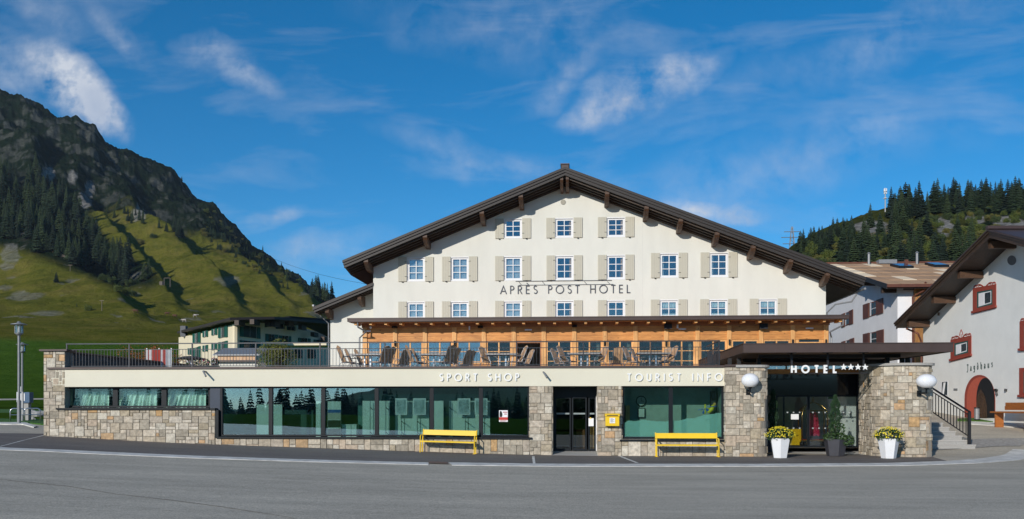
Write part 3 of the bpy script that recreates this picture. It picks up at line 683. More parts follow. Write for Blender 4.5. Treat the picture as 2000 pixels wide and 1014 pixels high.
# ------------------------------------------------------------------ windows of the gable house
BAND_T, BAND_B = FZ(717), FZ(754.2)
YG = 22.0                                # gable wall plane
def gx(px): return FX(px, YG)
def gz(py, px=1104): return FZ(py, YG, px)
EAVE = dict(l=(gx(729), gz(522, 729)), r=(gx(1613), gz(553, 1613)), t=(gx(1104), gz(365, 1104)))
hotel = thing('hotel_building', 'large cream gabled hotel with rows of shuttered windows and dark wooden roof', 'building', (EAVE['t'][0], YG+6, 0))
def gable_house():
    (xl, zl), (xr, zr), (xt, zt) = EAVE['l'], EAVE['r'], EAVE['t']
    sl = (zt-zl)/(xt-xl); sr = (zt-zr)/(xr-xt)
    # window openings: (px centre, top row, rows of panes, height rows)
    wins = []
    for c in (1002, 1102, 1203): wins.append((c, 427.5, 463, 3))
    for c in (812.5, 898, 1002, 1102.5, 1203): wins.append((c, 501, 545.5, 3))
    for c in (1307, 1404): wins.append((c, 498.5, 543, 3))
    for c in (812.5, 898, 1002, 1102.5, 1203, 1306.5, 1403, 1500): wins.append((c, 588.7, 633, 3))
    rects = []
    for c, t, b_, n in wins:
        x = gx(c); w = 1.07/2; z1 = gz(t); z0 = gz(b_); rects.append((x-w, x+w, z0, z1))
    # wall: a grid cut round the openings
    w = MB(); ww = .18
    zs = sorted({2.0, *[round(r[2], 3) for r in rects], *[round(r[3], 3) for r in rects]})
    levels = []
    rows = {}
    for r in rects: rows.setdefault((round(r[2], 3), round(r[3], 3)), []).append(r)
    rk = []                                            # merge rows of nearly the same height
    def top(x): return zt-(xt-x)*sl if x < xt else zt-(x-xt)*sr
    bands = [(gz(633), gz(588.7), [r for r in rects if abs(r[3]-gz(588.7)) < .05]),
             (gz(545.5), gz(501), [r for r in rects if abs(r[3]-gz(501)) < .3]),
             (gz(463), gz(427.5), [r for r in rects if abs(r[3]-gz(427.5)) < .05])]
    # polygons between openings: build the wall from vertical slices
    xs = sorted({xl, xr, xt, *[v for r in rects for v in (r[0], r[1])]})
    for a, c in zip(xs, xs[1:]):
        if c-a < 1e-5: continue
        m = (a+c)/2; cuts = sorted((r[2], r[3]) for r in rects if r[0]-1e-6 <= a and c <= r[1]+1e-6)
        z = 0.0; segs = []
        for z0, z1 in cuts: segs.append((z, z0)); z = z1
        for z0, z1 in segs: w.add([(a,YG,z0),(c,YG,z0),(c,YG,z1),(a,YG,z1)], [(0,1,2,3)])
        w.add([(a,YG,z),(c,YG,z),(c,YG,top(c)),(a,YG,top(a))], [(0,1,2,3)])
    for x0, x1, z0, z1 in rects:                       # reveals
        d = YG+.2
        w.add([(x0,YG,z0),(x0,YG,z1),(x0,d,z1),(x0,d,z0),(x1,YG,z0),(x1,YG,z1),(x1,d,z1),(x1,d,z0)],
              [(0,1,2,3),(7,6,5,4),(1,5,6,2),(3,7,4,0)])
    Yb = YG+19
    w.add([(xl,YG,0),(xl,YG,zl),(xl,Yb,zl),(xl,Yb,0)], [(0,1,2,3)]); w.add([(xr,YG,0),(xr,YG,zr),(xr,Yb,zr),(xr,Yb,0)], [(3,2,1,0)])
    w.add([(xl,Yb,0),(xl,Yb,zl),(xt,Yb,zt),(xr,Yb,zr),(xr,Yb,0)], [(0,1,2,3,4)])
    w.build('wall', M['render'], hotel)
    # rooms behind the panes
    box('interior', M['dark'], hotel, xl+.3, xr-.3, YG+1.6, YG+1.7, 1, zl-.2)
    # windows
    rr = random.Random(4)
    for (x0, x1, z0, z1), (c, t, b_, n) in zip(rects, wins):
        f = MB(); y0, y1 = YG-.012, YG+.05; s = .055
        f.box(x0-.03, x1+.03, y0, y1, z1-.0, z1+.05).box(x0-.03, x1+.03, y0, y1, z0-.05, z0)
        f.box(x0-.03, x0+.0, y0, y1, z0, z1).box(x1-.0, x1+.03, y0, y1, z0, z1)
        y0, y1 = YG+.06, YG+.13
        f.box(x0, x0+.11, y0, y1, z0, z1).box(x1-.11, x1, y0, y1, z0, z1).box(x0+.11, x1-.11, y0, y1, z1-.1, z1).box(x0+.11, x1-.11, y0, y1, z0, z0+.1)
        xm = (x0+x1)/2; f.box(xm-.022, xm+.022, y0-.004, y1, z0+.1, z1-.1)
        zi0, zi1 = z0+.1, z1-.1
        for k in range(1, n):
            z = zi0+(zi1-zi0)*k/n
            f.box(x0+.11, xm-.022, y0, y1, z-.018, z+.018).box(xm+.022, x1-.11, y0, y1, z-.018, z+.018)
        fo = f.build('window', M['white'], hotel)
        MB().box(x0+.1, x1-.1, YG+.10, YG+.105, z0+.09, z1-.09).build('pane', M['sglass'], fo)
        cu = MB()
        if t == 588.7 and c > 1290:                    # patterned net curtains
            cu.add(*wavy(x0+.08, x1-.08, YG+.2, z0+.06, z0+.62)); cu.add(*wavy(x0+.08, x1-.08, YG+.2, z1-.42, z1-.05))
            cu.build('curtain', M['net'], fo)
        elif 1090 < c < 1210 and not (t == 588.7 and c > 1190):
            cu.add(*wavy(x1-.24, x1-.08, YG+.2, z0+.02, z1-.02)); cu.build('curtain', M['ochre'], fo)
        elif c > 1290: cu.add(*wavy(x0+.06, x0+.22, YG+.2, z0+.02, z1-.02)); cu.build('curtain', M['net'], fo)
        elif c < 1010 and t > 480: cu.add(*wavy(x0+.05, x1-.05, YG+.22, z0+.02, z1-.02, .008)); cu.build('blind', M['blind'], fo)
        # shutters, folded back against the wall
        for sgn in (-1, 1):
            e = x0-.03 if sgn < 0 else x1+.03; a, d = (e-.545, e-.012) if sgn < 0 else (e+.012, e+.545)
            zz0, zz1 = z0-.05, z1+.06
            sh = MB(); q = (d-a)/5
            for k in range(5): sh.box(a+q*k+.003, a+q*(k+1)-.003, YG-.075, YG-.035, zz0, zz1)
            so = sh.build('shutter', M['shutter'], hotel)
            MB().box(a+.01, d-.01, YG-.04, YG-.028, zz0+.01, zz1-.01).build('batten', M['shutter_line'], so)
            hg = MB()
            for zz in (zz0+.3, zz1-.3): hg.box(d-.12 if sgn < 0 else a-.01, d+.01 if sgn < 0 else a+.12, YG-.09, YG-.078, zz-.012, zz+.012)
            hg.box((a+d)/2-.05, (a+d)/2+.05, YG-.1, YG, zz0-.05, zz0-.025)
            hg.build('hinge', M['anthra'], so)
    # roof: verge shaped to rise frontwards, shortening its shadow on the wall; purlins carry it
    o = 1.8; yf = YG-o; LIFT = .28
    xtl, xtr = P(671, 500, yf).x, P(1689, 545, yf).x
    def lift(y): return LIFT*max(0, min(1, (YG-y)/o))
    def line(x, dz, y=YG): return (zt-(xt-x)*sl if x < xt else zt-(x-xt)*sr)+dz+lift(y)
    yb = Yb+1
    def slab(b, y0, y1, d0, d1, ins=0):
        cuts = [y0]+([YG] if y0 < YG < y1 else [])+[y1]
        a, c = xtl+ins, xtr-ins
        for ya, yc in zip(cuts, cuts[1:]):
            for p, q in ((a, xt), (xt, c)):
                b.hexa([(p, ya, line(p, d0, ya)), (q, ya, line(q, d0, ya)), (q, ya, line(q, d1, ya)), (p, ya, line(p, d1, ya))],
                       [(p, yc, line(p, d0, yc)), (q, yc, line(q, d0, yc)), (q, yc, line(q, d1, yc)), (p, yc, line(p, d1, yc))])
    rf = MB(); slab(rf, yf+.16, yb, .08, .40); ro = rf.build('roof', M['dwoodx'], hotel)
    b = MB(); slab(b, yf+.05, yb, .40, .47, -.06); b.build('roof_covering', M['rooftop'], ro)
    v = MB(); slab(v, yf+.10, yf+.17, .02, .2); slab(v, yf+.03, yf+.10, .18, .34, -.03); slab(v, yf-.03, yf+.05, .33, .48, -.07)
    v.build('verge_board', M['verge'], ro)
    r = MB()
    for k in range(4):
        y = yf+.35+k*.38
        a, c = xtl+.15, xtr-.15
        for (xa, xb) in ((a, xt-.01), (xt+.01, c)):
            r.prism([(xa, y, line(xa, -.05, y)), (xb, y, line(xb, -.05, y)), (xb, y, line(xb, .07, y)), (xa, y, line(xa, .07, y))], (0, .12, 0))
    r.build('rafter', M['dwood'], ro)
    for px in (1097.5, 1108.5, 1016, 942, 834, 722, 1188, 1263, 1328, 1397, 1466, 1537, 1607):
        x = P(px, 400, YG).x; x += (.12 if px < 1104 else -.12)*(abs(px-1103) > 8)
        z = line(x, .03); w_ = .13 if abs(px-1103) > 8 else .09
        q = MB(); q.prism([(x-w_, YG+.3, z), (x-w_, YG, z), (x-w_, yf+.22, z+LIFT*.88), (x-w_, yf+.22, z+LIFT*.88-.16), (x-w_, yf+.34, z+LIFT*.8-.27), (x-w_, yf+.75, z-.26), (x-w_, yf+1.15, z-.36), (x-w_, YG+.3, z-.38)], (2*w_, 0, 0))
        q.build('purlin', M['purlin'], hotel)
    # ridge vent box, round vent, gutter at the right eave
    q = MB(); q.box(xt-.22, xt+.22, yf+.2, yf+1.2, line(xt, .46, yf+1.2), line(xt, .46, yf+.2)+.24); q.box(xt-.27, xt+.27, yf+.15, yf+1.25, line(xt, .46, yf+.2)+.24, line(xt, .46, yf+.2)+.30); q.build('ridge_vent', M['flash'], ro)
    p = P(1100, 395, YG); MB().add([(p.x+.16*math.cos(t), YG-.03, p.z+.16*math.sin(t)) for t in np.linspace(0, 2*math.pi, 21)[:-1]]+[(p.x+.16*math.cos(t), YG+.01, p.z+.16*math.sin(t)) for t in np.linspace(0, 2*math.pi, 21)[:-1]],
        [tuple(range(20))]+[(i, (i+1) % 20, 20+(i+1) % 20, 20+i) for i in range(20)]).build('round_vent', M['shutter_line'], hotel)
    # left wing with its own lower roof
    ywg = YG+1.4; p0, p1 = P(645, 607, ywg), P(745, 566, ywg)
    wb = MB(); wb.prism([(p0.x, ywg, 0), (p1.x, ywg, 0), (p1.x, ywg, p1.z+.1), (p0.x, ywg, p0.z)], (0, 12, 0)); wg = wb.build('wing_wall', M['render'], hotel)
    s = (p1.z-p0.z)/(p1.x-p0.x); yw = ywg-1.5; e = P(612, 597, yw)
    def wl(x, dz): return p0.z+(x-p0.x)*s+dz
    def wslab(b, y0, y1, d0, d1, ins=0, xr_=None):
        a, c = e.x+ins, (xr_ or EAVE['l'][0]-.0); b.prism([(a, y0, wl(a, d0)), (c, y0, wl(c, d0)), (c, y0, wl(c, d1)), (a, y0, wl(a, d1))], (0, y1-y0, 0))
    q = MB(); wslab(q, yw+.15, ywg+12, .05, .28); wr = q.build('wing_roof', M['dwoodx'], hotel)
    q = MB(); wslab(q, yw+.05, ywg+12, .28, .36, -.05); q.build('roof_covering', M['rooftop'], wr)
    q = MB(); wslab(q, yw+.08, yw+.15, .0, .18); wslab(q, yw, yw+.08, .16, .34, -.05); q.build('verge_board', M['verge'], wr)
    q = MB()
    for k in range(3): wslab(q, yw+.35+k*.36, yw+.46+k*.36, -.05, .05)
    q.build('rafter', M['dwood'], wr)
    for px in (648, 710):
        x = P(px, 600, ywg).x; z = wl(x, -.04); MB().prism([(x-.12, ywg+.2, z), (x-.12, yw+.3, z), (x-.12, yw+.35, z-.25), (x-.12, yw+.9, z-.55), (x-.12, ywg+.2, z-.6)], (.24, 0, 0)).build('purlin', M['purlin'], hotel)
    g = MB(); g.tube([(e.x-.05, yw+.1, e.z+.02), (e.x-.05, ywg+8, e.z+.02)], .07, 8)
    g.tube([(e.x-.0, ywg-.4, e.z-.05), (e.x+.1, ywg-.3, e.z-.5), (p0.x-.08, ywg-.1, e.z-1.0), (p0.x-.08, ywg-.1, 3.2)], .045, 8); g.build('gutter', M['gsteel'], hotel)
    g = MB(); ze = line(xtr, .1); g.tube([(xtr+.05, yf+.1, ze), (xtr+.05, Yb, ze)], .07, 8)
    g.tube([(xtr-.0, YG-.4, ze-.1), (xtr-.3, YG-.3, ze-.6), (xr+.5, YG-.2, ze-.75), (xr+.12, YG+.2, ze-1.2), (xr+.12, YG+.2, 5)], .05, 8); g.build('gutter', M['gsteel'], hotel)
    jx = gx(1255); MB().box(jx-.012, jx+.012, YG-.004, YG+.05, 3.2, EAVE['t'][1]-(jx-EAVE['t'][0])*(EAVE['t'][1]-EAVE['r'][1])/(EAVE['r'][0]-EAVE['t'][0])-.02).build('wall_joint', M['joint'], hotel)
    # name on the wall
    a = P(977, 574.5, YG); c = P(1231, 572.5, YG); z0 = (a.z+c.z)/2; h = (573.5-557.5)*56/FP
    lettering('APRÈS POST HOTEL', lambda x, z, d: (x, YG-.02-d, z0+z), a.x, c.x, h, .055, .03).build('sign_lettering', M['gletter'], hotel)
    b = MB(); l0, l1 = P(1007, 549.6, YG), P(1195, 549.6, YG); b.box(l0.x, l1.x, YG-.05, YG-.02, l0.z-.015, l0.z+.015)
    m0, m1 = P(1013, 557.5, YG), P(1198, 555.5, YG); zz = m1.z; b.box(m0.x, m1.x, YG-.05, YG-.02, zz-.012, zz+.012)
    for px in (1015, 1061, 1143, 1188):
        q = P(px, 552, YG); b.beam((q.x-.06, YG-.035, q.z+.06), (q.x+.12, YG-.035, zz), .03, .016, (0,1,0))
    b.build('sign_lines', M['gletter'], hotel)
def wavy(x0, x1, y, z0, z1, amp=.025, n=None, flare=0):
    n = n or max(8, int((x1-x0)/.03)); vs = []
    for j in (0, 1):
        for i in range(n+1):
            t = i/n; vs.append((x0+(x1-x0)*t+(flare*(1-j)*(1-2*t)), y+amp*math.sin(t*n*.9+.5*math.sin(t*9))*(1-.3*j), z0 if j == 0 else z1))
    return vs, [(i, i+1, n+2+i, n+1+i) for i in range(n)]
M['net'] = mat('net_curtain', (.55,.62,.55), .9, var=.35, scale=25, stretch=(1,1,2))
M['ochre'] = mat('ochre_curtain', (.55,.30,.08), .9)
M['blind'] = mat('grey_blue_blind', (.42,.46,.46), .9)
M['purlin'] = wood('purlin_wood', (.05,.025,.013), (.12,.06,.03), 1)
M['joint'] = mat('render_joint', (.66,.65,.59), .9)
gable_house()

# ------------------------------------------------------------------ timber pavilion on the terrace
YP = 14.0
def px_(p): return FX(p, YP)
def pz(py): return FZ(py, YP)
TER = BAND_T-.12
pav = thing('timber_pavilion', 'orange larch pavilion with glazed doors along the back of the terrace', 'pavilion', ((px_(713)+px_(1613))/2, YP+2, TER))
def pavilion():
    x0, x1 = px_(707), px_(1620)
    zt, zh = pz(634), pz(665)
    posts = [713, 772, 830, 887.5, 945, 1003.5, 1062, 1121.5, 1181, 1241, 1301, 1362, 1424, 1486, 1548, 1613]
    xs = [px_(p) for p in posts]
    for x in xs: MB().box(x-.115, x+.115, YP-.06, YP+.1, TER, pz(638)).build('post', M['larchv'], pav)
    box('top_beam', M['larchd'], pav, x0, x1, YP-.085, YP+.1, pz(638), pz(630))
    for i in range(15):
        a, c = xs[i]+.115, xs[i+1]-.115
        q = MB(); zz = [zh, zh+(pz(638)-zh)*.36, pz(638)]
        q.box(a, c, YP, YP+.06, zz[0], zz[1]-.004).box(a, c, YP+.008, YP+.07, zz[1]+.004, zz[2]); q.build('wall_panel', M['larch'], pav)
        if i == 5:
            dk = MB(); dk.box(a, a+.07, YP+.02, YP+.5, TER, zh-.01).box(c-.07, c, YP+.02, YP+.5, TER, zh-.01).box(a+.07, c-.07, YP+.02, YP+.5, zh-.12, zh-.01)
            dk.build('doorway', M['larchd'], pav); continue
        top = zh-.01 if i < 14 else zh-.14
        f = MB(); y0, y1 = YP+.03, YP+.09
        s = .09 if i < 14 else .22
        f.box(a, a+s, y0, y1, TER, zh-.005).box(c-s, c, y0, y1, TER, zh-.005).box(a+s, c-s, y0, y1, top-.08, top)
        m = (a+c)/2; f.box(m-.035, m+.035, y0-.004, y1, TER, top-.08)
        for z in (pz(686), pz(705.5)): f.box(a+s, m-.035, y0, y1, z-.018, z+.018).box(m+.035, c-s, y0, y1, z-.018, z+.018)
        fo = f.build('glazed_door', M['larchv'], pav)
        MB().box(a+.06, c-.06, YP+.075, YP+.08, TER+.02, zh-.03).build('pane', M['bglass'] if i < 4 else M['wglass'], fo)
        if i in (0, 1): cu = MB(); cu.add(*wavy(a+.12, a+.45, YP+.3, TER, zh-.05)); cu.build('curtain', M['blind'], fo)
        if i in (7, 8, 10, 12, 13): cu = MB(); cu.add(*wavy(c-.32, c-.12, YP+.3, TER, zh-.05)); cu.build('curtain', M['net'], fo)
    # roof: leans from the gable wall down to the eave
    ex0, ex1 = P(682, 622, YP-1.1).x, P(1655, 616, YP-1.1).x
    ze = FZ(621, YP-1.1); t = .17; yb = YG; zb = ze+.30
    box_ = MB(); box_.hexa([(ex0,YP-1.1,ze-t),(ex1,YP-1.1,ze-t),(ex1,YP-1.1,ze),(ex0,YP-1.1,ze)], [(ex0,yb-.0,zb-t),(ex1,yb,zb-t),(ex1,yb,zb),(ex0,yb,zb)])
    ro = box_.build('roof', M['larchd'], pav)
    g = MB(); g.box(ex0-.05, ex1+.05, YP-1.22, YP-1.103, ze-.14, ze+.0).box(ex0-.08, ex1+.08, YP-1.24, YP-1.0, ze+.003, ze+.06)
    g.prism([(ex0-.07, YP-1.24, ze-.14), (ex0-.003, YP-1.24, ze-.14), (ex0-.003, YP-1.24, ze+.0), (ex0-.07, YP-1.24, ze+.0)], (0, 8, .3))
    g.build('gutter', M['flash'], ro)
    n = 31
    rb = MB()
    for i in range(n+1):
        x = ex0+.3+(ex1-ex0-.6)*i/n
        rb.hexa([(x-.07,YP-.98,ze-t-.11),(x+.07,YP-.98,ze-t-.11),(x+.07,YP-.98,ze-t),(x-.07,YP-.98,ze-t)], [(x-.07,YP-.05,ze-t-.10),(x+.07,YP-.05,ze-t-.10),(x+.07,YP-.05,ze-t+.03),(x-.07,YP-.05,ze-t+.03)])
    rb.build('rafter', M['larchv'], ro)
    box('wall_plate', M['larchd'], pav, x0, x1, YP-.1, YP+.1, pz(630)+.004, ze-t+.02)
    # side walls, back
    s = MB(); s.box(x0, x0+.12, YP+.12, YG-.02, TER, ze-.1).box(x1-.12, x1, YP+.12, YG-.02, TER, ze-.1); s.build('side_wall', M['larch'], pav)
    box('floor', mat('parquet', (.20,.12,.07), .5), pav, x0+.2, x1-.2, YP+.3, YG-.1, TER+.004, TER+.03)
    # a few dark tables and dividing screens inside, glimpsed through the panes
    q = MB(); rr = random.Random(2)
    for k in range(14):
        x = x0+1.5+k*(x1-x0-3)/13; q.box(x-.5, x+.5, YP+2.2, YP+3.0, TER+.72, TER+.76); q.box(x-.05, x+.05, YP+2.55, YP+2.65, TER+.03, TER+.72)
    q.build('inside_furniture', M['dwood'], pav)
    # left downpipe
    g = MB(); X0 = ex0+.45; g.tube([(X0, YP-1.1, ze-.15), (X0, YP-1.05, ze-.4), (X0+.35, YP-.7, ze-.62), (x0-.12, YP-.05, ze-.9), (x0-.12, YP-.05, TER)], .045, 8, ); g.build('downpipe', M['gsteel'], pav)
    g = MB(); X0 = ex1-.2; g.tube([(X0, YP-1.1, ze-.15), (X0, YP-1.05, ze-.45), (X0-.5, YP-.5, ze-.75), (x1+.1, YP-.0, ze-1.0), (x1+.1, YP-.0, TER)], .045, 8); g.build('downpipe', M['gsteel'], pav)
pavilion()
# fittings on the pavilion fascia
def fitting(kind, px, py, label, cat, w, h, d, m, group=None, extra=None):
    p = P(px, py, YP-.07); t = thing(kind, label, cat, (p.x, YP-.07, p.z), group=group)
    b = MB(); b.prism([(p.x-w/2, YP-.07-d, p.z-h/2), (p.x+w/2, YP-.07-d, p.z-h/2), (p.x+w/2, YP-.07-d*.8, p.z+h/2), (p.x-w/2, YP-.07-d*.8, p.z+h/2)], (0, d*.75, 0)); b.build('housing', m, t)
    MB().box(p.x-.03, p.x+.03, YP-.07-d*.2, YP-.07, p.z-.05, p.z+.05).build('bracket', M['anthra'], t)
    if extra: extra(t, p)
hp = lambda k: 'black box floodlight on the pavilion fascia, ' + k
fitting('floodlight', 772, 639.5, hp('above the second post from the left'), 'floodlight', .26, .12, .35, M['black'], 'box floodlights on the pavilion')
fitting('floodlight', 939, 639.5, hp('above the doors left of the open doorway'), 'floodlight', .26, .12, .35, M['black'], 'box floodlights on the pavilion')
fitting('floodlight', 1122, 637.5, hp('nearest the right of the hotel name above'), 'floodlight', .26, .13, .35, M['black'], 'box floodlights on the pavilion')
fitting('loudspeaker', 1304, 638, 'large black speaker box on the pavilion beam at its middle right', 'loudspeaker', .4, .28, .3, M['black'], 'speaker boxes on the pavilion')
fitting('loudspeaker', 1490, 638, 'large black speaker box on the pavilion beam above the canopy', 'loudspeaker', .4, .28, .3, M['black'], 'speaker boxes on the pavilion')
fitting('emergency_light', 718, 647, 'white bar light at the left end of the pavilion', 'light', .36, .07, .1, M['white'], 'white bar lights on the pavilion')
fitting('emergency_light', 1032, 644.5, 'white bar light above the open doorway of the pavilion', 'light', .38, .07, .1, M['white'], 'white bar lights on the pavilion')
fitting('emergency_light', 1332.5, 643, 'white bar light next to the middle speaker box', 'light', .38, .07, .1, M['white'], 'white bar lights on the pavilion')
fitting('emergency_light', 1580.5, 641.5, 'white bar light at the right end of the pavilion', 'light', .38, .07, .1, M['white'], 'white bar lights on the pavilion')
fitting('sensor', 917, 641, 'small white upright sensor box on the pavilion boards', 'sensor', .07, .2, .1, M['white'])
fitting('sensor', 1323, 638, 'small white upright box beside the middle speaker', 'sensor', .09, .2, .1, M['white'])
p = P(724, 639.5, YP-.2); t = thing('security_camera', 'white dome camera under the left end of the pavilion eave', 'camera', (p.x, YP-.2, p.z)); MB().ball((p.x, YP-.22, p.z), .075, .075, .075).build('dome', M['white'], t, smooth=True); MB().box(p.x-.03, p.x+.03, YP-.2, YP-.06, p.z-.02, p.z+.03).build('bracket', M['white'], t)
for i, px in enumerate((772, 888, 1181, 1301, 1424.5, 1548, 1613)):
    p = P(px, 671 if i < 4 else 668.5, YP-.07); n = ['second', 'fourth', 'ninth', 'eleventh', 'thirteenth', 'fifteenth', 'last'][i]
    t = thing('wall_lantern', f'small dark cylinder lamp on the {n} pavilion post from the left', 'lamp', (p.x, YP-.1, p.z), group='post lamps on the pavilion')
    MB().lathe([(.05,-.14),(.05,.14)], (p.x, YP-.14, p.z), 12).build('body', M['anthra'], t, smooth=False); MB().box(p.x-.02, p.x+.02, YP-.1, YP-.05, p.z-.03, p.z+.03).build('bracket', M['anthra'], t)

# ------------------------------------------------------------------ stone-faced ground floor
pod = thing('shop_building', 'flat-roofed stone and cream ground floor with large shop windows and terrace on top', 'building', (0, 3, 0))
XL, XR = FX(100), FX(1416)
def podium():
    b = MB(); b.box(XL, XR, 0, .35, BAND_B, BAND_T-.03); b.build('band', M['band'], pod)
    b = MB(); b.box(XL-.12, XR+.02, -.07, .42, BAND_T-.03, BAND_T+.045); b.build('coping', M['flash'], pod)
    xe = FX(1698)+3.5
    b = MB(); b.box(XL+.3, XR, .35, 21.9, BAND_B+.3, TER); b.box(XR, FX(1510), 1.2, 21.9, BAND_B+.3, TER); b.build('terrace_slab', mat('terrace_paving', (.3,.28,.26), .8), pod)
    # left pier with its cap and long side wall running back
    x0 = FX(85); x1 = FX(127); zp = FZ(686, 0, 106)
    g0 = float(G(x0, 0))-.25
    stone_front('a', x0, x1-.0, g0, zp, .02, pod, 11, side_r=.0)
    box('pier_core', M['mortar'], pod, x0+.003, x1-.003, .021, .55, g0, zp)
    b = MB(); b.box(x0-.12, x1+.12, -.1, .65, zp, zp+.07); b.build('pier_cap', M['flash'], pod)
    sw = MB(); sw.box(x0+.05, x0+.45, .56, 14.5, g0, zp-.0); sw.build('side_wall', M['sidewall'], pod)
    b = MB(); b.box(x0-.02, x0+.52, .66, 14.5, zp, zp+.06); b.build('side_coping', M['flash'], pod)
    # stone below the strip window
    xa, xb = x1, FX(420); zt = FZ(800, 0, 270)
    z0 = -.1
    stone_front('b', xa, xb, z0, zt, .02, pod, 21, keep=lambda u, v0, v1: v1+z0 > float(G(xa+u, 0))-.05, side_r=.2)
    box('wall_core', M['mortar'], pod, xa, xb-.003, .021, .4, z0, zt-.003)
    # plinth below the shop windows and piers
    zw = FZ(857)
    def plinth(pa, pb, seed):
        a, c = FX(pa), FX(pb); z = float(min(G(a, 0), G(c, 0)))-.12
        stone_front('c', a, c, z, zw-.01, .02, pod, seed, cell=.24, sz=[(1,1),(1,2),(2,2),(2,1),(1,3),(2,3),(1,2),(2,2)]); box('wall_core', M['mortar'], pod, a, c, .021, .35, z, zw-.012)
    plinth(421, 1034, 31); plinth(1214.5, 1416, 33)
    for pa, pb, seed in ((1035, 1078, 41), (1168, 1214, 43)):
        a, c = FX(pa), FX(pb); z = float(G(a, 0))-.12
        stone_front('d', a, c, z, BAND_B, .02, pod, seed, side_l=1.2, side_r=1.2)
        box('pier_core', M['mortar'], pod, a+.003, c-.003, .021, 1.2, z, BAND_B-.003)
    # rear wall so that nothing shows through
    box('back_wall', M['mortar'], pod, XL+.3, FX(1698)+4, 20, 20.2, 0, TER-.1)
    return
M['sidewall'] = mat('rough_dark_wall', (.10,.085,.075), .95, var=.5, scale=3, bump=.8, bscale=9)
podium()
zT, zB = FZ(757.5), FZ(853.5)
def frame_win(px0, px1, zt, zb, mull, Y, sill=True, glassm='tglass', name='shop_window', fw=.09, mw=.075):
    x0, x1 = FX(px0), FX(px1); f = MB()
    f.box(x0, x0+fw, Y, Y+.12, zb, zt).box(x1-fw, x1, Y, Y+.12, zb, zt).box(x0+fw, x1-fw, Y, Y+.12, zt-fw*.7, zt).box(x0+fw, x1-fw, Y, Y+.12, zb, zb+fw*.7)
    for m in mull: x = FX(m); f.box(x-mw, x+mw, Y-.01, Y+.12, zb+fw*.7, zt-fw*.7)
    fo = f.build(name, M['anthra'], pod)
    ed = [x0+fw]+[FX(m) for m in mull]+[x1-fw]
    for k, (a, c) in enumerate(zip(ed, ed[1:])):
        a2 = a+(mw if k else 0); c2 = c-(mw if k < len(mull) else 0)
        MB().box(a2, c2, Y+.055, Y+.067, zb+fw*.7, zt-fw*.7).build('pane', M[glassm], fo)
    if sill:
        MB().box(x0-.08, x1+.08, -.09, Y+.0, zb-.085, zb-.02).build('window_sill', M['anthra'], fo)
    return fo
frame_win(427, 1035, BAND_B+.0, FZ(853.5), (526, 629, 734, 842, 938.5), .14)
frame_win(1214.5, 1415.5, BAND_B+.0, FZ(857), (1311,), .14, glassm='cglass')
strip_w = frame_win(115, 406, BAND_B+.0, FZ(796, 0, 260), (217.5, 313.5), .30, fw=.1, mw=.1, glassm='cglass')
MB().box(FX(126), FX(421), -.06, .3, FZ(801, 0, 260), FZ(797, 0, 260)).build('window_sill', M['anthra'], strip_w)
MB().box(FX(407), FX(426.5), .16, .3, FZ(801, 0, 410), BAND_B).build('dark_panel', mat('blue_black_panel', (.02,.03,.05), .4, .3), strip_w)
MB().box(FX(420.5), FX(426.5), -.0, .16, FZ(857), FZ(801, 0, 410)).build('reveal_board', M['anthra'], strip_w)
# rooms
def room(x0, x1, y0, y1, z0, z1, mw, mf, mc, name='interior'):
    MB().box(x0, x1, y1, y1+.05, z0, z1).build('room_wall', mw, pod)
    b = MB(); b.box(x0-.05, x0, y0, y1, z0, z1); b.box(x1, x1+.05, y0, y1, z0, z1); b.build('room_side', mw, pod)
    MB().box(x0, x1, y0, y1, z0-.05, z0).build('room_floor', mf, pod); MB().box(x0, x1, y0, y1, z1, z1+.05).build('room_ceiling', mc, pod)
M['lobby'] = mat('lobby_plaster', (.6,.58,.54), .9)
M['rwall'] = mat('shop_wall', (.14,.22,.22), .9); M['rwall2'] = mat('office_wall', (.27,.31,.28), .9); M['rfloor'] = mat('shop_floor', (.12,.11,.10), .5); M['panelw'] = mat('display_panel', (.82,.88,.82), .8, var=.03)
M['rceil'] = mat('shop_ceiling', (.4,.42,.4), .9)
room(FX(116), FX(425), .45, 1.6, .9, BAND_B+.15, M['rwall'], M['rfloor'], M['rceil'])
room(FX(428), FX(1034), .35, 7.5, .45, BAND_B+.1, M['rwall'], M['rfloor'], M['rceil'])
room(FX(1216), FX(1414), .35, 1.7, .45, BAND_B+.1, M['rwall2'], M['rfloor'], M['rceil'])
# curtains of the strip window: gathered, falling to the left
for k, (a, c) in enumerate(((140, 214), (228, 308), (320, 403))):
    x0, x1 = P(a, 0, .75).x, P(c, 0, .75).x; z0, z1 = FZ(796.5, .75, 260), FZ(764, .75, 260)
    n = 90; vs = []; rr = random.Random(k)
    ph = [rr.uniform(0, 6) for _ in range(4)]
    rows_ = 8
    for j in range(rows_+1):
        tz = j/rows_
        for i in range(n+1):
            t = i/n; xx = x0+.3*tz*(1-t)+(x1-x0)*t*(1-.0*tz)
            y = .75+(.045+.03*(1-tz))*math.sin(t*n*.62+ph[0]+1.3*math.sin(t*11+ph[1]))+.02*math.sin(t*31+ph[2])
            vs.append((xx, y, z0+(z1-z0)*tz+.02*math.sin(t*9)*tz))
    b = MB(); b.add(vs, [(j*(n+1)+i, j*(n+1)+i+1, (j+1)*(n+1)+i+1, (j+1)*(n+1)+i) for j in range(rows_) for i in range(n)])
    b.build('curtain', M['curtain'], strip_w, smooth=True)
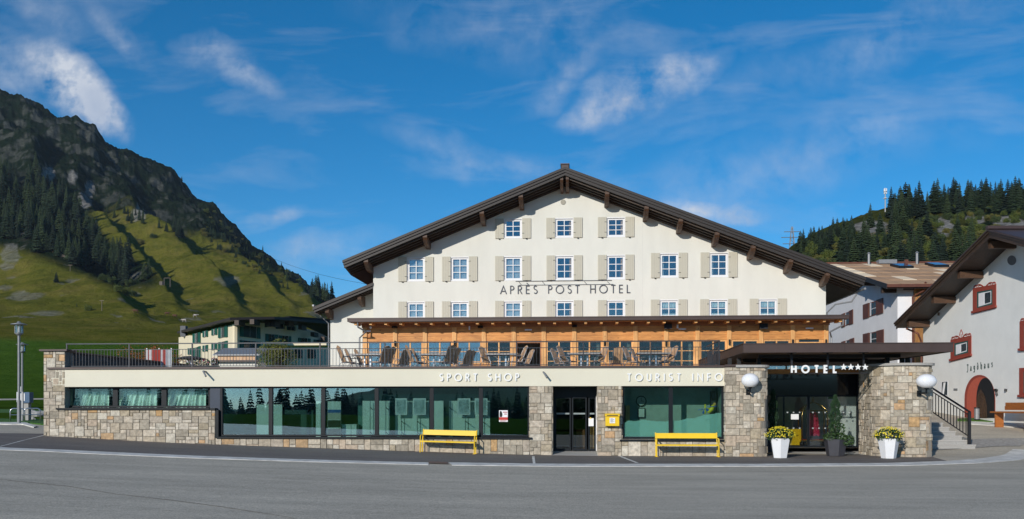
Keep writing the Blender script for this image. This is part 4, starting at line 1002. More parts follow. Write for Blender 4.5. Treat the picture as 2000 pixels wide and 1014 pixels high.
# ------------------------------------------------------------------ shop displays seen through the glass
def ptrans(px, py, Y): return P(px, py, Y)
def board(name, pa, pb, ta, tb, Y, m, label, cat, group=None, th=.03, parent=None):
    a, c = P(pa, tb, Y), P(pb, ta, Y)
    o = MB().box(a.x, c.x, Y, Y+th, a.z, c.z).build(name, m, parent)
    if parent is None: tag(o, label, cat, group)
    return o
board('display_wall', 501, 551, 790, 851, 1.2, M['panelw'], 'tall pale panel behind the first mullion of the shop window', 'partition', 'pale display partitions in the shop')
board('display_wall', 708, 761, 783, 851, 1.3, M['panelw'], 'wide pale panel with a bright rail right of the poster stand', 'partition', 'pale display partitions in the shop')
board('display_wall', 772, 838, 783, 851, 1.3, M['panelw'], 'pale panel behind the pair of snow pictures on the left', 'partition', 'pale display partitions in the shop')
board('display_wall', 848, 866, 783, 851, 1.3, M['panelw'], 'narrow pale panel right of the fourth mullion', 'partition', 'pale display partitions in the shop')
board('display_wall', 877, 957, 783, 851, 1.3, M['panelw'], 'wide pale panel behind the pair of snow pictures on the right', 'partition', 'pale display partitions in the shop')
board('rear_display_wall', 699, 958, 770, 853, 1.75, mat('teal_display_wall', (.13,.27,.25), .85), 'long teal wall behind the pale partitions in the sport shop', 'partition')
board('rear_display_wall', 556, 612, 800, 852, 2.2, mat('dark_teal_wall', (.06,.12,.11), .85), 'low dark teal counter front between the first and second mullions', 'partition')
def stand(px, pic, label, base=845):
    Y = 1.1; a = P(px, 783 if not pic else 810, Y); z0 = .47
    t = thing('display_stand', label, 'stand', (a.x, Y, z0), group='chrome display stands in the shop window')
    b = MB(); b.tube([(a.x, Y, z0), (a.x, Y, a.z)], .016, 8); b.box(a.x-.16, a.x+.16, Y-.12, Y+.12, z0, z0+.012); b.build('pole', M['steel'], t)
    for zz in (a.z-.28, z0+.35):
        b = MB(); b.tube([(a.x, Y, zz+.03), (a.x+.16, Y-.2, zz-.08)], .014, 6); b.build('arm', M['black'], t)
for k, (px, pic) in enumerate(((723, 0), (753.5, 0), (784, 1), (815, 1), (877.5, 0), (909, 1), (941, 1))):
    stand(px, pic, f'slim chrome stand with black arms, number {["one","two","three","four","five","six","seven"][k]} from the left in the shop window')
M['snowpic'] = mat('snow_picture', (.75,.8,.8), .7, scale=2.2, detail=3, col2=(.10,.17,.18))
for k, (px, w) in enumerate(((783.5, 23), (819, 25), (906, 25), (939.5, 25))):
    Y = .95; a, c = P(px-w/2, 810.5, Y), P(px+w/2, 778, Y)
    nm = ['first', 'second', 'third', 'fourth'][k]
    t = thing('framed_picture', f'white framed snow mountain picture, {nm} from the left in the shop window', 'picture', ((a.x+c.x)/2, Y, a.z), group='framed snow pictures in the shop window')
    MB().box(a.x, c.x, Y, Y+.03, a.z, c.z).build('frame', M['white'], t)
    o = MB().box(a.x+.045, c.x-.045, Y-.006, Y-.001, a.z+.05, c.z-.05).build('picture', M['snowpic'], t)
# poster on the pane
def poster():
    a, c = P(974.5, 824, .13), P(991.5, 801.5, .13); t = thing('window_poster', 'white and red poster stuck inside the right shop pane', 'poster', ((a.x+c.x)/2, .13, a.z))
    MB().box(a.x, c.x, .178, .183, a.z, c.z).build('sheet', M['white'], t)
    h = c.z-a.z; w = c.x-a.x
    MB().box(a.x+.0, c.x, .172, .177, a.z+h*.16, a.z+h*.40).build('red_band', mat('poster_red', (.55,.03,.02), .6), t)
    b = MB(); b.add([(a.x+.02,.174,a.z+h*.42),(a.x+w*.34,.174,a.z+h*.42),(a.x+w*.4,.174,a.z+h*.62),(a.x+w*.3,.174,a.z+h*.9),(a.x+w*.1,.174,a.z+h*.95),(a.x+.02,.174,a.z+h*.7)], [(0,1,2,3,4,5)]); b.build('print', M['dark'], t)
    b = MB()
    for k, (q0, q1) in enumerate(((.45, .95), (.6, .9))): b.box(a.x+w*q0, a.x+w*q1, .171, .176, a.z+h*(.80-.16*k), a.z+h*(.87-.16*k))
    for k in range(3): b.box(a.x+w*.1, a.x+w*(.9-.1*k), .171, .176, a.z+h*(.11-.035*k), a.z+h*(.125-.035*k))
    b.build('print_line', mat('poster_ink', (.4,.03,.03), .6), t)
poster()
# info display with hotel picture, leaflets and low table
def info():
    Y = 1.3; a, c = P(640, 853, Y), P(666, 784, Y)
    t = thing('poster_stand', 'tall info poster stand with blue stripe behind the second mullion', 'stand', (a.x, Y, .46))
    MB().box(a.x, c.x, Y, Y+.03, .47, c.z).build('board', M['panelw'], t)
    for y0, y1, m, n in ((800, 806, mat('poster_blue', (.02,.12,.35), .6), 'blue_stripe'), (820, 834, M['dark'], 'photo'), (806, 819, mat('poster_cream', (.5,.48,.42), .7), 'photo'), (836, 850, mat('poster_brown', (.10,.05,.03), .7), 'photo')):
        MB().box(a.x+.01, c.x-.01, Y-.006, Y-.001, P(0, y1, Y).z, P(0, y0, Y).z).build(n, m, t)
    a, c = P(617, 853, Y), P(626, 784, Y)
    t = thing('leaflet_stand', 'narrow white leaflet stand with blue foot left of the second mullion', 'stand', (a.x, Y, .46))
    MB().box(a.x, c.x, Y, Y+.03, .47, c.z).build('board', M['panelw'], t); MB().box(a.x, c.x, Y-.006, Y-.001, .49, .62).build('blue_stripe', mat('leaflet_blue', (.02,.2,.5), .6), t)
    a, c = P(668, 852, Y), P(696, 829, Y)
    t = thing('covered_table', 'low table under a white cloth inside the shop window', 'table', (a.x, Y, .46))
    b = MB(); b.box(a.x, a.x+.35, Y, Y+.4, .46, c.z-.03).box(c.x-.2, c.x, Y, Y+.4, .46, c.z-.03); b.build('cloth_side', M['panelw'], t); MB().box(a.x-.02, c.x+.02, Y-.02, Y+.42, c.z-.03, c.z).build('table_top', M['panelw'], t)
info()
# tourist office: clock, notice, frosted snow-drift foil and a snowmaking model
def office():
    p = P(1252.5, 783.5, 1.6); t = thing('wall_clock', 'round dark framed clock on the office wall', 'clock', (p.x, 1.6, p.z-.2))
    b = MB(); b.tube([(p.x+.19*math.cos(q), 1.64, p.z+.19*math.sin(q)) for q in np.linspace(0, 2*math.pi, 25)], .022, 6); b.build('rim', M['black'], t)
    MB().add([(p.x+.18*math.cos(q), 1.65, p.z+.18*math.sin(q)) for q in np.linspace(0, 2*math.pi, 25)[:-1]], [tuple(range(24))]).build('dial', M['rceil'], t)
    b = MB(); b.box(p.x-.008, p.x+.008, 1.63, 1.635, p.z, p.z+.13).box(p.x, p.x+.1, 1.62, 1.625, p.z-.008, p.z+.008); b.build('hand', M['black'], t)
    a, c = P(1246, 816, 1.6), P(1260, 797, 1.6); t = thing('notice_frame', 'dark framed notice below the clock', 'notice', (a.x, 1.6, a.z))
    MB().box(a.x, c.x, 1.6, 1.63, a.z, c.z).build('frame', M['black'], t); MB().box(a.x+.03, c.x-.03, 1.592, 1.598, a.z+.03, c.z-.03).build('sheet', M['rceil'], t)
    # snow drift foil
    pts = [(1217, 828), (1228, 821), (1240, 823), (1256, 820), (1270, 822), (1285, 823), (1300, 824), (1311, 822), (1330, 821), (1342, 817), (1356, 818), (1370, 812), (1384, 810), (1395, 808), (1412, 806)]
    top = [P(a, c_, .24) for a, c_ in pts]; z0 = FZ(855)+.04; b = MB(); n = len(top)
    rr = random.Random(3); tt = []
    for q, r_ in zip(top, top[1:]):
        for k in range(5): tt.append(q.lerp(r_, k/5)+Vector((0, 0, rr.uniform(-.012, .012))))
    tt.append(top[-1]); n = len(tt)
    b.add([tuple(q) for q in tt]+[(q.x, q.y, z0) for q in tt], [(i, n+i, n+i+1, i+1) for i in range(n-1)])
    m = bpy.data.materials.new('frosted_foil'); m.use_nodes = True; bb = m.node_tree.nodes['Principled BSDF']; bb.inputs['Base Color'].default_value = (.42,.62,.56,1); bb.inputs['Alpha'].default_value = .62; bb.inputs['Roughness'].default_value = .6
    o = b.build('snow_foil', m); tag(o, 'frosted snow-drift film on the tourist office window', 'window film')
    # figure of a skier hung in the window: yellow and blue suit, skis
    p = P(1378, 800, .8); t = thing('skier_puppet', 'small yellow and blue skier figure hanging in the office window', 'figure', (p.x, .8, p.z-.2))
    yb = mat('puppet_yellow', (.75,.55,.03), .6); bl = mat('puppet_blue', (.02,.14,.6), .6)
    b = MB(); b.tube([(p.x+.1,.8,p.z-.12),(p.x+.22,.8,p.z+.02),(p.x+.3,.8,p.z+.16)], [.06,.09,.06], 10); b.build('body', yb, t, smooth=True)
    b = MB(); b.tube([(p.x-.1,.8,p.z-.15),(p.x+.0,.8,p.z+.0),(p.x+.14,.8,p.z-.05)], [.035,.05,.06], 8); b.build('leg', bl, t, smooth=True)
    b = MB(); b.tube([(p.x-.02,.76,p.z+.2),(p.x-.02,.76,p.z-.16)], .03, 8); b.tube([(p.x-.02,.76,p.z+.05),(p.x-.18,.76,p.z-.02)], .02, 6); b.tube([(p.x-.02,.76,p.z+.05),(p.x+.15,.76,p.z+.03)], .02, 6); b.build('arm', yb, t, smooth=True)
    b = MB(); b.beam((p.x-.3,.72,p.z-.02), (p.x+.05,.72,p.z+.05), .06, .015); b.beam((p.x+.1,.72,p.z+.1), (p.x+.42,.72,p.z+.13), .06, .015); b.build('ski', bl, t)
    MB().ball((p.x+.34,.8,p.z+.2), .06, .06, .065).build('head', M['ochre'], t, smooth=True)
    a, c = P(1389, 850, 1.3), P(1398, 764, 1.3); box_ = MB().box(a.x, c.x, 1.3, 1.65, .46, c.z).build('column', M['black'], pod)
    a, c = P(1222, 823, 1.2), P(1230, 792, 1.2); o = MB().box(a.x, c.x, 1.2, 1.6, .46, c.z).build('wood_cabinet', M['larchv']); tag(o, 'brown wooden cabinet at the left of the tourist office', 'cabinet')
office()
# ------------------------------------------------------------------ recessed glass door between the piers
def doorway():
    Y = 1.0; x0, x1 = FX(1078), FX(1168); zg = .14
    b = MB(); b.hexa([(x0,.02,-.05),(x1,.02,-.05),(x1,.02,.02),(x0,.02,.03)], [(x0,Y+.3,-.05),(x1,Y+.3,-.05),(x1,Y+.3,zg),(x0,Y+.3,zg)]); b.build('threshold', M['granite'], pod)
    box('soffit', M['render'], pod, x0+.0, x1, .36, Y+.3, BAND_B+.02, BAND_B+.05)
    d0, d1 = P(1078, 0, Y).x-.02, P(1165.5, 0, Y).x; zt = P(1120, 769, Y).z; zt2 = P(1120, 775, Y).z
    MB().box(d0, d1, Y, Y+.25, zt2, BAND_B+.02).build('door_header', M['anthra'], pod)
    t = MB(); fo = None
    for k, (a, c) in enumerate(((1084, 1115), (1117, 1146), (1149, 1164))):
        xa, xc = P(a, 0, Y).x, P(c, 0, Y).x
        f = MB(); y0 = Y+(.03 if k == 1 else .06)
        f.box(xa, xa+.05, y0, y0+.05, zg, zt2).box(xc-.05, xc, y0, y0+.05, zg, zt2).box(xa+.05, xc-.05, y0, y0+.05, zg, zg+.08).box(xa+.05, xc-.05, y0, y0+.05, zt2-.06, zt2)
        fo = f.build('glass_door', M['anthra'], pod)
        MB().box(xa+.05, xc-.05, y0+.02, y0+.028, zg+.08, zt2-.06).build('pane', M['dglass'], fo)
        z = P(1120, 808, Y).z; MB().box(xa+.06, xc-.06, y0+.008, y0+.014, z-.03, z+.03).build('marking_stripe', mat('etched_stripe', (.25,.3,.3), .7), fo)
    MB().box(d0, P(1084, 0, Y).x, Y+.05, Y+.12, zg, zt2).build('door_frame', M['anthra'], pod)
    MB().box(P(1164, 0, Y).x, P(1166.3, 0, Y).x, Y-.1, Y+.12, zg, zt2).build('door_jamb', M['white'], pod)
    room(d0, d1, Y+.2, 4.5, zg, BAND_B, M['dark'], M['rfloor'], M['dark'])
    o = MB().box(P(1153, 0, 2).x, P(1166, 0, 2).x, 1.6, 2.2, zg+.01, zg+.9).build('wood_counter', M['larchv']); tag(o, 'brown wooden counter just inside the glass shop door', 'counter')
    o = MB().box(P(1150, 0, 2).x-.5, P(1150, 0, 2).x-.15, 2.6, 3.0, zg+.01, zg+.8).build('wood_crate', M['larchd']); tag(o, 'dark wooden box inside the glass shop door', 'box')
    a, c = P(1149.5, 832.5, .98), P(1159.5, 817, .98); t = thing('door_notice', 'white notice with yellow tab on the glass door', 'notice', (a.x, .98, a.z))
    MB().box(a.x, c.x, .995, 1.0, a.z, c.z).build('sheet', M['white'], t); MB().box(a.x+.05, a.x+.1, .988, .993, c.z-.02, c.z+.03).build('tab', M['yellow'], t)
    p = P(1118, 762, .6); t = thing('motion_sensor', 'small black sensor on the ceiling of the shop doorway', 'sensor', (p.x, .6, BAND_B)); MB().box(p.x-.09, p.x+.09, .5, .62, BAND_B-.05, BAND_B+.015).build('housing', M['black'], t)
doorway()
# band lettering
for txt, a, c in (('SPORT SHOP', 859, 1014), ('TOURIST INFO', 1225, 1410.5)):
    A_, C_ = P(a, 744.3, 0), P(c, 744, 0); h = 14.2/52.1
    lettering(txt, lambda x, z, d: (x, -.04-d, A_.z+z), A_.x, C_.x, h, .045, .02).build('sign_lettering', M['letter'], pod)
for px, py, k in ((400, 729, 0), (1062, 732, 1), (0, 0, 2)):
    if k == 2: continue
    p = P(px, py, -.1); t = thing('water_spout', ['small bent metal spout on the left end of the cream band', 'small dark metal spout right of the sport shop lettering'][k], 'spout', (p.x, 0, p.z), group='spouts on the cream band')
    b = MB(); b.tube([(p.x, .0, p.z+.06), (p.x-.02, -.2, p.z+.07), (p.x+.16, -.38, p.z-.13)] if k == 0 else [(p.x-.02, .0, p.z+.1), (p.x, -.1, p.z+.08), (p.x+.13, -.3, p.z-.12)], .035, 8); b.build('pipe', M['gsteel'], t)

# ------------------------------------------------------------------ main entrance: pier, curved wall, glass front, canopy
ent = thing('entrance_building', 'stone-walled hotel entrance with curved wall and dark glass front', 'building', (FX(1600), 2, 0))
def entrance():
    zc = FZ(719)
    x0, x1 = FX(1416), FX(1500); z0 = -.15
    # gently rounded right-hand corner of the pier
    r = .35; Wd = (x1-x0-r)+r*math.pi/2+2.2
    def path(u):
        if u < x1-x0-r: return x0+u, -.12, 0, -1
        u2 = u-(x1-x0-r)
        if u2 < r*math.pi/2:
            t = u2/r; return x1-r+r*math.sin(t), -.12+r-r*math.cos(t), math.sin(t), -math.cos(t)
        return x1, -.12+r+(u2-r*math.pi/2), 1, 0
    def pt(path):
        def f(u, v, d):
            x, y, nx, ny = path(u); return (x+nx*d, y+ny*d, z0+v)
        return f
    b = MB(); ashlar(b, Wd, zc-z0, pt(path), seed=61); b.build('stone_facing', M['stone'], ent)
    def core(path, W_, back, name='wall_core', top=zc):
        q = [path(u) for u in np.linspace(0, W_, 60)]; ps = [(x-nx*.001, y-ny*.001, z0) for x, y, nx, ny in q]+back
        MB().prism([Vector(p) for p in ps], (0, 0, top-z0)).build(name, M['mortar'], ent)
    core(path, Wd, [(x0, path(Wd)[1], z0)])
    cap = MB(); q = [path(u) for u in np.linspace(x1-x0-1.2, Wd, 40)]
    cap.prism([(x+nx*.1, y+ny*.1, zc) for x, y, nx, ny in q]+[(x0+.3, q[-1][1], zc)], (0, 0, .09)); cap.build('wall_cap', M['granite'], ent)
    MB().box(XR-.02, x0+.75, -.16, .5, BAND_T-.03+.02, BAND_T+.07).build('coping', M['flash'], ent)
    # left return of the pier towards the window band
    bl = MB(); ashlar(bl, .3, zc-z0, lambda u, v, d: (x0-d, .14-u+.0, z0+v), seed=66); bl.build('stone_facing', M['stone'], ent)
    # curved wall on the right
    xa, xb = P(1698, 0, 1.1).x, FX(1821); cxr = 1.15
    def path2(u):
        L1 = 1.4
        if u < L1: return xa, 2.3-u-.0, -1, 0
        R2 = 1.0; a2 = R2*math.pi/2; u2 = u-L1
        y0_ = 2.3-L1
        if u2 < a2:
            t = u2/R2; return xa+R2-R2*math.cos(t), y0_-R2*math.sin(t), -math.cos(t), -math.sin(t)
        u3 = u2-a2
        Wf = xb-xa-R2
        if u3 < Wf:
            s = u3/Wf; return xa+R2+u3, y0_-R2-.10*math.sin(math.pi*s)+.12*s, 0, -1
        return xb, y0_-R2+.12+(u3-Wf), 1, 0
    W2 = 1.4+math.pi/2+(xb-xa-1.0)+2.6
    b = MB(); ashlar(b, W2, zc-z0+.05, pt(path2), seed=71, cell=.125); b.build('stone_facing', M['stone'], ent)
    core(path2, W2, [], top=zc+.04)
    q = [path2(u) for u in np.linspace(.2, W2, 70)]
    MB().prism([(x+nx*.12, y+ny*.12, zc+.055) for x, y, nx, ny in q], (0, 0, .09)).build('wall_cap', M['granite'], ent)
    # rear stone wall under the roof (right) and far recess wall
    # glass front
    Y = 3.0; zg = .22
    g0, g1 = P(1500, 0, Y).x-.3, P(1681, 0, Y).x
    z_t = P(1600, 772, Y).z; z_tt = P(1600, 731, Y).z
    MB().box(g0, g1, Y, Y+.2, z_t, z_tt).build('transom_panel', mat('black_glass_panel', (.006,.006,.009), .08, spec=.6), ent)
    MB().box(g0, g1, Y+.0, Y+.12, zg, zg+.05).build('door_sill', M['anthra'], ent)
    for a, c, nm in ((1519, 1530, 0), (1533, 1577, 1), (1582, 1674, 0)):
        xa_, xc_ = P(a, 0, Y).x, P(c, 0, Y).x; f = MB(); y0 = Y+.02+.05*nm; s = .035
        f.box(xa_-.05, xa_, y0, y0+.06, zg+.05, z_t).box(xc_, xc_+.05, y0, y0+.06, zg+.05, z_t).box(xa_, xc_, y0, y0+.06, z_t-.06, z_t)
        fo = f.build('glass_door', M['anthra'], ent)
        MB().box(xa_, xc_, y0+.02, y0+.03, zg+.05, z_t-.06).build('pane', M['eglass'], fo)
        dots = MB()
        for py in (805, 834):
            z = P(0, py, Y).z; n = int((xc_-xa_)/.24)
            for i in range(n): xx = xa_+.12+i*.24; dots.box(xx-.03, xx+.03, y0+.006, y0+.012, z-.025, z+.025)
        if dots.v: dots.build('marking_dots', mat('marking_dots', (.35,.38,.38), .6), fo)
    MB().box(P(1675, 0, Y).x, P(1681, 0, Y).x, Y-.05, Y+.2, zg, z_tt).build('door_post', M['anthra'], ent)
    MB().box(g1, P(1700, 0, 2.3).x+.6, Y-.6, Y+.3, zg-.4, 3.7).build('dark_stone_jamb', M['sidewall'], ent)
    # lobby: white side wall lit by the sun, dark rest
    MB().box(P(1630, 0, 3.9).x, g1+.33, 3.9, 4.0, zg, 2.55).build('lobby_wall', M['panelw'], ent)
    MB().box(g0, g1, 8, 8.1, zg, 3.3).build('lobby_wall', M['lobby'], ent)
    MB().box(g0-.1, g1+1.4, Y+.25, 8, zg-.05, zg).build('lobby_floor', mat('lobby_floor', (.30,.26,.22), .4), ent)
    MB().box(g0-.1, g1+1.4, Y+.25, 8, z_t+.1, z_t+.15).build('lobby_ceiling', M['rceil'], ent)
    MB().box(g1+.35, g1+.45, Y+.3, 5.6, zg, 3.3).build('lobby_wall', M['panelw'], ent)
    # strip of glass and orange wood above the transom
    z = z_tt
    MB().box(g0, g1+.1, Y+.05, Y+.12, z+.0, FZ(722, Y)).build('wood_strip', M['larch'], ent)
    MB().box(g0, g1+.1, Y+.06, Y+.1, FZ(722, Y), FZ(716, Y)).build('clerestory_glass', M['bglass'], ent)
    sh = P(1690, 815, 2.6); o = MB().box(sh.x-.04, sh.x+.04, 2.62, 2.69, sh.z-.1, sh.z+.14).build('door_intercom', M['gsteel']); tag(o, 'small grey intercom panel beside the hotel door', 'intercom')
    a, c = P(1546, 819.5, Y-.05), P(1561, 809, Y-.05); o = MB().box(a.x, c.x, Y+.04, Y+.05, a.z, c.z).build('paper_notice', M['white']); tag(o, 'white paper notice on the hotel glass door', 'notice')
M['eglass'] = glass('entrance_glass', (.62,.66,.66), .04)
entrance()
canopy = thing('entrance_canopy', 'wide flat brown canopy carrying the white HOTEL letters and four stars', 'canopy', (FX(1650), 3, 0))
def canopy_():
    Yf = -.8; a = P(1452, 688.3, Yf); c = P(1862, 688.3, Yf); zb = P(1600, 688.3, Yf).z; zt = P(1600, 671.3, Yf).z; Yb = 11
    x0, x1 = a.x, c.x; q = MB(); t = .05
    q.box(x0, x1, Yf, Yf+t, zb, zt).box(x0, x0+t, Yf+t, Yb, zb, zt).box(x1-t, x1, Yf+t, Yb, zb, zt).box(x0+t, x1-t, Yb-t, Yb, zb, zt)
    q.box(x0-.03, x1+.03, Yf-.03, Yb, zt, zt+.025)
    fs = q.build('fascia', M['flash'], canopy)
    MB().box(P(1650,0,Yf).x-.004, P(1650,0,Yf).x+.004, Yf-.004, Yf-.001, zb, zt).build('joint', M['black'], fs)
    MB().box(x0+t, x1-t, Yf+t, Yb-t, zb+.03, zb+.06).build('soffit', M['soffit'], canopy)
    b = MB(); zs = zb+.03
    Y1 = 1.0
    b.box(x0+.9, x1-1.2, Y1, Y1+.14, zs-.13, zs); b.build('beam', M['black'], canopy)
    MB().box(x0+.9, x1-1.4, Y1+3.2, Y1+3.34, zs-.13, zs).build('beam', M['black'], canopy)
    for px, y in ((1425, 1.1), (1443, 1.1), (1482, 1.1), (1733, 1.1), (1762, 1.1), (1773, 1.1), (1728, 2.0)):
        x = P(px, 0, y).x; MB().box(x-.07, x+.07, y-.05, y+.09, FZ(719)-.05, zs-.135).build('post', M['black'], canopy)
    # light dots in the soffit, thin hangers and letters
    Yl = -.15
    for px in (1546, 1616.5, 1686.5):
        x = P(px, 0, Yl).x; q = MB(); q.box(x-.035, x+.035, Yl-.03, Yl+.03, FZ(726, Yl), zs-.02).box(x-.15, x+.15, Yl-.12, Yl+.12, zs-.02, zs-.0); q.build('hanger', M['black'], canopy)
    lo, hi = P(1545, 728.3, Yl-.05), P(1633, 714.3, Yl-.05)
    b = lettering('HOTEL', lambda x, z, d: (x, Yl-.06-d, lo.z+z), lo.x, hi.x, hi.z-lo.z, .065, .05); b.build('sign_lettering', M['letter'], canopy)
    MB().box(lo.x-.05, P(1696, 0, Yl).x, Yl-.03, Yl+.03, lo.z-.03, lo.z-.0).build('letter_rail', M['black'], canopy)
    for k in range(4):
        p = P(1648+k*14, 717.2, Yl-.08); b = MB(); ro, ri = .125, .052
        v = []
        for i in range(10):
            t_ = math.pi/2+i*math.pi/5; r_ = ro if i % 2 == 0 else ri; v.append((p.x+r_*math.cos(t_), p.z+r_*math.sin(t_)))
        b.prism([(x, p.y, z) for x, z in v], (0, .05, 0)); b.build('star', M['letter'], canopy)
    for px, y in ((1492, 1), (1567, 1), (1650, 1)):
        p = P(px, 0, 2.2); MB().lathe([(.09,-.02),(.09,0)], (p.x, 2.2, zs-.002), 16).build('downlight', M['gsteel'], canopy)
canopy_()
def globe(px, py, label, Y, rx, rz, dx=0):
    p = P(px, py, Y); t = thing('globe_lamp', label, 'lamp', (p.x, Y, p.z-rz), group='white globe lamps at the entrance')
    MB().ball(tuple(p), rx, rx*.8, rz, 40, 24).build('globe', M['globe'], t, smooth=True)
    q = MB(); q.lathe([(.07,-.03),(.09,.02)], (p.x, Y, p.z-rz-.0), 20); q.tube([(p.x, Y, p.z-rz), (p.x, Y+.02, p.z-rz-.16), (p.x+dx*.3, Y+.2, p.z-rz-.17), (p.x+dx, Y+.42, p.z-rz-.17)], .035, 10)
    q.box(p.x+dx-.07, p.x+dx+.07, Y+.40, Y+.46, p.z-rz-.27, p.z-rz-.07); q.build('bracket', M['anthra'], t)
globe(1465, 743, 'white oval globe lamp on the stone pier left of the entrance', -.56, .315, .262)
globe(1809.5, 744.5, 'white oval globe lamp at the right end of the curved stone wall', -.66, .355, .26, -.1)

# post box
def post_box():
    a, c = P(1182, 832, -.28), P(1210, 808, -.28); y0, y1 = -.28, 0
    t = thing('post_box', 'yellow wall post box with white label on the stone pier', 'post box', ((a.x+c.x)/2, 0, a.z))
    MB().box(a.x+.01, c.x-.01, y0+.01, y1, a.z, c.z-.08).build('body', M['yellow'], t)
    b = MB(); b.prism([(a.x-.01, y0-.02, c.z-.10), (a.x-.01, y0-.02, c.z-.035), (a.x-.01, y0+.06, c.z), (a.x-.01, y1, c.z+.01), (a.x-.01, y1, c.z-.08)], (c.x-a.x+.02, 0, 0)); lid = b.build('lid', M['yellow'], t)
    MB().box(a.x+.06, c.x-.06, y0-.028, y0-.022, c.z-.085, c.z-.055).build('slot', M['black'], lid)
    m = (a.x+c.x)/2; MB().box(m-.1, m+.1, y0-.002, y0+.008, a.z+.1, a.z+.3).build('label', M['white'], t)
    b = MB()
    for k in range(5): b.box(m-.07, m+(.07 if k % 2 else .03), y0-.006, y0-.004, a.z+.26-k*.03, a.z+.27-k*.03)
    b.build('print_line', M['black'], t)
    MB().box(m-.14, m+.14, y1-.0, y1+.02, a.z+.02, c.z-.1).build('backplate', M['anthra'], t)
post_box()

# yellow benches
def make_bench(L):
    t = thing('park_bench', 'x', 'bench'); ym = M['yellow']
    b = MB()
    for k in range(4): b.box(-L/2+.03, L/2-.03, .02+k*.105, .115+k*.105, .425+.0*k, .45)
    b.box(-L/2+.03, L/2-.03, -.004, .02, .40, .45); b.build('seat', ym, t, local=True)
    b = MB(); b.hexa([(-L/2+.04,.475,.66),(L/2-.04,.475,.66),(L/2-.04,.535,.85),(-L/2+.04,.535,.85)], [(-L/2+.04,.50,.655),(L/2-.04,.50,.655),(L/2-.04,.56,.845),(-L/2+.04,.56,.845)]); b.build('backrest', ym, t, local=True)
    for s in (-1, 1):
        x = s*(L/2-.02)
        b = MB(); b.tube([(x,.40,.0),(x,.43,.42),(x,.50,.65),(x,.57,.87)], .022, 8); b.box(x-.05,x+.05,.36,.46,0,.012); b.build('rear_leg', ym, t, local=True)
        b = MB(); b.tube([(x,.03,0),(x,.03,.42)], .022, 8); b.box(x-.05,x+.05,-.02,.1,0,.012); b.build('front_leg', ym, t, local=True)
        b = MB(); b.tube([(x,.03,.4),(x,.02,.55),(x,.035,.62),(x,.09,.655),(x,.3,.66),(x,.51,.64)], .02, 8); b.tube([(x,.03,.415),(x,.44,.415)], .018, 6); b.build('armrest', ym, t, local=True)
    return t
p = PG(868, 887.5); b1 = make_bench(2.08); place(b1, (p.x, -.62, float(G(p.x, -.6))-.0), math.radians(-2.5), label='yellow metal bench below the right panes of the sport shop'); b1.rotation_euler[1] = .022; b1['group'] = 'yellow benches on the pavement'
p = PG(1338.5, 891); b2 = make_bench(2.28); place(b2, (p.x, -.70, .012), 0, label='yellow metal bench below the tourist office window'); b2['group'] = 'yellow benches on the pavement'

# planters
def leafball(b, n, c, r, s, rr, col=None, flat=1.0):
    for _ in range(n):
        th, ph = rr.uniform(0, 2*math.pi), math.acos(rr.uniform(-1, 1)); k = rr.uniform(.55, 1)**.5
        q = Vector((c[0]+r[0]*k*math.sin(ph)*math.cos(th), c[1]+r[1]*k*math.sin(ph)*math.sin(th), c[2]+r[2]*k*math.cos(ph)))
        d = Vector((rr.gauss(0,1), rr.gauss(0,1), rr.gauss(0,1)*flat)).normalized(); e = d.cross(Vector((rr.gauss(0,1), rr.gauss(0,1), rr.gauss(0,1)))).normalized(); ss = s*rr.uniform(.6, 1.3)
        b.add([q-d*ss, q+e*ss*.45, q+d*ss, q-e*ss*.45], [(0,1,2,3)], col)
M['leaf'] = mat('leaf_green', (.035,.075,.018), .6, var=.45, scale=30)
M['thuja'] = mat('thuja_green', (.018,.055,.018), .7, var=.4, scale=14)
M['petal'] = mat('yellow_petals', (.85,.68,.03), .6, var=.12, scale=30)
def planter(name, label, loc, wt, wb, h, m, group=None, rot=.3, sides=8):
    t = thing(name, label, 'planter', loc, group=group); b = MB(); n = sides
    def ring(w, z): return [(w/2*math.cos(rot+2*math.pi*k/n), w/2*math.sin(rot+2*math.pi*k/n), z) for k in range(n)]
    v = ring(wb, 0)+ring(wt, h)+ring(wt-.06, h)+ring(wt-.08, h-.06)
    f = [tuple(range(n-1, -1, -1))]+[(j*n+i, j*n+(i+1) % n, (j+1)*n+(i+1) % n, (j+1)*n+i) for j in range(3) for i in range(n)]
    b.add(v, f); b.build('pot', m, t, local=True)
    b = MB(); b.add(ring(wt-.08, h-.07), [tuple(range(n))]); b.build('soil', M['dark'], t, local=True)
    return t
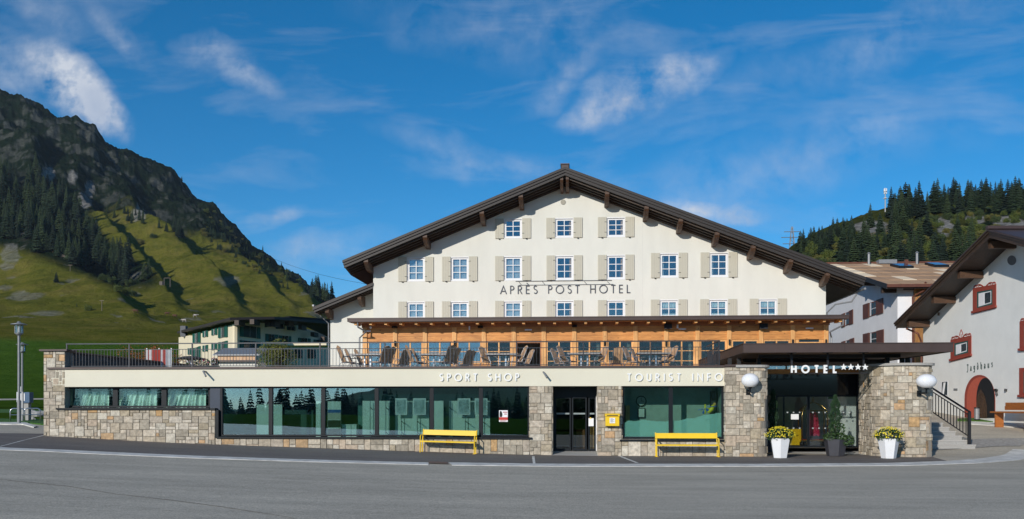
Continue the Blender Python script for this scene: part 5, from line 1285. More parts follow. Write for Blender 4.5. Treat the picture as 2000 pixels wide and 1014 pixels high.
def flowers(px, seed, label, w=.78, Y=-.95):
    p = P(px, 893, Y); z = float(G(p.x, Y)); rr = random.Random(seed)
    t = planter('flower_planter', label, (p.x, Y, z+.008), .74, .50, .70, M['white'], 'white planters of yellow flowers', rot=.39+.25*(seed % 3), sides=6 if seed % 2 else 6)
    b = MB(); leafball(b, 900, (0, 0, .80), (.48, .40, .26), .05, rr); b.build('foliage', M['leaf'], t, local=True)
    b = MB()
    for _ in range(330):
        th, ph = rr.uniform(0, 2*math.pi), rr.uniform(0, 1.75)
        k = rr.uniform(.93, 1.1); c = Vector((.52*k*math.sin(ph)*math.cos(th), .43*k*math.sin(ph)*math.sin(th), .80+.30*k*math.cos(ph)))
        nrm = Vector((c.x, c.y, (c.z-.7)*1.5)).normalized(); a = nrm.cross(Vector((0,0,1)));
        if a.length < .1: a = Vector((1,0,0))
        a.normalize(); e = nrm.cross(a); r_ = rr.uniform(.016, .030)
        ring = [c+(a*math.cos(q)+e*math.sin(q))*r_*(1 if i % 2 else .72)+nrm*.0 for i, q in enumerate(np.linspace(0, 2*math.pi, 11)[:-1])]
        b.add([c+nrm*r_*.5]+ring, [(0, i+1, (i+1) % 10+1) for i in range(10)])
    b.build('blossoms', M['petal'], t, local=True)
flowers(1523.5, 3, 'white planter of yellow flowers left of the entrance mat')
flowers(1735.5, 5, 'white planter of yellow flowers before the curved stone wall')
M['pot_d'] = mat('dark_grey_pot', (.055,.055,.065), .5)
def thuja(px, Y, pbase, label, hgt, w, pot=True, ivy=True, seed=1):
    p = P(px, pbase, Y); z = max(float(G(p.x, Y)), 0)+.02 if Y < .5 else .12; rr = random.Random(seed)
    t = planter('conifer_planter', label, (p.x, Y, z), .86, .62, .62, M['pot_d'], 'grey planters of clipped conifers', rot=.6, sides=6)
    MB().tube([(0,0,.5),(0,0,.6+hgt*.9)], [.035,.01], 8).build('stem', M['dwood'], t, local=True)
    b = MB()
    for _ in range(3400):
        u = rr.random()**.85; zz = .62+hgt*u; rad = w/2*(math.sin(math.pi*min(1, .18+.86*(1-u)*.95)/1.15))*(1-u)**.22*(.86+.2*math.sin(u*23+seed)+.12*rr.random())
        th = rr.uniform(0, 2*math.pi); k = rr.uniform(.7, 1.02); q = Vector((rad*k*math.cos(th), rad*k*math.sin(th), zz))
        d = Vector((math.cos(th)*.5+rr.gauss(0,.25), math.sin(th)*.5+rr.gauss(0,.25), 1)).normalized(); e = d.cross(Vector((rr.gauss(0,1), rr.gauss(0,1), 0))).normalized(); s = rr.uniform(.03, .06)
        b.add([q-d*s*.4-e*s*.3, q-d*s*.4+e*s*.3, q+d*s], [(0,1,2)])
    b.build('foliage', M['thuja'], t, local=True)
    if ivy:
        b = MB(); leafball(b, 500, (0,0,.68), (.46,.42,.2), .05, rr); leafball(b, 260, (.38,-.2,.58), (.26,.2,.2), .05, rr); leafball(b, 160, (.05,-.1,1.0), (.3,.25,.3), .05, rr); b.build('ivy', M['leaf'], t, local=True)
    return t
thuja(1631.5, .35, 885, 'dark grey planter with pointed conifer and ivy before the lobby glass', 1.62, .52, seed=2)
thuja(1510, 1.55, 878, 'grey planter with clipped conifer in the shade of the stone pier', 1.75, .42, seed=5, ivy=False)

# luggage cart, garment, suitcase
M['brass'] = mat('polished_brass', (.75,.47,.16), .22, .95, var=.05)
def cart():
    p = P(1588, 880, 4.0); z = .225; t = thing('luggage_cart', 'brass birdcage luggage cart inside the hotel door', 'luggage cart', (p.x, 4.0, z))
    L_, W_ = 1.12, .62
    MB().box(p.x-L_/2, p.x+L_/2, 4-W_/2, 4+W_/2, z+.2, z+.26).build('platform', M['brass'], t)
    MB().box(p.x-L_/2+.04, p.x+L_/2-.04, 4-W_/2+.04, 4+W_/2-.04, z+.262, z+.28).build('carpet', mat('red_carpet', (.25,.02,.02), .95), t)
    for s in (-1, 1):
        for q in (-1, 1):
            b = MB(); x = p.x+s*L_/2*.92; y = 4+q*W_/2*.9
            b.tube([(x, y, z+.26), (x, y, z+1.25), (p.x+s*.46, 4+q*.24, z+1.5), (p.x+s*.30, 4+q*.15, z+1.68), (p.x+s*.1, 4+q*.05, z+1.77), (p.x, 4, z+1.8)], .02, 8); b.build('hoop', M['brass'], t, smooth=True)
            MB().lathe([(.01,0),(.09,.02),(.1,.09),(.09,.17),(.01,.19)], (x, y, z+.0), 12).build('wheel', M['black'], t, smooth=True)
    b = MB(); b.tube([(p.x-.52, 4, z+1.45), (p.x+.52, 4, z+1.45)], .016, 8); b.build('hanging_rail', M['brass'], t)
    b = MB(); b.ball((p.x, 4, z+1.87), .06, .06, .06); b.lathe([(.01,.0),(.03,.04),(.005,.12)], (p.x, 4, z+1.92), 10); b.build('finial', M['brass'], t, smooth=True)
    # garment
    g = MB(); n = 24; rows = 10; vs = []
    for j in range(rows+1):
        tz = j/rows; w = .16+.10*tz; d = .06+.04*tz
        for i in range(n): a = 2*math.pi*i/n; k = 1+.1*math.sin(5*a+tz*4); vs.append((p.x-.02+w*k*math.cos(a), 3.9+d*k*math.sin(a), z+1.40-.98*tz+(.05*abs(math.cos(a))*-1 if j == 0 else 0)))
    g.add(vs, [(j*n+i, (j+1)*n+i, (j+1)*n+(i+1) % n, j*n+(i+1) % n) for j in range(rows) for i in range(n)]+[tuple(range(n))])
    o = g.build('hanging_coat', mat('pink_fabric', (.55,.03,.09), .35, var=.2, scale=9, bump=.6, bscale=12), smooth=True); tag(o, 'long pink garment hanging from the brass luggage cart', 'coat')
    q = P(1552, 880, 4.0); t = thing('suitcase', 'yellow suitcase standing left of the luggage cart', 'suitcase', (q.x, 4, z))
    MB().box(q.x-.24, q.x+.22, 3.85, 4.1, z+.04, z+.70).build('shell', M['yellow'], t); b = MB()
    for k in range(4): b.box(q.x-.19+k*.11, q.x-.17+k*.11, 3.835, 3.85, z+.08, z+.66)
    b.build('rib', M['yellow'], t)
    b = MB(); b.tube([(q.x-.1, 3.97, z+.7), (q.x-.1, 3.97, z+.98), (q.x+.08, 3.97, z+.98), (q.x+.08, 3.97, z+.7)], .012, 6); b.build('handle', M['steel'], t)
    for s in (-.18, .16): MB().lathe([(.035,0),(.035,.05)], (q.x+s, 3.95, z), 10).build('wheel', M['black'], t)
cart()

# granite steps beside the curved wall, with handrail
def steps():
    a0 = PG(1905, 877); a0 = Vector((a0.x, a0.y, 0)); up = Vector((-.42, .91, 0)).normalized(); sd = Vector((-1, .03, 0)).normalized()
    zb = float(G(a0.x, a0.y)); st = thing('stone_steps', 'six granite steps rising beside the curved stone wall', 'steps', (a0.x, a0.y, zb)); rise, run = .172, .33
    nxt = a0
    for k in range(6):
        z0, z1 = zb-.1, zb+rise*(k+1); right = a0+up*run*k; w = right.x-FX(1821)+.25
        left = Vector((FX(1821)-.25, right.y+.05, 0))
        back = Vector((0, run+ (3.0 if k == 5 else .35), 0)); b = MB()
        b.prism([Vector((left.x, left.y, z0)), Vector((right.x, right.y, z0)), Vector((right.x+up.x*run*.9, right.y+back.y, z0)), Vector((left.x, left.y+back.y, z0))], (0, 0, z1-z0-.035)).build('step', M['granite'], st)
        b = MB(); b.prism([Vector((left.x, left.y-.025, z1-.035)), Vector((right.x+.02, right.y-.025, z1-.035)), Vector((right.x+up.x*run*.9, right.y+back.y, z1-.035)), Vector((left.x, left.y+back.y, z1-.035))], (0, 0, .035)).build('tread', M['granite2'], st)
    hr = thing('stair_railing', 'black metal handrail with bars beside the granite steps', 'railing', (a0.x, a0.y, zb))
    Y0 = a0.y+.2; p_ = P(1893, 868, Y0); q_ = P(1893, 804, Y0)
    s0 = Vector((p_.x, Y0, 0)); s1 = s0+up*run*5.2
    m = rise/run
    def at(t, h): 
        v = s0.lerp(s1, t); return Vector((v.x, v.y, h+(s1-s0).length*m*t))
    zt = q_.z; zr = zt-.15; zlow = P(1893, 853, Y0).z
    MB().box(s0.x-.055, s0.x+.055, s0.y-.055, s0.y+.055, p_.z-.2, zt-.03).build('post', M['black'], hr)
    b = MB(); b.tube([at(-.03, zt), at(1.1, zt)], .04, 10); b.build('handrail', M['black'], hr)
    b = MB(); b.beam(at(0, zr), at(1.1, zr), .04, .03); b.beam(at(0, zlow), at(1.1, zlow), .04, .03); b.build('rail', M['black'], hr)
    for i in range(12):
        t = (i+1)/11; u, v = at(t, zlow), at(t, zr); MB().box(u.x-.014, u.x+.014, u.y-.014, u.y+.014, u.z, v.z).build('baluster', M['black'], hr)
M['granite2'] = mat('granite_tread', (.47,.45,.42), .8, var=.3, scale=60)
steps()
# ------------------------------------------------------------------ terrace railing
rp = [130.6, 1404.6]; rx0, rx1 = FX(rp[0], .25), FX(rp[1], .25)
rail = thing('terrace_railing', 'long dark grey metal railing along the front edge of the terrace', 'railing', ((rx0+rx1)/2, .25, BAND_T+.04))
def railing():
    zt, zm, zb, z0 = FZ(668.3, .25), FZ(679, .25), FZ(712.5, .25), BAND_T+.045
    n = 10; xs = [rx0+(rx1-rx0)*i/n for i in range(n+1)]
    for i, x in enumerate(xs): MB().box(x-.022, x+.022, .23, .29, z0, zt).build('post', M['rail'], rail)
    b = MB(); b.box(rx0-.03, rx1+.03, .22, .28, zt+.002, zt+.042); b.build('top_rail', M['rail'], rail)
    for a, c in zip(xs, xs[1:]):
        b = MB(); b.box(a+.022, c-.022, .245, .27, zm-.012, zm+.012).box(a+.022, c-.022, .245, .27, zb-.012, zb+.012)
        for k in range(1, 20): x = a+(c-a)*k/20; b.box(x-.007, x+.007, .25, .264, zb+.012, zm-.012)
        b.build('baluster_panel', M['rail'], rail)
    # right-hand return running back
    b = MB(); b.box(rx1-.02, rx1+.02, .3, 3.4, zt, zt+.04).box(rx1-.01, rx1+.01, .3, 3.4, zb-.012, zb+.012)
    for k in range(1, 24): y = .3+k*.13; b.box(rx1-.007, rx1+.007, y, y+.014, zb, zm)
    b.box(rx1-.01, rx1+.01, .3, 3.4, zm-.012, zm+.012); b.build('baluster_panel', M['rail'], rail)
    b = MB(); b.box(rx0-.02, rx0+.02, .3, 14, zt, zt+.04).box(rx0-.01, rx0+.01, .3, 14, zb-.012, zb+.012).box(rx0-.01, rx0+.01, .3, 14, zm-.012, zm+.012)
railing()
# ------------------------------------------------------------------ terrace chairs and tables
M['slat'] = wood('teak_slats', (.44,.25,.13), (.64,.42,.24), 2)
M['tube'] = mat('chair_tube', (.30,.30,.31), .4, .3)
M['slatt'] = wood('table_slats', (.30,.25,.20), (.42,.36,.30), 0)
def make_chair():                        # faces +X
    t = thing('terrace_chair', 'x', 'chair'); al = M['tube']
    b = MB()
    for k in range(6): b.box(-.02+k*.075, .045+k*.075, -.22, .22, .42, .44)
    b.build('seat', M['slat'], t, local=True)
    b = MB(); ln = Vector((-.30, 0, .70)); 
    for k in range(5):
        y = -.20+k*.083; h = 1-.06*abs(k-2)**1.5/2
        p0, p1 = Vector((-.03, y, .40)), Vector((-.03, y, .40))+ln*h
        pm = p0.lerp(p1, .5)+Vector((.025, 0, 0))
        for a, c in ((p0, pm), (pm, p1)): b.hexa([a+Vector((-.012,0,-.003)), a+Vector((-.012,.068,-.003)), a+Vector((.008,.068,.003)), a+Vector((.008,0,.003))], [c+Vector((-.012,0,-.003)), c+Vector((-.012,.068,-.003)), c+Vector((.008,.068,.003)), c+Vector((.008,0,.003))])
    b.build('backrest', M['slat'], t, local=True)
    for s in (-1, 1):
        y = s*.255
        b = MB(); b.tube([(.42,y,0),(.40,y,.38),(.36,y,.58),(.27,y,.655),(.12,y,.665),(-.12,y,.64)], .014, 6); b.build('armrest', al, t, local=True)
        b = MB(); b.tube([(-.30,y,0),(-.12,y,.36),(-.03,y,.44),(-.12,y,.64),(-.30,y*.86,1.04)], .014, 6); b.build('leg', al, t, local=True)
    b = MB(); b.tube([(-.06,-.25,.41),(-.06,.25,.41)], .012, 6); b.tube([(.39,-.25,.41),(.39,.25,.41)], .012, 6); b.tube([(-.06,-.24,.41),(.39,-.24,.41)], .012, 6); b.tube([(-.06,.24,.41),(.39,.24,.41)], .012, 6); b.tube([(-.28,-.22,1.0),(-.28,.22,1.0)], .012, 6); b.build('seat_frame', al, t, local=True)
    return t
def make_table(L=1.3):
    t = thing('terrace_table', 'x', 'table'); b = MB()
    for k in range(9): b.box(-L/2, L/2, -.4+k*.09, -.4+k*.09+.08, .72, .745)
    b.build('table_top', M['slatt'], t, local=True)
    b = MB(); b.box(-L/2+.02, L/2-.02, -.38, -.35, .685, .72).box(-L/2+.02, L/2-.02, .35, .38, .685, .72).box(-L/2+.02, -L/2+.05, -.35, .35, .685, .72).box(L/2-.05, L/2-.02, -.35, .35, .685, .72); b.build('frame', M['tube'], t, local=True)
    for s in (-.12, .12): b = MB(); b.box(s-.03, s+.03, -.03, .03, .02, .70); b.build('column', M['steel'], t, local=True)
    for s in (-1, 1): b = MB(); b.box(-.28, .28, s*.3-.03, s*.3+.03, 0, .03).box(s*.0-.03+s*.12, .03+s*.12, min(0, s*.27), max(0, s*.27), .002, .028); b.build('foot', M['steel'], t, local=True)
    return t
ch0 = make_chair(); ctree = snap(ch0); tb0 = make_table(); ttree = snap(tb0)
first = {'c': True, 't': True}
def inst(kind, px, Y, rz, label, sc=1, dx=0):
    src, tree = (ch0, ctree) if kind == 'c' else (tb0, ttree)
    o = src if first[kind] else copy_tree(src, None, tree); first[kind] = False
    x = FX(px, Y)+dx
    return place(o, (x, Y, TER+.004), rz, sc, label, 'wooden armchairs on the terrace' if kind == 'c' else 'slatted tables on the terrace')
rd = math.radians
tabs = [('first', 718, 1.9), ('second', 853, 2.0), ('third', 982, 2.0), ('fourth', 1141, 1.9), ('fifth', 1275, 1.9)]
for n_, px, Y in tabs: inst('t', px, Y, rd(R.uniform(-4, 4)), f'slatted wooden table on steel legs, {n_} from the left on the terrace', 1.0)
CH = [ # px, Y, rotation, label
 (674, 1.6, 34, 'armchair at the left end of the first table, seen from the side'), (688, 2.5, 28, 'armchair behind the leftmost chair at the first table'),
 (707, 3.1, 31, 'armchair pulled back behind the first table'), (747, 1.7, 147, 'armchair at the right side of the first table'), (757, 2.4, 152, 'armchair behind the right end of the first table'),
 (783, 3.6, 152, 'low-looking armchair farther back between the first and second tables'), (790, 4.2, 149, 'armchair farthest back between the first and second tables'),
 (808, 1.6, 23, 'armchair at the left end of the second table'), (819, 2.4, 22, 'armchair behind the left end of the second table'),
 (873, 1.7, 145, 'armchair at the right end of the second table'), (884, 2.5, 144, 'armchair beside the right end chair of the second table'),
 (907, 3.6, 149, 'armchair farther back between the second and third tables'), (914, 4.2, 146, 'armchair farthest back between the second and third tables'),
 (951, 1.7, -33, 'armchair at the left end of the third table turned slightly'), (1014, 1.8, 202, 'armchair at the right end of the third table'), (1028, 3.4, 209, 'armchair behind the right end of the third table by the open door'),
 (1104, 1.7, -28, 'armchair at the left end of the fourth table'), (1091, 3.4, -28, 'armchair farther back left of the fourth table'), (1171, 1.8, 209, 'armchair at the right end of the fourth table'),
 (1206, 3.0, 99, 'armchair turned away between the fourth and fifth tables'), (1232, 1.9, -29, 'armchair at the left end of the fifth table'), (1246, 2.5, -22, 'armchair second from the left at the fifth table'),
 (1308, 1.7, 206, 'armchair at the right end of the fifth table'), (1296, 2.9, 213, 'armchair behind the right end of the fifth table')]
for px, Y, a, lb in CH: inst('c', px, Y, rd(a), 'wooden slatted '+lb, R.uniform(.92, .98))
# crates / low boxes on the terrace
for k, (px, lb) in enumerate(((930, 'low wooden bench box against the pavilion left of the open doorway'), (1205, 'low wooden bench box against the pavilion between the fourth and fifth tables'))):
    p = P(px, 700, 12.8); t = thing('bench_box', lb, 'bench', (p.x, 12.8, TER), group='low wooden boxes on the terrace')
    b = MB(); b.box(p.x-.8, p.x+.8, 12.6, 13.2, TER+.85, TER+.92); b.build('lid', M['larchv'], t); MB().box(p.x-.75, p.x+.75, 12.65, 13.15, TER, TER+.85).build('body', M['larch'], t)
# ------------------------------------------------------------------ behind the left terrace
def striped():
    Y = 9.0; a, c = P(285, 720, Y), P(333, 682, Y); n = 11; t = thing('striped_windbreak', 'red and white striped fabric windbreak at the back left of the terrace', 'windbreak', (a.x, Y, TER))
    rm = mat('red_canvas', (.28,.03,.02), .8); wm = mat('white_canvas', (.72,.72,.7), .8)
    pat = 'wrwrrrwrwgw'; m3 = mat('grey_canvas', (.3,.3,.31), .8); x = a.x; w = (c.x-a.x)
    ed = [0, .07, .13, .22, .26, .5, .60, .66, .80, .84, .93, 1.0]
    b = MB()
    for k in range(11):
        xx0, xx1 = a.x+w*ed[k], a.x+w*ed[k+1]; b.cur = {'w': 0, 'r': 1, 'g': 2}[pat[k]]
        y0 = Y+.06*(k % 2); y1 = Y+.06*((k+1) % 2)
        b.add([(xx0, y0, TER+.02), (xx1, y1, TER+.02), (xx1, y1, c.z-.25*0), (xx0, y0, c.z)], [(0,1,2,3)])
    b.build('fabric', [wm, rm, m3], t)
    for k in (0, .5, 1): x = a.x+w*k; MB().box(x-.02, x+.02, Y+.08, Y+.12, TER, c.z+.05).build('pole', M['steel'], t)
striped()
YA = 36.0
def foliage_mat(n, c1, c2, scale=.6): return mat(n, c1, .75, scale=scale, col2=c2, detail=5)
M['bushm'] = foliage_mat('bush_leaves', (.045,.075,.012), (.19,.19,.03), 1.4)
def bush(name, label, c, r, n, s, m, cat='bush', seed=1, clumps=14, group=None, ground=None, trunk=True):
    rr = random.Random(seed); gz_ = ground if ground is not None else c[2]-r[2]
    t = thing(name, label, cat, (c[0], c[1], gz_), group=group); b = MB()
    for _ in range(clumps):
        th, ph = rr.uniform(0, 2*math.pi), math.acos(rr.uniform(-.8, 1)); k = rr.uniform(.25, .82)
        cc = (c[0]+r[0]*k*math.sin(ph)*math.cos(th), c[1]+r[1]*k*math.sin(ph)*math.sin(th), c[2]+r[2]*k*math.cos(ph)); q = rr.uniform(.28, .5)
        leafball(b, n//clumps, cc, (r[0]*q, r[1]*q, r[2]*q), s, rr)
    b.build('crown', m, t)
    if trunk:
        b = MB()
        for k in range(5):
            a = k*1.25; b.tube([(c[0], c[1], gz_), (c[0]+r[0]*.2*math.cos(a), c[1]+r[1]*.2*math.sin(a), c[2]-.2*r[2]), (c[0]+r[0]*.6*math.cos(a), c[1]+r[1]*.6*math.sin(a), c[2]+.5*r[2])], [.06, .04, .015], 5)
        b.build('trunk', M['bark'], t)
    return t
M['bark'] = mat('bark', (.07,.05,.035), .95, var=.4, scale=6, bump=.6, bscale=12)
p = P(540, 694, 17); bush('round_bush', 'rounded yellow-green bush behind the terrace railing', (p.x, 17, p.z-.1), (1.28, 1.1, .98), 3600, .055, M['bushm'], seed=4, ground=2.6)
# shed with wooden front and metal roof, and a planter row
def shed():
    Y = 19; t = None; a, c = P(425, 718, Y), P(500, 694, Y); t = thing('wooden_shed', 'low shed with pale orange boards and grey metal roof behind the railing', 'shed', (a.x, Y, 1.5))
    zb = P(0, 705.5, Y).z
    q = MB(); n = 26
    for i in range(n): x = a.x+(c.x-a.x)*i/n; q.box(x+.008, x+(c.x-a.x)/n-.008, Y, Y+.05, zb, c.z)
    q.build('board_front', M['shedw'], t)
    zt = P(0, 682, Y+1.6).z; q = MB(); q.hexa([(a.x-.25,Y-.15,c.z-.02),(c.x+.3,Y-.15,c.z-.02),(c.x+.3,Y-.15,c.z+.05),(a.x-.25,Y-.15,c.z+.05)], [(a.x-.25,Y+1.6,zt-.07),(c.x+.3,Y+1.6,zt-.07),(c.x+.3,Y+1.6,zt),(a.x-.25,Y+1.6,zt)]); q.build('roof', M['gsteel'], t)
    MB().box(a.x-.2, c.x+.2, Y-.3, Y-.01, P(0, 708.5, Y).z, zb).build('sill', M['flash'], t); MB().box(a.x-.1, c.x+.1, Y, Y+1.5, 1.5, P(0, 708.5, Y).z-.003).build('wall', M['render'], t)
M['shedw'] = wood('shed_boards', (.62,.34,.16), (.82,.58,.36), 2)
shed()
rr = random.Random(9)
for k, (px, w) in enumerate(((374, 22), (398, 26), (420, 14))):
    Y = 17.5; p = P(px, 712, Y); z = P(px, 718, Y).z
    t = thing('flower_box', ['green flower box with pink and white blooms, leftmost behind the railing', 'wide green flower box with mixed blooms behind the railing', 'small green flower box next to the wooden shed'][k], 'flower box', (p.x, Y, z), group='green flower boxes behind the terrace railing')
    ww = w*51.4/FP/2; MB().box(p.x-ww, p.x+ww, Y-.2, Y+.2, z-.3, z+.12).build('box', M['teal'], t)
    b = MB(); leafball(b, 500, (p.x, Y, z+.28), (ww*1.05, .3, .26), .05, rr); b.build('foliage', M['leaf'], t)
    b = MB(); b.cur = 0
    for _ in range(70):
        b.cur = rr.choice((0, 1)); leafball(b, 1, (p.x, Y-.15, z+.34), (ww, .2, .24), .06, rr)
    b.build('blossoms', [M['white'], mat('pink_bloom', (.45,.07,.12), .7)], t)
# dark half-open parasol
p = P(372, 700, 16); t = thing('garden_parasol', 'small dark parasol by the striped windbreak', 'parasol', (p.x, 16, 2.5)); MB().tube([(p.x,16,2.5),(p.x,16,p.z)], .025, 8).build('pole', M['steel'], t)
MB().lathe([(.01,.14),(.4,.10),(.85,-.02),(.86,-.05),(.4,.06),(.01,.1)], (p.x,16,p.z), 12, col=None).build('canopy', M['dark'], t)

# ------------------------------------------------------------------ cream house with green shutters, behind on the left
def side_house():
    A = dict(c=PD(458, 700, 84), l=PD(372, 700, 99), ll=PD(349, 700, 104), r=PD(517, 700, 88), rr=PD(660, 700, 104))
    t = thing('guest_house', 'cream guest house with dark green shutters beyond the terrace', 'building', (A['c'].x, A['c'].y, 1.5))
    cm = mat('yellow_cream_render', (.80,.70,.50), .9, var=.04, scale=.5)
    def q(px, py, base, other):       # point on the vertical plane through base & other
        dx, dy = ray(px); b_, o_ = Vector((base.x, base.y)), Vector((other.x, other.y)); e = o_-b_
        # (t*dx, CY+t*dy) = b + s*e
        den = dx*(-e.y)+dy*e.x
        tt = ((b_.x)*(-e.y)+(b_.y-CY)*e.x)/den
        return Vector((tt*dx, CY+tt*dy, CZ+tt*(HY-py)/FP))
    def wall(poly, base, other, name='wall', m=cm):
        ps = [q(a, c, base, other) for a, c in poly]; e = (other-base); e.z = 0; n = Vector((e.y, -e.x, 0)).normalized()
        n = n if n.y > 0 else -n
        MB().prism(ps, n*.25).build(name, m, t)
    wall([(372, 790), (458, 790), (458, 633), (372, 657)], A['c'], A['l'])
    wall([(458.5, 790), (517, 790), (517, 628), (458.5, 633)], A['c'], A['r'])
    wall([(517, 790), (660, 790), (660, 660), (590, 640), (566, 628), (517, 640)], A['r'], A['rr'])
    wall([(349, 790), (372, 790), (372, 655), (349, 659)], A['l'], A['ll'])
    # windows with shutters
    def win(x0, x1, yt0, yt1, yb0, yb1, base, other, sh=.0, s2=True, glassy='sglass'):
        e = (other-base); e.z = 0; n = Vector((e.y, -e.x, 0)).normalized(); n = -n if n.y > 0 else n   # towards the viewer
        def pt(px, py, o): return q(px, py, base, other)+n*o
        def y_(x, a, c): return a+(c-a)*(x-x0)/(x1-x0)
        g0, g1 = x0+(x1-x0)*sh, x1-(x1-x0)*sh
        def slab(a, c, o0, o1, m, name, ins=0, parent=None):
            MB().hexa([pt(a, y_(a, yb0, yb1), o1), pt(c, y_(c, yb0, yb1), o1), pt(c, y_(c, yt0, yt1), o1), pt(a, y_(a, yt0, yt1), o1)],
                      [pt(a, y_(a, yb0, yb1), o0), pt(c, y_(c, yb0, yb1), o0), pt(c, y_(c, yt0, yt1), o0), pt(a, y_(a, yt0, yt1), o0)]).build(name, m, parent or t)
        slab(g0, g1, .01, .05, M['white'], 'window')
        slab(g0+.9, (g0+g1)/2-.3, .055, .07, M['darkpane'], 'pane'); slab((g0+g1)/2+.3, g1-.9, .055, .07, M['darkpane'], 'pane')
        slab(x0, g0, .02, .12, M['teal'], 'shutter'); slab(g1, x1, .02, .12, M['teal'], 'shutter')
    L = (A['c'], A['l'])
    for w in ((378, 392.5, 652.5, 649, 671, 669), (397.5, 407, 647.5, 645.5, 659, 657.5), (415, 425, 643, 640.5, 655.5, 653.5), (428, 445.5, 640, 635, 660.5, 658),
              (378, 392.5, 680.5, 676, 699, 698), (397.5, 407, 675.5, 673.5, 687, 686), (415, 425, 672, 670, 684, 682.5), (428, 445.5, 669, 665.5, 690, 689)): win(*w, *L, sh=.27)
    win(368.5, 374.5, 680, 680, 693, 693, *L, sh=.2)
    Rr = (A['c'], A['r']); win(468, 507, 634, 640, 657, 662, *Rr, sh=.16); win(468, 507, 664.5, 668, 684, 684, *Rr, sh=.16)
    R2 = (A['r'], A['rr'])
    for w in ((538, 554, 632, 634, 642.5, 642.5), (560, 575, 636, 638, 645, 646.5)): win(*w, *R2, sh=.02)
    for x in (518, 544, 582, 612, 634): win(x, x+23, 652+(x-518)*.12, 654+(x-518)*.12, 667+(x-518)*.05, 668+(x-518)*.05, *R2, sh=.2)
    for x in (522, 548, 574, 600): win(x, x+15, 682, 683, 700, 700, *R2, sh=.04)
    # roofs: verge boards, soffit and covering as slabs over the walls
    def roofslab(pts, th, m, name, back):
        ps = [PD(a, c, d) for a, c, d in pts]; b = MB(); bk = [p+Vector(back) for p in ps]
        b.hexa_ = None
        n = len(ps); up = Vector((0, 0, th))
        for i in range(n-1):
            b.hexa([ps[i], ps[i+1], ps[i+1]+up, ps[i]+up], [bk[i], bk[i+1], bk[i+1]+up, bk[i]+up])
        return b.build(name, m, t)
    roofslab([(346, 651.5, 103), (449, 625.5, 82), (536, 623.5, 85)], .24, M['rooftop2'], 'roof', (2.5, 12, .6))
    roofslab([(535, 628, 87), (566, 623, 88.5), (593, 636, 92), (646, 661, 101)], .28, M['rooftop2'], 'roof', (2.0, 10, .6))
    for px, py, d in ((462, 633, 82), (492, 631, 83), (521, 633, 85.5), (533, 635, 86), (560, 634, 88.5), (586, 641, 91), (610, 655, 95), (630, 664, 99)):
        p_ = PD(px, py, d); MB().box(p_.x-.2, p_.x+.2, p_.y, p_.y+1.6, p_.z-.1, p_.z+.35).build('purlin', M['dwood'], t)
    p_ = PD(357, 640, 101); MB().box(p_.x-.3, p_.x+.3, p_.y, p_.y+.6, p_.z-1, p_.z+.2).build('chimney', M['rail'], t)
    p_ = PD(565, 688, 89); MB().box(PD(508, 0, 88).x, PD(640, 0, 88).x, p_.y-1.2, p_.y+2, PD(0, 671, 88).z-.2, PD(0, 671, 88).z).build('balcony', cm, t)
M['darkpane'] = mat('dark_pane', (.03,.045,.055), .15, var=.3, spec=.8)
M['rooftop2'] = mat('grey_brown_roof', (.04,.032,.028), .6, var=.2)
side_house()
# bare autumn tree beside it
def autumn_tree():
    p = PD(300, 700, 70); gz_ = 1.9; rr = random.Random(12); t = thing('autumn_tree', 'thin reddish autumn tree beyond the left terrace', 'tree', (p.x, p.y, gz_)); b = MB(); lf = MB()
    def br(a, d, l, r_, lev):
        e = a+d*l; b.tube([a, a.lerp(e, .5)+Vector((rr.gauss(0,.04), 0, rr.gauss(0,.03)))*l, e], [r_, r_*.8, r_*.55], 5)
        if lev == 0:
            for _ in range(7): leafball(lf, 2, tuple(e+Vector((rr.gauss(0,.2), rr.gauss(0,.2), rr.gauss(0,.15)))), (.16,.16,.14), .055, rr)
            return
        for k in range(4 if lev > 1 else 4):
            nd = (d+Vector((rr.gauss(0,.55), rr.gauss(0,.55), rr.gauss(.05,.28)))).normalized(); br(a.lerp(e, rr.uniform(.45, 1)), nd, l*rr.uniform(.55, .8), r_*.55, lev-1)
    for k in range(5):
        a = k*1.26; br(Vector((p.x, p.y, gz_)), Vector((math.cos(a)*.45, math.sin(a)*.45, 1)).normalized(), 2.2, .075, 3)
    b.build('trunk', M['bark'], t); lf.build('crown', mat('rust_leaves', (.28,.07,.02), .8, var=.5, scale=1.2), t)
autumn_tree()
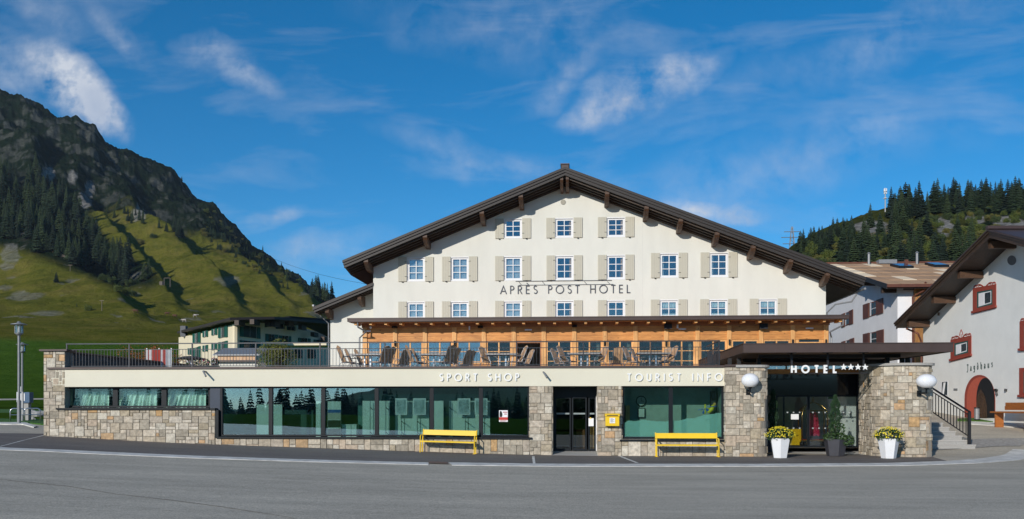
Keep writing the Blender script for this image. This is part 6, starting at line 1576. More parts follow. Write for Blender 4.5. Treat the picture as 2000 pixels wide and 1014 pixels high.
# ------------------------------------------------------------------ white house on the right with brown shutters
def white_house():
    Xw = 21.4; cn = PX(1753, 552, Xw); Y0 = cn.y
    t = thing('white_house', 'white house with brown shutters and copper-brown metal roof between hotel and lodge', 'building', (Xw+5, Y0+8, 1))
    rg = PX(1637, 512, Xw)              # ridge over the wall plane
    Yr, Zr = rg.y, rg.z-.45; Ze = cn.z-.3
    MB().prism([(Xw, Y0, 0), (Xw, Y0, Ze), (Xw, Yr, Zr), (Xw, 2*Yr-Y0, Ze), (Xw, 2*Yr-Y0, 0)], (16, 0, 0)).build('wall', M['plaster_w'], t)
    s = (Zr-Ze)/(Yr-Y0); ov = 1.0; ye = Y0-1.0; xl_ = Xw-ov
    def rz(y, d): return Zr-(abs(y-Yr))*s+d
    b = MB(); b.prism([(xl_, ye, rz(ye, .02)), (xl_, Yr, rz(Yr, .02)), (xl_, Yr, rz(Yr, .3)), (xl_, ye, rz(ye, .3))], (19, 0, 0)); yb = 2*Yr-ye
    b.prism([(xl_, Yr, rz(Yr, .02)), (xl_, yb, rz(yb, .02)), (xl_, yb, rz(yb, .3)), (xl_, Yr, rz(Yr, .3))], (19, 0, 0)); ro = b.build('roof', M['dwoodx'], t)
    # sheet covering in courses of differently weathered panels
    b = MB(); rr = random.Random(5); n = 6; cols = [(.46,.29,.17), (.41,.26,.155), (.49,.31,.185), (.44,.275,.16), (.85,.68,.47), (.38,.24,.145)]
    for k in range(n):
        ya, yb_ = ye-.05+(Yr-ye+.05)*k/n, ye-.05+(Yr-ye+.05)*(k+1)/n
        for i in range(20):
            xa = xl_-.05+i*.95; c = rr.choice(cols) if rr.random() < .55 else cols[0]
            if (i+2*k) % 9 == 4 or i == 0 and k > 1: c = cols[4]
            z0, z1 = rz(ya, .335), rz(yb_, .305)
            b.add([(xa, ya, z0), (xa+.93, ya, z0), (xa+.93, yb_, z1), (xa, yb_, z1), (xa, ya, z0-.03), (xa+.93, ya, z0-.03)], [(0,1,2,3), (4,5,1,0)], c)
    b.build('roof_covering', mat('sheet_panels', (.2,.1,.08), .85, var=.12, scale=2, attr=True, spec=.12), ro)
    MB().box(xl_-.05, xl_+19, ye-.16, ye-.04, rz(ye, .1), rz(ye, .3)).build('gutter', M['copper'], ro)
    MB().box(xl_, xl_+19, Yr-.12, Yr+.12, rz(Yr, .3), rz(Yr, .42)).build('ridge_cap', M['copper'], ro)
    v = MB(); v.prism([(xl_-.06, ye-.05, rz(ye, .0)), (xl_-.06, Yr, rz(Yr, .0)), (xl_-.06, Yr, rz(Yr, .33)), (xl_-.06, ye-.05, rz(ye, .33))], (.055, 0, 0)); v.build('verge_board', M['verge'], ro)
    for y in (Y0+.3, Y0+(Yr-Y0)*.33, Y0+(Yr-Y0)*.66, Yr): MB().box(xl_+.05, Xw, y-.13, y+.13, rz(y, -.42), rz(y, .01)).build('purlin', M['dwood'], t)
    # roof fittings
    for px, ph, lb in ((1697, 21, 0), (1791, 22, 1), (1893, 16, 2)):
        y = Yr-.8 if px != 1791 else Yr-1.0; dx, dy = ray(px); tt = (y-CY)/dy; x = tt*dx; z = rz(y, .3); q = MB(); q.tube([(x, y, z), (x, y, z+ph*tt/FP)], .10, 10); q.lathe([(.17,0),(.05,.12)], (x, y, z+ph*tt/FP), 12); q.build('flue_pipe', M['gsteel'], ro)
    y = Yr-2.4; dx, dy = ray(1770); tt = (y-CY)/dy; x = tt*dx; MB().box(x-.12, x+.12, y-.1, y+.1, rz(y, .3), rz(y, .3)+.5).build('vent_pipe', M['copper'], ro)
    for px, py in ((1762, 520), (1831, 517.5)):
        y = Yr-5.2; 
        for _ in range(8):
            dx, dy = ray(px); tt = (y-CY)/dy; err = (CZ+tt*(HY-py)/FP)-rz(y, .35); y += err/s*.5
        x = tt*dx; w, l = .55, 1.0; q = MB()
        def sk(b, w, l, h0, h1): b.hexa([(x-w, y-l, rz(y-l, h0)), (x+w, y-l, rz(y-l, h0)), (x+w, y-l, rz(y-l, h1)), (x-w, y-l, rz(y-l, h1))], [(x-w, y+l, rz(y+l, h0)), (x+w, y+l, rz(y+l, h0)), (x+w, y+l, rz(y+l, h1)), (x-w, y+l, rz(y+l, h1))])
        sk(q, w, l, .3, .5); sk_o = q.build('skylight', M['anthra'], ro); q = MB(); sk(q, w-.1, l-.12, .5, .515); q.build('pane', M['skyp'], sk_o)
    y = Yr-.5; dx, dy = ray(1732); x = (y-CY)/dy*dx; MB().box(x-.7, x+.7, y-.3, y+.5, rz(y, .3), rz(y, .62)).build('roof_hatch', M['gsteel'], ro)
    # windows of the gable wall
    def w2p(zx, zy): return 1640+zx*.41427, 420+zy*.41427
    def pane(zs, o0, o1, m, name, parent=t):
        f = [PX(*w2p(*z), Xw) for z in zs]; o0, o1 = -o0, -o1
        return MB().hexa([p_+Vector((o1,0,0)) for p_ in f], [p_+Vector((o0,0,0)) for p_ in f]).build(name, m, parent)
    def wwin(zl, zr, tl, tr, bl, br, sh=0):
        def at(f, v): return zl+(zr-zl)*f, (tl+(tr-tl)*f)*(1-v)+(bl+(br-bl)*f)*v
        a, c = (.30, .66) if sh else (0, 1)
        fo = pane([at(a,1), at(c,1), at(c,0), at(a,0)], .0, .03, M['brown'], 'window')
        pane([at(a+.03,.96), at(a+.10,.96), at(a+.10,.04), at(a+.03,.04)], .03, .032, M['white'], 'reveal', fo)
        for f0, f1 in ((a+(c-a)*.32, a+(c-a)*.6), (a+(c-a)*.66, a+(c-a)*.92)):
            pane([at(f0,.92), at(f1,.92), at(f1,.08), at(f0,.08)], .032, .037, M['darkpane'], 'pane', fo)
        for v in (.5,): pane([at(a+(c-a)*.3,v+.02), at(a+(c-a)*.95,v+.02), at(a+(c-a)*.95,v-.02), at(a+(c-a)*.3,v-.02)], .037, .045, M['white'], 'glazing_bar', fo)
        if sh:
            pane([at(0,1.02), at(.29,1.02), at(.29,-.02), at(0,-.02)], .02, .07, M['brown'], 'shutter'); pane([at(.67,1.02), at(1,1.02), at(1,-.02), at(.67,-.02)], .02, .07, M['brown'], 'shutter')
    wwin(113, 207, 425, 392, 490, 460, 1); wwin(113, 210, 563, 540, 625, 612, 1); wwin(10, 65, 470, 446, 530, 510, 1); wwin(10, 70, 600, 580, 650, 640, 1)
    wwin(68, 93, 328, 318, 372, 362); wwin(26, 47, 345, 338, 390, 380); wwin(0, 14, 358, 353, 400, 395)
    # wood-clad front bay to the right of the corner
    xa, xb = P(1786, 0, Y0-.15).x, P(1836, 0, Y0-.15).x
    MB().box(xa, xb+3, Y0-.35, Y0-.003, 1, Ze-.15).build('wood_cladding', M['larch2'], t)
    MB().box(P(1764,0,Y0).x, xa-.0, Y0-.15, Y0-.003, Ze-.2, Ze+.08).build('front_beam', M['dwood'], t)
    g = MB(); q0, q1 = P(1808, 551, ye), P(1783, 580, Y0-.4); g.tube([q0, (q0.x, Y0-.7, q0.z-.5), q1, (q1.x, Y0-.45, 4.8), (q1.x, Y0-.45, 1)], .07, 8); g.build('downpipe', M['copper'], t)
M['copper'] = mat('copper_sheet', (.19,.072,.045), .45, .5, var=.15)
M['skyp'] = mat('skylight_pane', (.03,.06,.12), .08, .0, spec=1.0)
M['larch2'] = wood('weathered_larch', (.30,.13,.03), (.50,.24,.07), 2)
white_house()

# ------------------------------------------------------------------ hunting lodge at the right edge
XLG = 25.1; NRM = Vector((-Rx, -Ry, 0)); FWD = Vector((Fx, Fy, 0))
def zl_(x, y): return 1640+x*.41427, 420+y*.41427
def lodge():
    base = PL(1930, 815, XLG)
    t = thing('hunting_lodge', 'white rendered lodge with red window surrounds and pointed red doorway', 'building', (base.x, base.y, 1))
    xv = XLG-1.5
    def lp(d, x, z): return Vector((d*Fx+x*Rx, CY+d*Fy+x*Ry, z))
    pk = (xv*FP/932, CZ+(HY-462)*(xv/932)); ev = (xv*FP/750, CZ+(HY-641)*(xv/750))
    s = (pk[1]-ev[1])/(ev[0]-pk[0])
    dn = pk[0]-11.2; th = .36
    def rz(d, o): return pk[1]-abs(d-pk[0])*s+o
    df, dfar = pk[0]-10.0, 25.1*FP/803.0
    MB().prism([lp(dfar, XLG, .4), lp(dfar, XLG, rz(dfar, -.02)), lp(pk[0], XLG, rz(pk[0], -.02)), lp(df, XLG, rz(df, -.02)), lp(df, XLG, .4)], -NRM*.5).build('wall', M['plaster_j'], t)
    # roof
    out = -NRM*14
    b = MB()
    b.prism([lp(ev[0], xv+.06, rz(ev[0], 0)), lp(pk[0], xv+.06, rz(pk[0], 0)), lp(pk[0], xv+.06, rz(pk[0], .22)), lp(ev[0], xv+.06, rz(ev[0], .22))], out)
    b.prism([lp(pk[0], xv+.06, rz(pk[0], 0)), lp(dn, xv+.06, rz(dn, 0)), lp(dn, xv+.06, rz(dn, .22)), lp(pk[0], xv+.06, rz(pk[0], .22))], out); ro = b.build('roof', M['dwoodx'], t)
    for x0, w, o0, o1, e, nm, m in ((xv, .06, -.06, .18, 0, 'verge_board', M['dwood']), (xv-.05, .06, .15, th, .1, 'verge_board', M['dwood']), (xv-.1, 14, th-.08, th, .12, 'roof_covering', M['flash'])):
        b = MB(); v = -NRM*w
        for a, c in ((ev[0]+e, pk[0]), (pk[0], dn)): b.prism([lp(a, x0, rz(a, o0)), lp(c, x0, rz(c, o0)), lp(c, x0, rz(c, o1)), lp(a, x0, rz(a, o1))], v)
        b.build(nm, m, ro)
    b = MB(); b.prism([lp(pk[0]-.15, xv-.12, rz(pk[0], th)), lp(pk[0]+.15, xv-.12, rz(pk[0], th)), lp(pk[0]+.1, xv-.12, rz(pk[0], th+.16)), lp(pk[0]-.1, xv-.12, rz(pk[0], th+.16))], out); b.build('ridge_cap', M['flash'], ro)
    for zx, zy0, zy1 in ((365, 500, 530), (484, 388, 425), (610, 262, 297), (760, 135, 156)):
        px, py = zl_(zx, (zy0+zy1)/2); d = (XLG-.7)*FP/(px-HX); z = rz(d, -.02)
        a = lp(d, XLG-1.25, z-.19); c = lp(d, XLG, z-.19)
        MB().beam(a, c, .3, .36).build('purlin', M['purlin'], t)
    def pl(zx, zy, o=0): return PL(*zl_(zx, zy), XLG)+NRM*o
    def quad(zs, o0, o1, m, name, parent=t):
        return MB().hexa([pl(*z, o1) for z in zs], [pl(*z, o0) for z in zs]).build(name, m, parent)
    def ring(outer, inner, o0, o1, m, name, parent=t):
        b = MB(); n = len(outer)
        for i in range(n):
            j = (i+1) % n; b.hexa([pl(*outer[i], o1), pl(*outer[j], o1), pl(*inner[j], o1), pl(*inner[i], o1)], [pl(*outer[i], o0), pl(*outer[j], o0), pl(*inner[j], o0), pl(*inner[i], o0)])
        return b.build(name, m, parent)
    def jw(L_, Rt, tl, tr, bl, br, scroll=True, tall=0):
        w = Rt-L_
        O = [(L_, bl), (Rt, br), (Rt, tr), (L_, tl)]; fx = .17*w
        def y_(x, a, c): return a+(c-a)*(x-L_)/w
        xi0, xi1 = L_+fx, Rt-fx*.85
        I = [(xi0, y_(xi0, bl, br)-22), (xi1, y_(xi1, bl, br)-22), (xi1, y_(xi1, tl, tr)+17), (xi0, y_(xi0, tl, tr)+17)]
        fo = ring(O, I, .002, .035, M['red'], 'window_surround')
        e = 7
        I2 = [(I[0][0]+e, I[0][1]-e), (I[1][0]-e, I[1][1]-e), (I[2][0]-e, I[2][1]+e), (I[3][0]+e, I[3][1]+e)]
        m_ = lambda a, c, f: (a[0]+(c[0]-a[0])*f, a[1]+(c[1]-a[1])*f)
        ring(I, I2, .004, .02, M['tealf'], 'green_lining', fo)
        quad([I2[0], m_(I2[0], I2[1], .42), m_(I2[3], I2[2], .42), I2[3]], .004, .012, M['white'], 'reveal', fo)
        w0, w1 = m_(I2[0], I2[1], .42), m_(I2[3], I2[2], .42)
        fr = quad([w0, I2[1], I2[2], w1], .003, .008, M['white'], 'sash', fo)
        c0, c1, c2, c3 = m_(w0, I2[1], .12), m_(w0, I2[1], .88), m_(w1, I2[2], .88), m_(w1, I2[2], .12)
        quad([(c0[0], c0[1]-5), (c1[0], c1[1]-5), (c2[0], c2[1]+5), (c3[0], c3[1]+5)], .009, .013, M['darkpane'], 'pane', fo)
        quad([(L_-1, bl-12), (Rt+5, br-14), (Rt+5, br-5), (L_-1, bl-2)], .036, .12, M['red'], 'window_sill', fo)
        if scroll:                     # curling crest on the lintel
            b = MB()
            def P3(fx_, up): x = L_+w*fx_; y = tl+(tr-tl)*fx_-up; return pl(x, y, .0)
            for sgn in (-1, 1):
                pts = []
                for k in range(15):
                    u = k/14; pts.append(P3(.5+sgn*(.06+.36*u), 3+13*math.sin(u*3.0)+(4 if u > .8 else 0)))
                b.tube(pts, .035, 6)
                pts = [P3(.5+sgn*(.40+.07*math.cos(q)), 8+7*math.sin(q)) for q in np.linspace(-.5, 4.6, 12)]; b.tube(pts, .03, 6)
                pts = [P3(.5+sgn*(.2+.08*math.cos(q)), 6+5*math.sin(q)) for q in np.linspace(0, 5, 12)]; b.tube(pts, .025, 6)
            if tall: b.tube([P3(.42, 14), P3(.44, 26), P3(.5, 42), P3(.56, 26), P3(.58, 14)], .03, 6); b.tube([P3(.5, 4), P3(.5, 20)], .025, 6)
            b.tube([P3(0, 2), P3(1, 2)], .03, 6)
            b.build('crest', M['red'], fo)
    jw(630, 739, 349, 330, 466, 440); jw(525, 622, 592, 572, 692, 668, tall=1)
    jw(851, 960, 505, 490, 642, 638); jw(849, 960, 722, 715, 860, 866, scroll=False)
    # doorway: pointed red arch
    def archpts(x0, x1, yb, ys, yt, n=14):
        L_ = [(x0, yb)]; xm = (x0+x1)/2-2
        for k in range(n+1): u = k/n; L_.append((x0+(xm-x0)*(1-math.cos(u*math.pi/2)**.9), ys+(yt-ys)*math.sin(u*math.pi/2*.98)))
        for k in range(n, -1, -1): u = k/n; L_.append((x1-(x1-xm)*(1-math.cos(u*math.pi/2)**.9), ys+(yt-ys)*math.sin(u*math.pi/2*.98)))
        L_.append((x1, yb)); return L_
    def fan(pts, o0, o1, m, name, parent=t):
        b = MB(); n = len(pts); A_ = [pl(*p, o1) for p in pts]; B_ = [pl(*p, o0) for p in pts]
        b.add(A_+B_, [tuple(range(n))]+[(i, (i+1) % n, n+(i+1) % n, n+i) for i in range(n)]); return b.build(name, m, parent)
    dr = fan(archpts(589, 734, 956, 868, 754), .002, .01, M['red'], 'doorway')
    fan(archpts(600, 735, 957, 872, 764), .011, .016, M['red2'], 'arch_recess', dr)
    fan(archpts(646, 732.5, 957, 872, 768), .017, .021, M['black'], 'door_recess_shade', dr)  # flat black sheet stands in for the shade of the doorway
    lf = fan([(646, 957), (647, 890), (650, 860), (658, 832), (668, 822), (680, 842), (690, 870), (695, 900), (696, 957)], .022, .028, M['oakd'], 'door_leaf', dr)
    b = MB()
    for k in range(7):
        y = 850+k*16; b.tube([pl(652, y+6, .03), pl(670, y-8, .03), pl(688, y+8, .03)], .012, 5)
    b.build('lattice', M['purlin'], lf)
    # small bathroom window, plaque, lantern, keys, vent
    fo = quad([(462, 848), (510, 851), (511, 783), (463, 787)], .002, .012, M['white'], 'window'); quad([(482, 847), (508, 849), (509, 786), (484, 788)], .013, .02, M['darkpane'], 'pane', fo)
    quad([(486, 846), (492, 846), (500, 790), (494, 790)], .02, .06, M['white'], 'tilted_sash', fo)
    quad([(538, 828), (556, 828), (556, 818), (538, 818)], .002, .02, M['gsteel'], 'plaque')
    b = MB(); b.tube([pl(747, 822, .05), pl(745, 835, .08), pl(747, 850, .05)], .05, 6); b.build('door_lantern', M['black'], t); quad([(733, 830), (741, 829), (741, 819), (733, 820)], .002, .06, M['black'], 'bell_box')
    b = MB(); b.tube([pl(788, 820, .05), pl(788, 831, .07)], .07, 8); b.build('wall_light', M['black'], t)
    b = MB(); ps = [pl(813+21*math.cos(q), 214+23*math.sin(q), .02) for q in np.linspace(0, 2*math.pi, 25)[:-1]]; b.add(ps, [tuple(range(24))]); b.build('round_vent', mat('vent_shadow', (.16,.16,.16), .9), t)
    b = MB(); b.tube([pl(475, 460, .1), pl(475, 474, .12)], .06, 8); b.build('alarm_light', M['purlin'], t)
    # wall-painted name, in broken letters
    a = pl(600, 737); c = pl(722, 716); L_ = (c-a).length; dirv = (c-a).normalized(); h = .36
    lettering('Jagdhaus', lambda x, z, d: a+dirv*x+Vector((0,0,z))+NRM*(.004+d), 0, L_, h, .055, .006, gap=.02).build('sign_lettering', M['inkg'], t)
    # stone downpipe at the far corner
    g = MB(); e = lp(ev[0]-.3, xv+.5, rz(ev[0], -.05)); f = lp(dfar-.1, XLG-.15, 5.6); g.tube([e, lp(ev[0]-.8, xv+1.0, e.z-.35), f+Vector((0,0,.2)), Vector((f.x, f.y, 1.0))], .06, 8); g.build('downpipe', M['copper'], t)
M['red2'] = mat('lighter_red_paint', (.50,.105,.06), .75, var=.1, scale=8)
M['tealf'] = mat('dark_green_lining', (.02,.09,.08), .6)
M['oakd'] = wood('oak_door', (.05,.028,.016), (.12,.065,.035), 2)
M['inkg'] = mat('dark_green_ink', (.02,.06,.05), .8)
lodge()
# wooden bench by the lodge, bin
def lodge_bench():
    b0 = PL(1944, 817, XLG-1.0); b1 = PL(2020, 826, XLG-1.0); d = (b1-b0); d.z = 0; L_ = d.length; d.normalize()
    z = float(G(b0.x, b0.y)); t = thing('garden_bench', 'wide orange-brown wooden bench beside the pointed doorway', 'bench', (b0.x, b0.y, z)); k = mat('varnished_wood', (.36,.12,.025), .4, var=.25, scale=4, stretch=(1,1,6)); sd = -NRM
    zs = PL(1944, 805, XLG-1.0).z; 
    MB().beam(b0+Vector((0,0,zs-b0.z)), b0+d*L_+Vector((0,0,zs-b0.z)), .55, .08).build('seat', k, t)
    for q, zz in ((.33, 797), (.36, 790.5)):
        zq = PL(1950, zz, XLG-.8).z; MB().beam(b0+sd*q+d*.3+Vector((0,0,zq-b0.z)), b0+sd*q+d*L_+Vector((0,0,zq-b0.z)), .05, .2).build('back_slat', k, t)
    for q in (.35, L_-.4): a = b0+d*q; MB().box(a.x-.2, a.x+.2, a.y-.05, a.y+.05, z-.1, zs-.03).build('leg', k, t)
lodge_bench()
p = PL(1908, 815, XLG-.6); t = thing('ash_bin', 'slim cylindrical steel bin at the pointed doorway', 'bin', (p.x, p.y, p.z-.1)); MB().lathe([(.13,-.1),(.13,.45),(.10,.46)], tuple(p), 14).build('body', M['gsteel'], t, smooth=False); MB().lathe([(.14,.46),(.14,.52)], tuple(p), 14).build('lid', M['black'], t)

# ------------------------------------------------------------------ left forecourt: lamps, bicycle stands, charging post
def street_lamp(px, ptop, d, label):
    gp = PD(px, 800, d); z0 = float(G(gp.x, gp.y))-.05; zt = PD(px, ptop, d).z; t = thing('street_lamp', label, 'street lamp', (gp.x, gp.y, z0), group='grey street lamps on the lawn edge')
    x, y = gp.x, gp.y; b = MB(); b.tube([(x,y,z0),(x,y,z0+1.2),(x,y,z0+1.21),(x,y,zt-.62)], [.085,.085,.065,.06], 14); b.build('pole', M['gsteel'], t, smooth=False)
    MB().lathe([(.06,-.66),(.16,-.58),(.17,-.52)], (x,y,zt), 18).build('collar', M['gsteel'], t)
    MB().lathe([(.165,-.52),(.175,-.14)], (x,y,zt), 18).build('lamp_shade', glass('lamp_glass', (.8,.85,.85), .1), t)
    MB().lathe([(.06,-.5),(.05,-.2)], (x,y,zt), 12).build('lamp_inner', M['white'], t)
    b = MB()
    for k in range(4): a = k*math.pi/2+.4; b.tube([(x+.185*math.cos(a), y+.185*math.sin(a), zt-.55), (x+.185*math.cos(a), y+.185*math.sin(a), zt-.1)], .012, 5)
    b.build('cage_bar', M['gsteel'], t)
    MB().lathe([(.2,-.14),(.36,-.12),(.36,-.09),(.1,-.03),(.06,.03),(.01,.04)], (x,y,zt), 24).build('lamp_cap', M['gsteel'], t)
street_lamp(37, 629.5, 44, 'tall grey street lamp nearest the camera on the left')
street_lamp(43.5, 670, 59, 'grey street lamp standing farther back on the left')
def forecourt():
    def rack(pa, pb, py, pt, label):
        # a hoop on the ground at y row py between columns pa, pb
        a, c = PG(pa, py), PG(pb, py); h = (py-pt)*(Vector((a.x, a.y-CY)).length)/FP; t = thing('bicycle_stand', label, 'bicycle stand', tuple((a+c)/2), group='steel bicycle stands on the left')
        r = .16; pts = [a, a+Vector((0,0,h-r))]
        dd = (c-a); L_ = dd.length; dd.normalize()
        for k in range(1, 6): q = k*math.pi/10; pts.append(a+dd*(r-r*math.cos(q))+Vector((0,0,h-r+r*math.sin(q))))
        for k in range(0, 6): q = k*math.pi/10; pts.append(c-dd*(r-r*math.sin(q+0)*1)*1.0+dd*0+Vector((0,0,h-r+r*math.cos(q))) if 0 else c-dd*(r-r*math.sin(q))+Vector((0,0,h-r+r*math.cos(q))))
        pts += [c]; MB().tube(pts, .032, 10).build('hoop', M['steel'], t, smooth=True)
        MB().tube([a+Vector((0,0,h*.55)), c+Vector((0,0,h*.55))], .022, 8).build('crossbar', M['steel'], t)
    rack(20, 48, 825.5, 801.5, 'curved steel bicycle stand at the far left'); rack(47, 79, 825, 801, 'curved steel bicycle stand nearest the stone pier'); 
    p = PG(51, 823); q = MB(); z = p.z; t = thing('charging_post', 'white and blue charging box on a granite post at the left', 'charging post', tuple(p))
    r = (Vector((p.x, p.y-CY)).length)/FP; MB().box(p.x-5*r, p.x+6*r, p.y-.1, p.y+.15, z, z+32*r).build('post', M['granite'], t)
    b = MB(); zc = z+41*r; b.box(p.x-12*r, p.x+10*r, p.y-.2, p.y+.15, zc-9*r, zc+9*r).build('housing', M['cbox'], t); MB().box(p.x-7*r, p.x+2*r, p.y-.215, p.y-.203, zc-6*r, zc+7*r).build('front_panel', M['white'], t)
    MB().box(p.x-12.4*r, p.x-10*r, p.y-.21, p.y+.16, zc-8*r, zc+9.4*r).build('side_panel', M['white'], t)
    p = PG(44, 824.5); t = thing('sign_post', 'small dark post with a white tag beside the charging box', 'post', tuple(p)); r = (Vector((p.x, p.y-CY)).length)/FP
    MB().box(p.x-1.6*r, p.x+1.6*r, p.y-.03, p.y+.03, p.z, p.z+52*r).build('pole', M['gsteel'], t); MB().box(p.x-6*r, p.x-2*r, p.y-.05, p.y-.03, p.z+52*r, p.z+61*r).build('tag', M['white'], t)
    strip('kerb', [PG(-40, 829), PG(20, 830), PG(45, 830), PG(66, 836)], [PG(-40, 826), PG(20, 826.5), PG(50, 826.5), PG(72, 834.5)], .05, M['kerb'], 2, 'pale kerb curve in front of the bicycle stands', 'kerb', thick=.1, res=.2)
    strip('lawn', [PG(-60, 826), PG(20, 826.5), PG(50, 826.5), PG(86, 831)], [PG(-60, 801), PG(20, 801), PG(60, 802), PG(92, 803)], .06, mat('forecourt_grass', (.04,.12,.010), .95, var=.5, scale=5, bump=1, bscale=30), 6, 'green lawn strip behind the bicycle stands', 'lawn', thick=.1)
    rr = random.Random(8)
    for k in range(9):
        p = PG(rr.uniform(56, 84), rr.uniform(806, 822)); s = rr.uniform(.14, .34); v = []
        b = MB(); b.ball((p.x, p.y, p.z+s*.4), s*1.3, s, s*.7, 7, 5); b.v = [(x+rr.uniform(-.1,.1)*s*1.5, y+rr.uniform(-.1,.1)*s, zz+rr.uniform(-.1,.1)*s) for x, y, zz in b.v]
        o = b.build('boulder', M['rock']); tag(o, 'pale grey boulder in the heap beside the stone pier', 'boulder', 'heap of pale boulders by the stone pier')
M['cbox'] = mat('blue_grey_plastic', (.04,.10,.19), .4); M['rock'] = mat('limestone', (.42,.41,.38), .9, var=.35, scale=5, bump=.8, bscale=10)
forecourt()

# ------------------------------------------------------------------ conifers on the hillsides
def conifer(seed, fat=1.0, levels=17):
    rr = random.Random(seed); t = thing('spruce_tree', 'x', 'tree'); MB().tube([(0,0,-.6),(0,0,4.5),(0,0,9.6)], [.2,.13,.02], 6).build('trunk', M['bark'], t, local=True)
    b = MB()
    for L_ in range(levels):
        u = L_/(levels-1); z = 1.1+8.8*u; R_ = fat*(2.05*(1-u)**.85+.12)*rr.uniform(.82, 1.1); n = max(5, int(13-6*u)); a0 = rr.uniform(0, 6)
        for k in range(n):
            if rr.random() < .06: continue
            a = a0+2*math.pi*k/n+rr.uniform(-.22, .22); r_ = R_*rr.uniform(.68, 1.12); dz = -r_*rr.uniform(.22, .5); w = .30*r_+.10
            c, s = math.cos(a), math.sin(a)
            p0 = Vector((0,0,z)); pm = Vector((c*r_*.55, s*r_*.55, z+dz*.35)); p1 = Vector((c*r_, s*r_, z+dz)); sd = Vector((-s, c, 0))
            b.add([p0, pm+sd*w+Vector((0,0,-.18)), p1, pm-sd*w+Vector((0,0,-.18)), pm+Vector((0,0,.12))], [(0,1,4),(1,2,4),(2,3,4),(3,0,4)])
            b.add([pm+sd*w*.4, p1+sd*w*.5+Vector((0,0,-.22)), pm+Vector((c*.1,s*.1,-.34))], [(0,1,2)])
            b.add([pm-sd*w*.4, p1-sd*w*.5+Vector((0,0,-.22)), pm+Vector((c*.1,s*.1,-.34))], [(0,2,1)])
    b.add([(.1,0,9.6),(-.05,.09,9.6),(-.05,-.09,9.6),(0,0,10.2)], [(0,1,3),(1,2,3),(2,0,3)])
    b.build('crown', M['needle'][seed % 3], t, local=True); return t
M['needle'] = [mat('spruce_needles_a', (.011,.025,.011), .85, var=.4, scale=1.2), mat('spruce_needles_b', (.021,.042,.014), .85, var=.4, scale=1.2), mat('spruce_needles_c', (.036,.060,.017), .85, var=.4, scale=1.2)]
protos = [conifer(30+i, f) for i, f in enumerate((.82, 1.0, .92, 1.15, .75, 1.05))]
ptrees = [snap(p) for p in protos]; used = [False]*len(protos)
FAR = []
def put_tree(loc, h, label, group, rr, wide=1.0):
    i = rr.randrange(len(protos))
    if label is None: FAR.append((i, loc, h/10.0, wide, rr.uniform(0, 6.28))); return
    o = copy_tree(protos[i], None, ptrees[i]) if used[i] else protos[i]; used[i] = True
    s = h/10.0; o.location = loc; o.rotation_euler = (0, 0, rr.uniform(0, 6.28)); o.scale = (s*wide, s*wide, s); o['label'] = label; o['group'] = group; return o
def inpoly(x, y, poly):
    c = False; n = len(poly)
    for i in range(n):
        (x1, y1), (x2, y2) = poly[i], poly[i-1]
        if (y1 > y) != (y2 > y) and x < (x2-x1)*(y-y1)/(y2-y1)+x1: c = not c
    return c
def wood_zone(poly, n, hpx, label, group, seed, d0=90, d1=1350, mind=6, wd=1.0):
    rr = random.Random(seed); xs = [p[0] for p in poly]; ys = [p[1] for p in poly]; got = []; tries = 0
    while len(got) < n and tries < n*40:
        tries += 1; x, y = rr.uniform(min(xs), max(xs)), rr.uniform(min(ys), max(ys))
        if not inpoly(x, y, poly) or any(abs(x-a)+abs(y-b)*1.5 < mind for a, b in got): continue
        q = PT(x, y, d0, d1)
        if q is None: continue
        got.append((x, y)); loc, d = q; h = rr.uniform(*hpx)*d/FP; put_tree((loc.x, loc.y, loc.z-.3), h, label, group, rr, wd*rr.uniform(.8, 1.35))
    return len(got)
n1 = wood_zone([(-10, 350), (60, 355), (110, 385), (150, 425), (195, 470), (235, 505), (275, 535), (318, 548), (250, 560), (205, 535), (150, 520), (95, 505), (40, 480), (-10, 465), (-10, 350)], 132, (36, 62), 'dark spruce in the dense wood on the left mountainside', 'spruces of the wood on the left mountainside', 1, mind=9)
n2 = wood_zone([(300, 440), (345, 440), (360, 470), (320, 468)], 7, (20, 38), 'dark spruce in the small stand above the striped pasture', 'spruces of the small stand above the pasture', 2)
n3 = wood_zone([(190, 400), (235, 395), (330, 455), (300, 460), (220, 430)], 16, (14, 26), 'dark spruce on the rocky step above the main wood', 'spruces on the rocky step', 3)
n4 = wood_zone([(395, 440), (450, 450), (560, 530), (600, 560), (650, 585), (640, 600), (560, 575), (480, 520), (410, 480)], 56, (9, 20), None, None, 4, mind=7)
n5 = wood_zone([(608, 572), (650, 588), (650, 600), (612, 590)], 9, (26, 44), 'tall spruce standing on the ridge beside the hotel eave', 'spruces on the ridge beside the eave', 5)
rr = random.Random(40)
for k, (px, py, hp_, lb) in enumerate(((110, 553, 22, 'single small spruce on the pasture at the left'), (150, 600, 9, 'tiny bush-like spruce on the pasture'), (1700, 446, 50, 'tall single spruce on the skyline left of the mast'), (355, 330, 10, 'tiny spruce on the rocky crest'))):
    q = PT(px, py)
    while q is None: py += 3; q = PT(px, py)
    put_tree(tuple(q[0]-Vector((0,0,.3))), hp_*q[1]/FP, lb, 'single spruces', rr, 1.2)
bigl = 'tall dark spruce along the top of the right-hand hill'
m1 = wood_zone([(1738, 424), (1780, 412), (1850, 404), (1930, 400), (2010, 398), (2010, 416), (1940, 418), (1860, 424), (1800, 432), (1745, 446)], 54, (44, 66), bigl, 'spruces along the top of the right-hand hill', 11, d0=100, d1=500, mind=9, wd=1.2)
m2 = wood_zone([(1560, 486), (1605, 462), (1660, 448), (1668, 470), (1600, 500), (1560, 505)], 32, (22, 40), 'dark spruce on the lower left shoulder of the right-hand hill', 'spruces on the shoulder of the right-hand hill', 12, d0=100, d1=500, mind=7, wd=1.25)
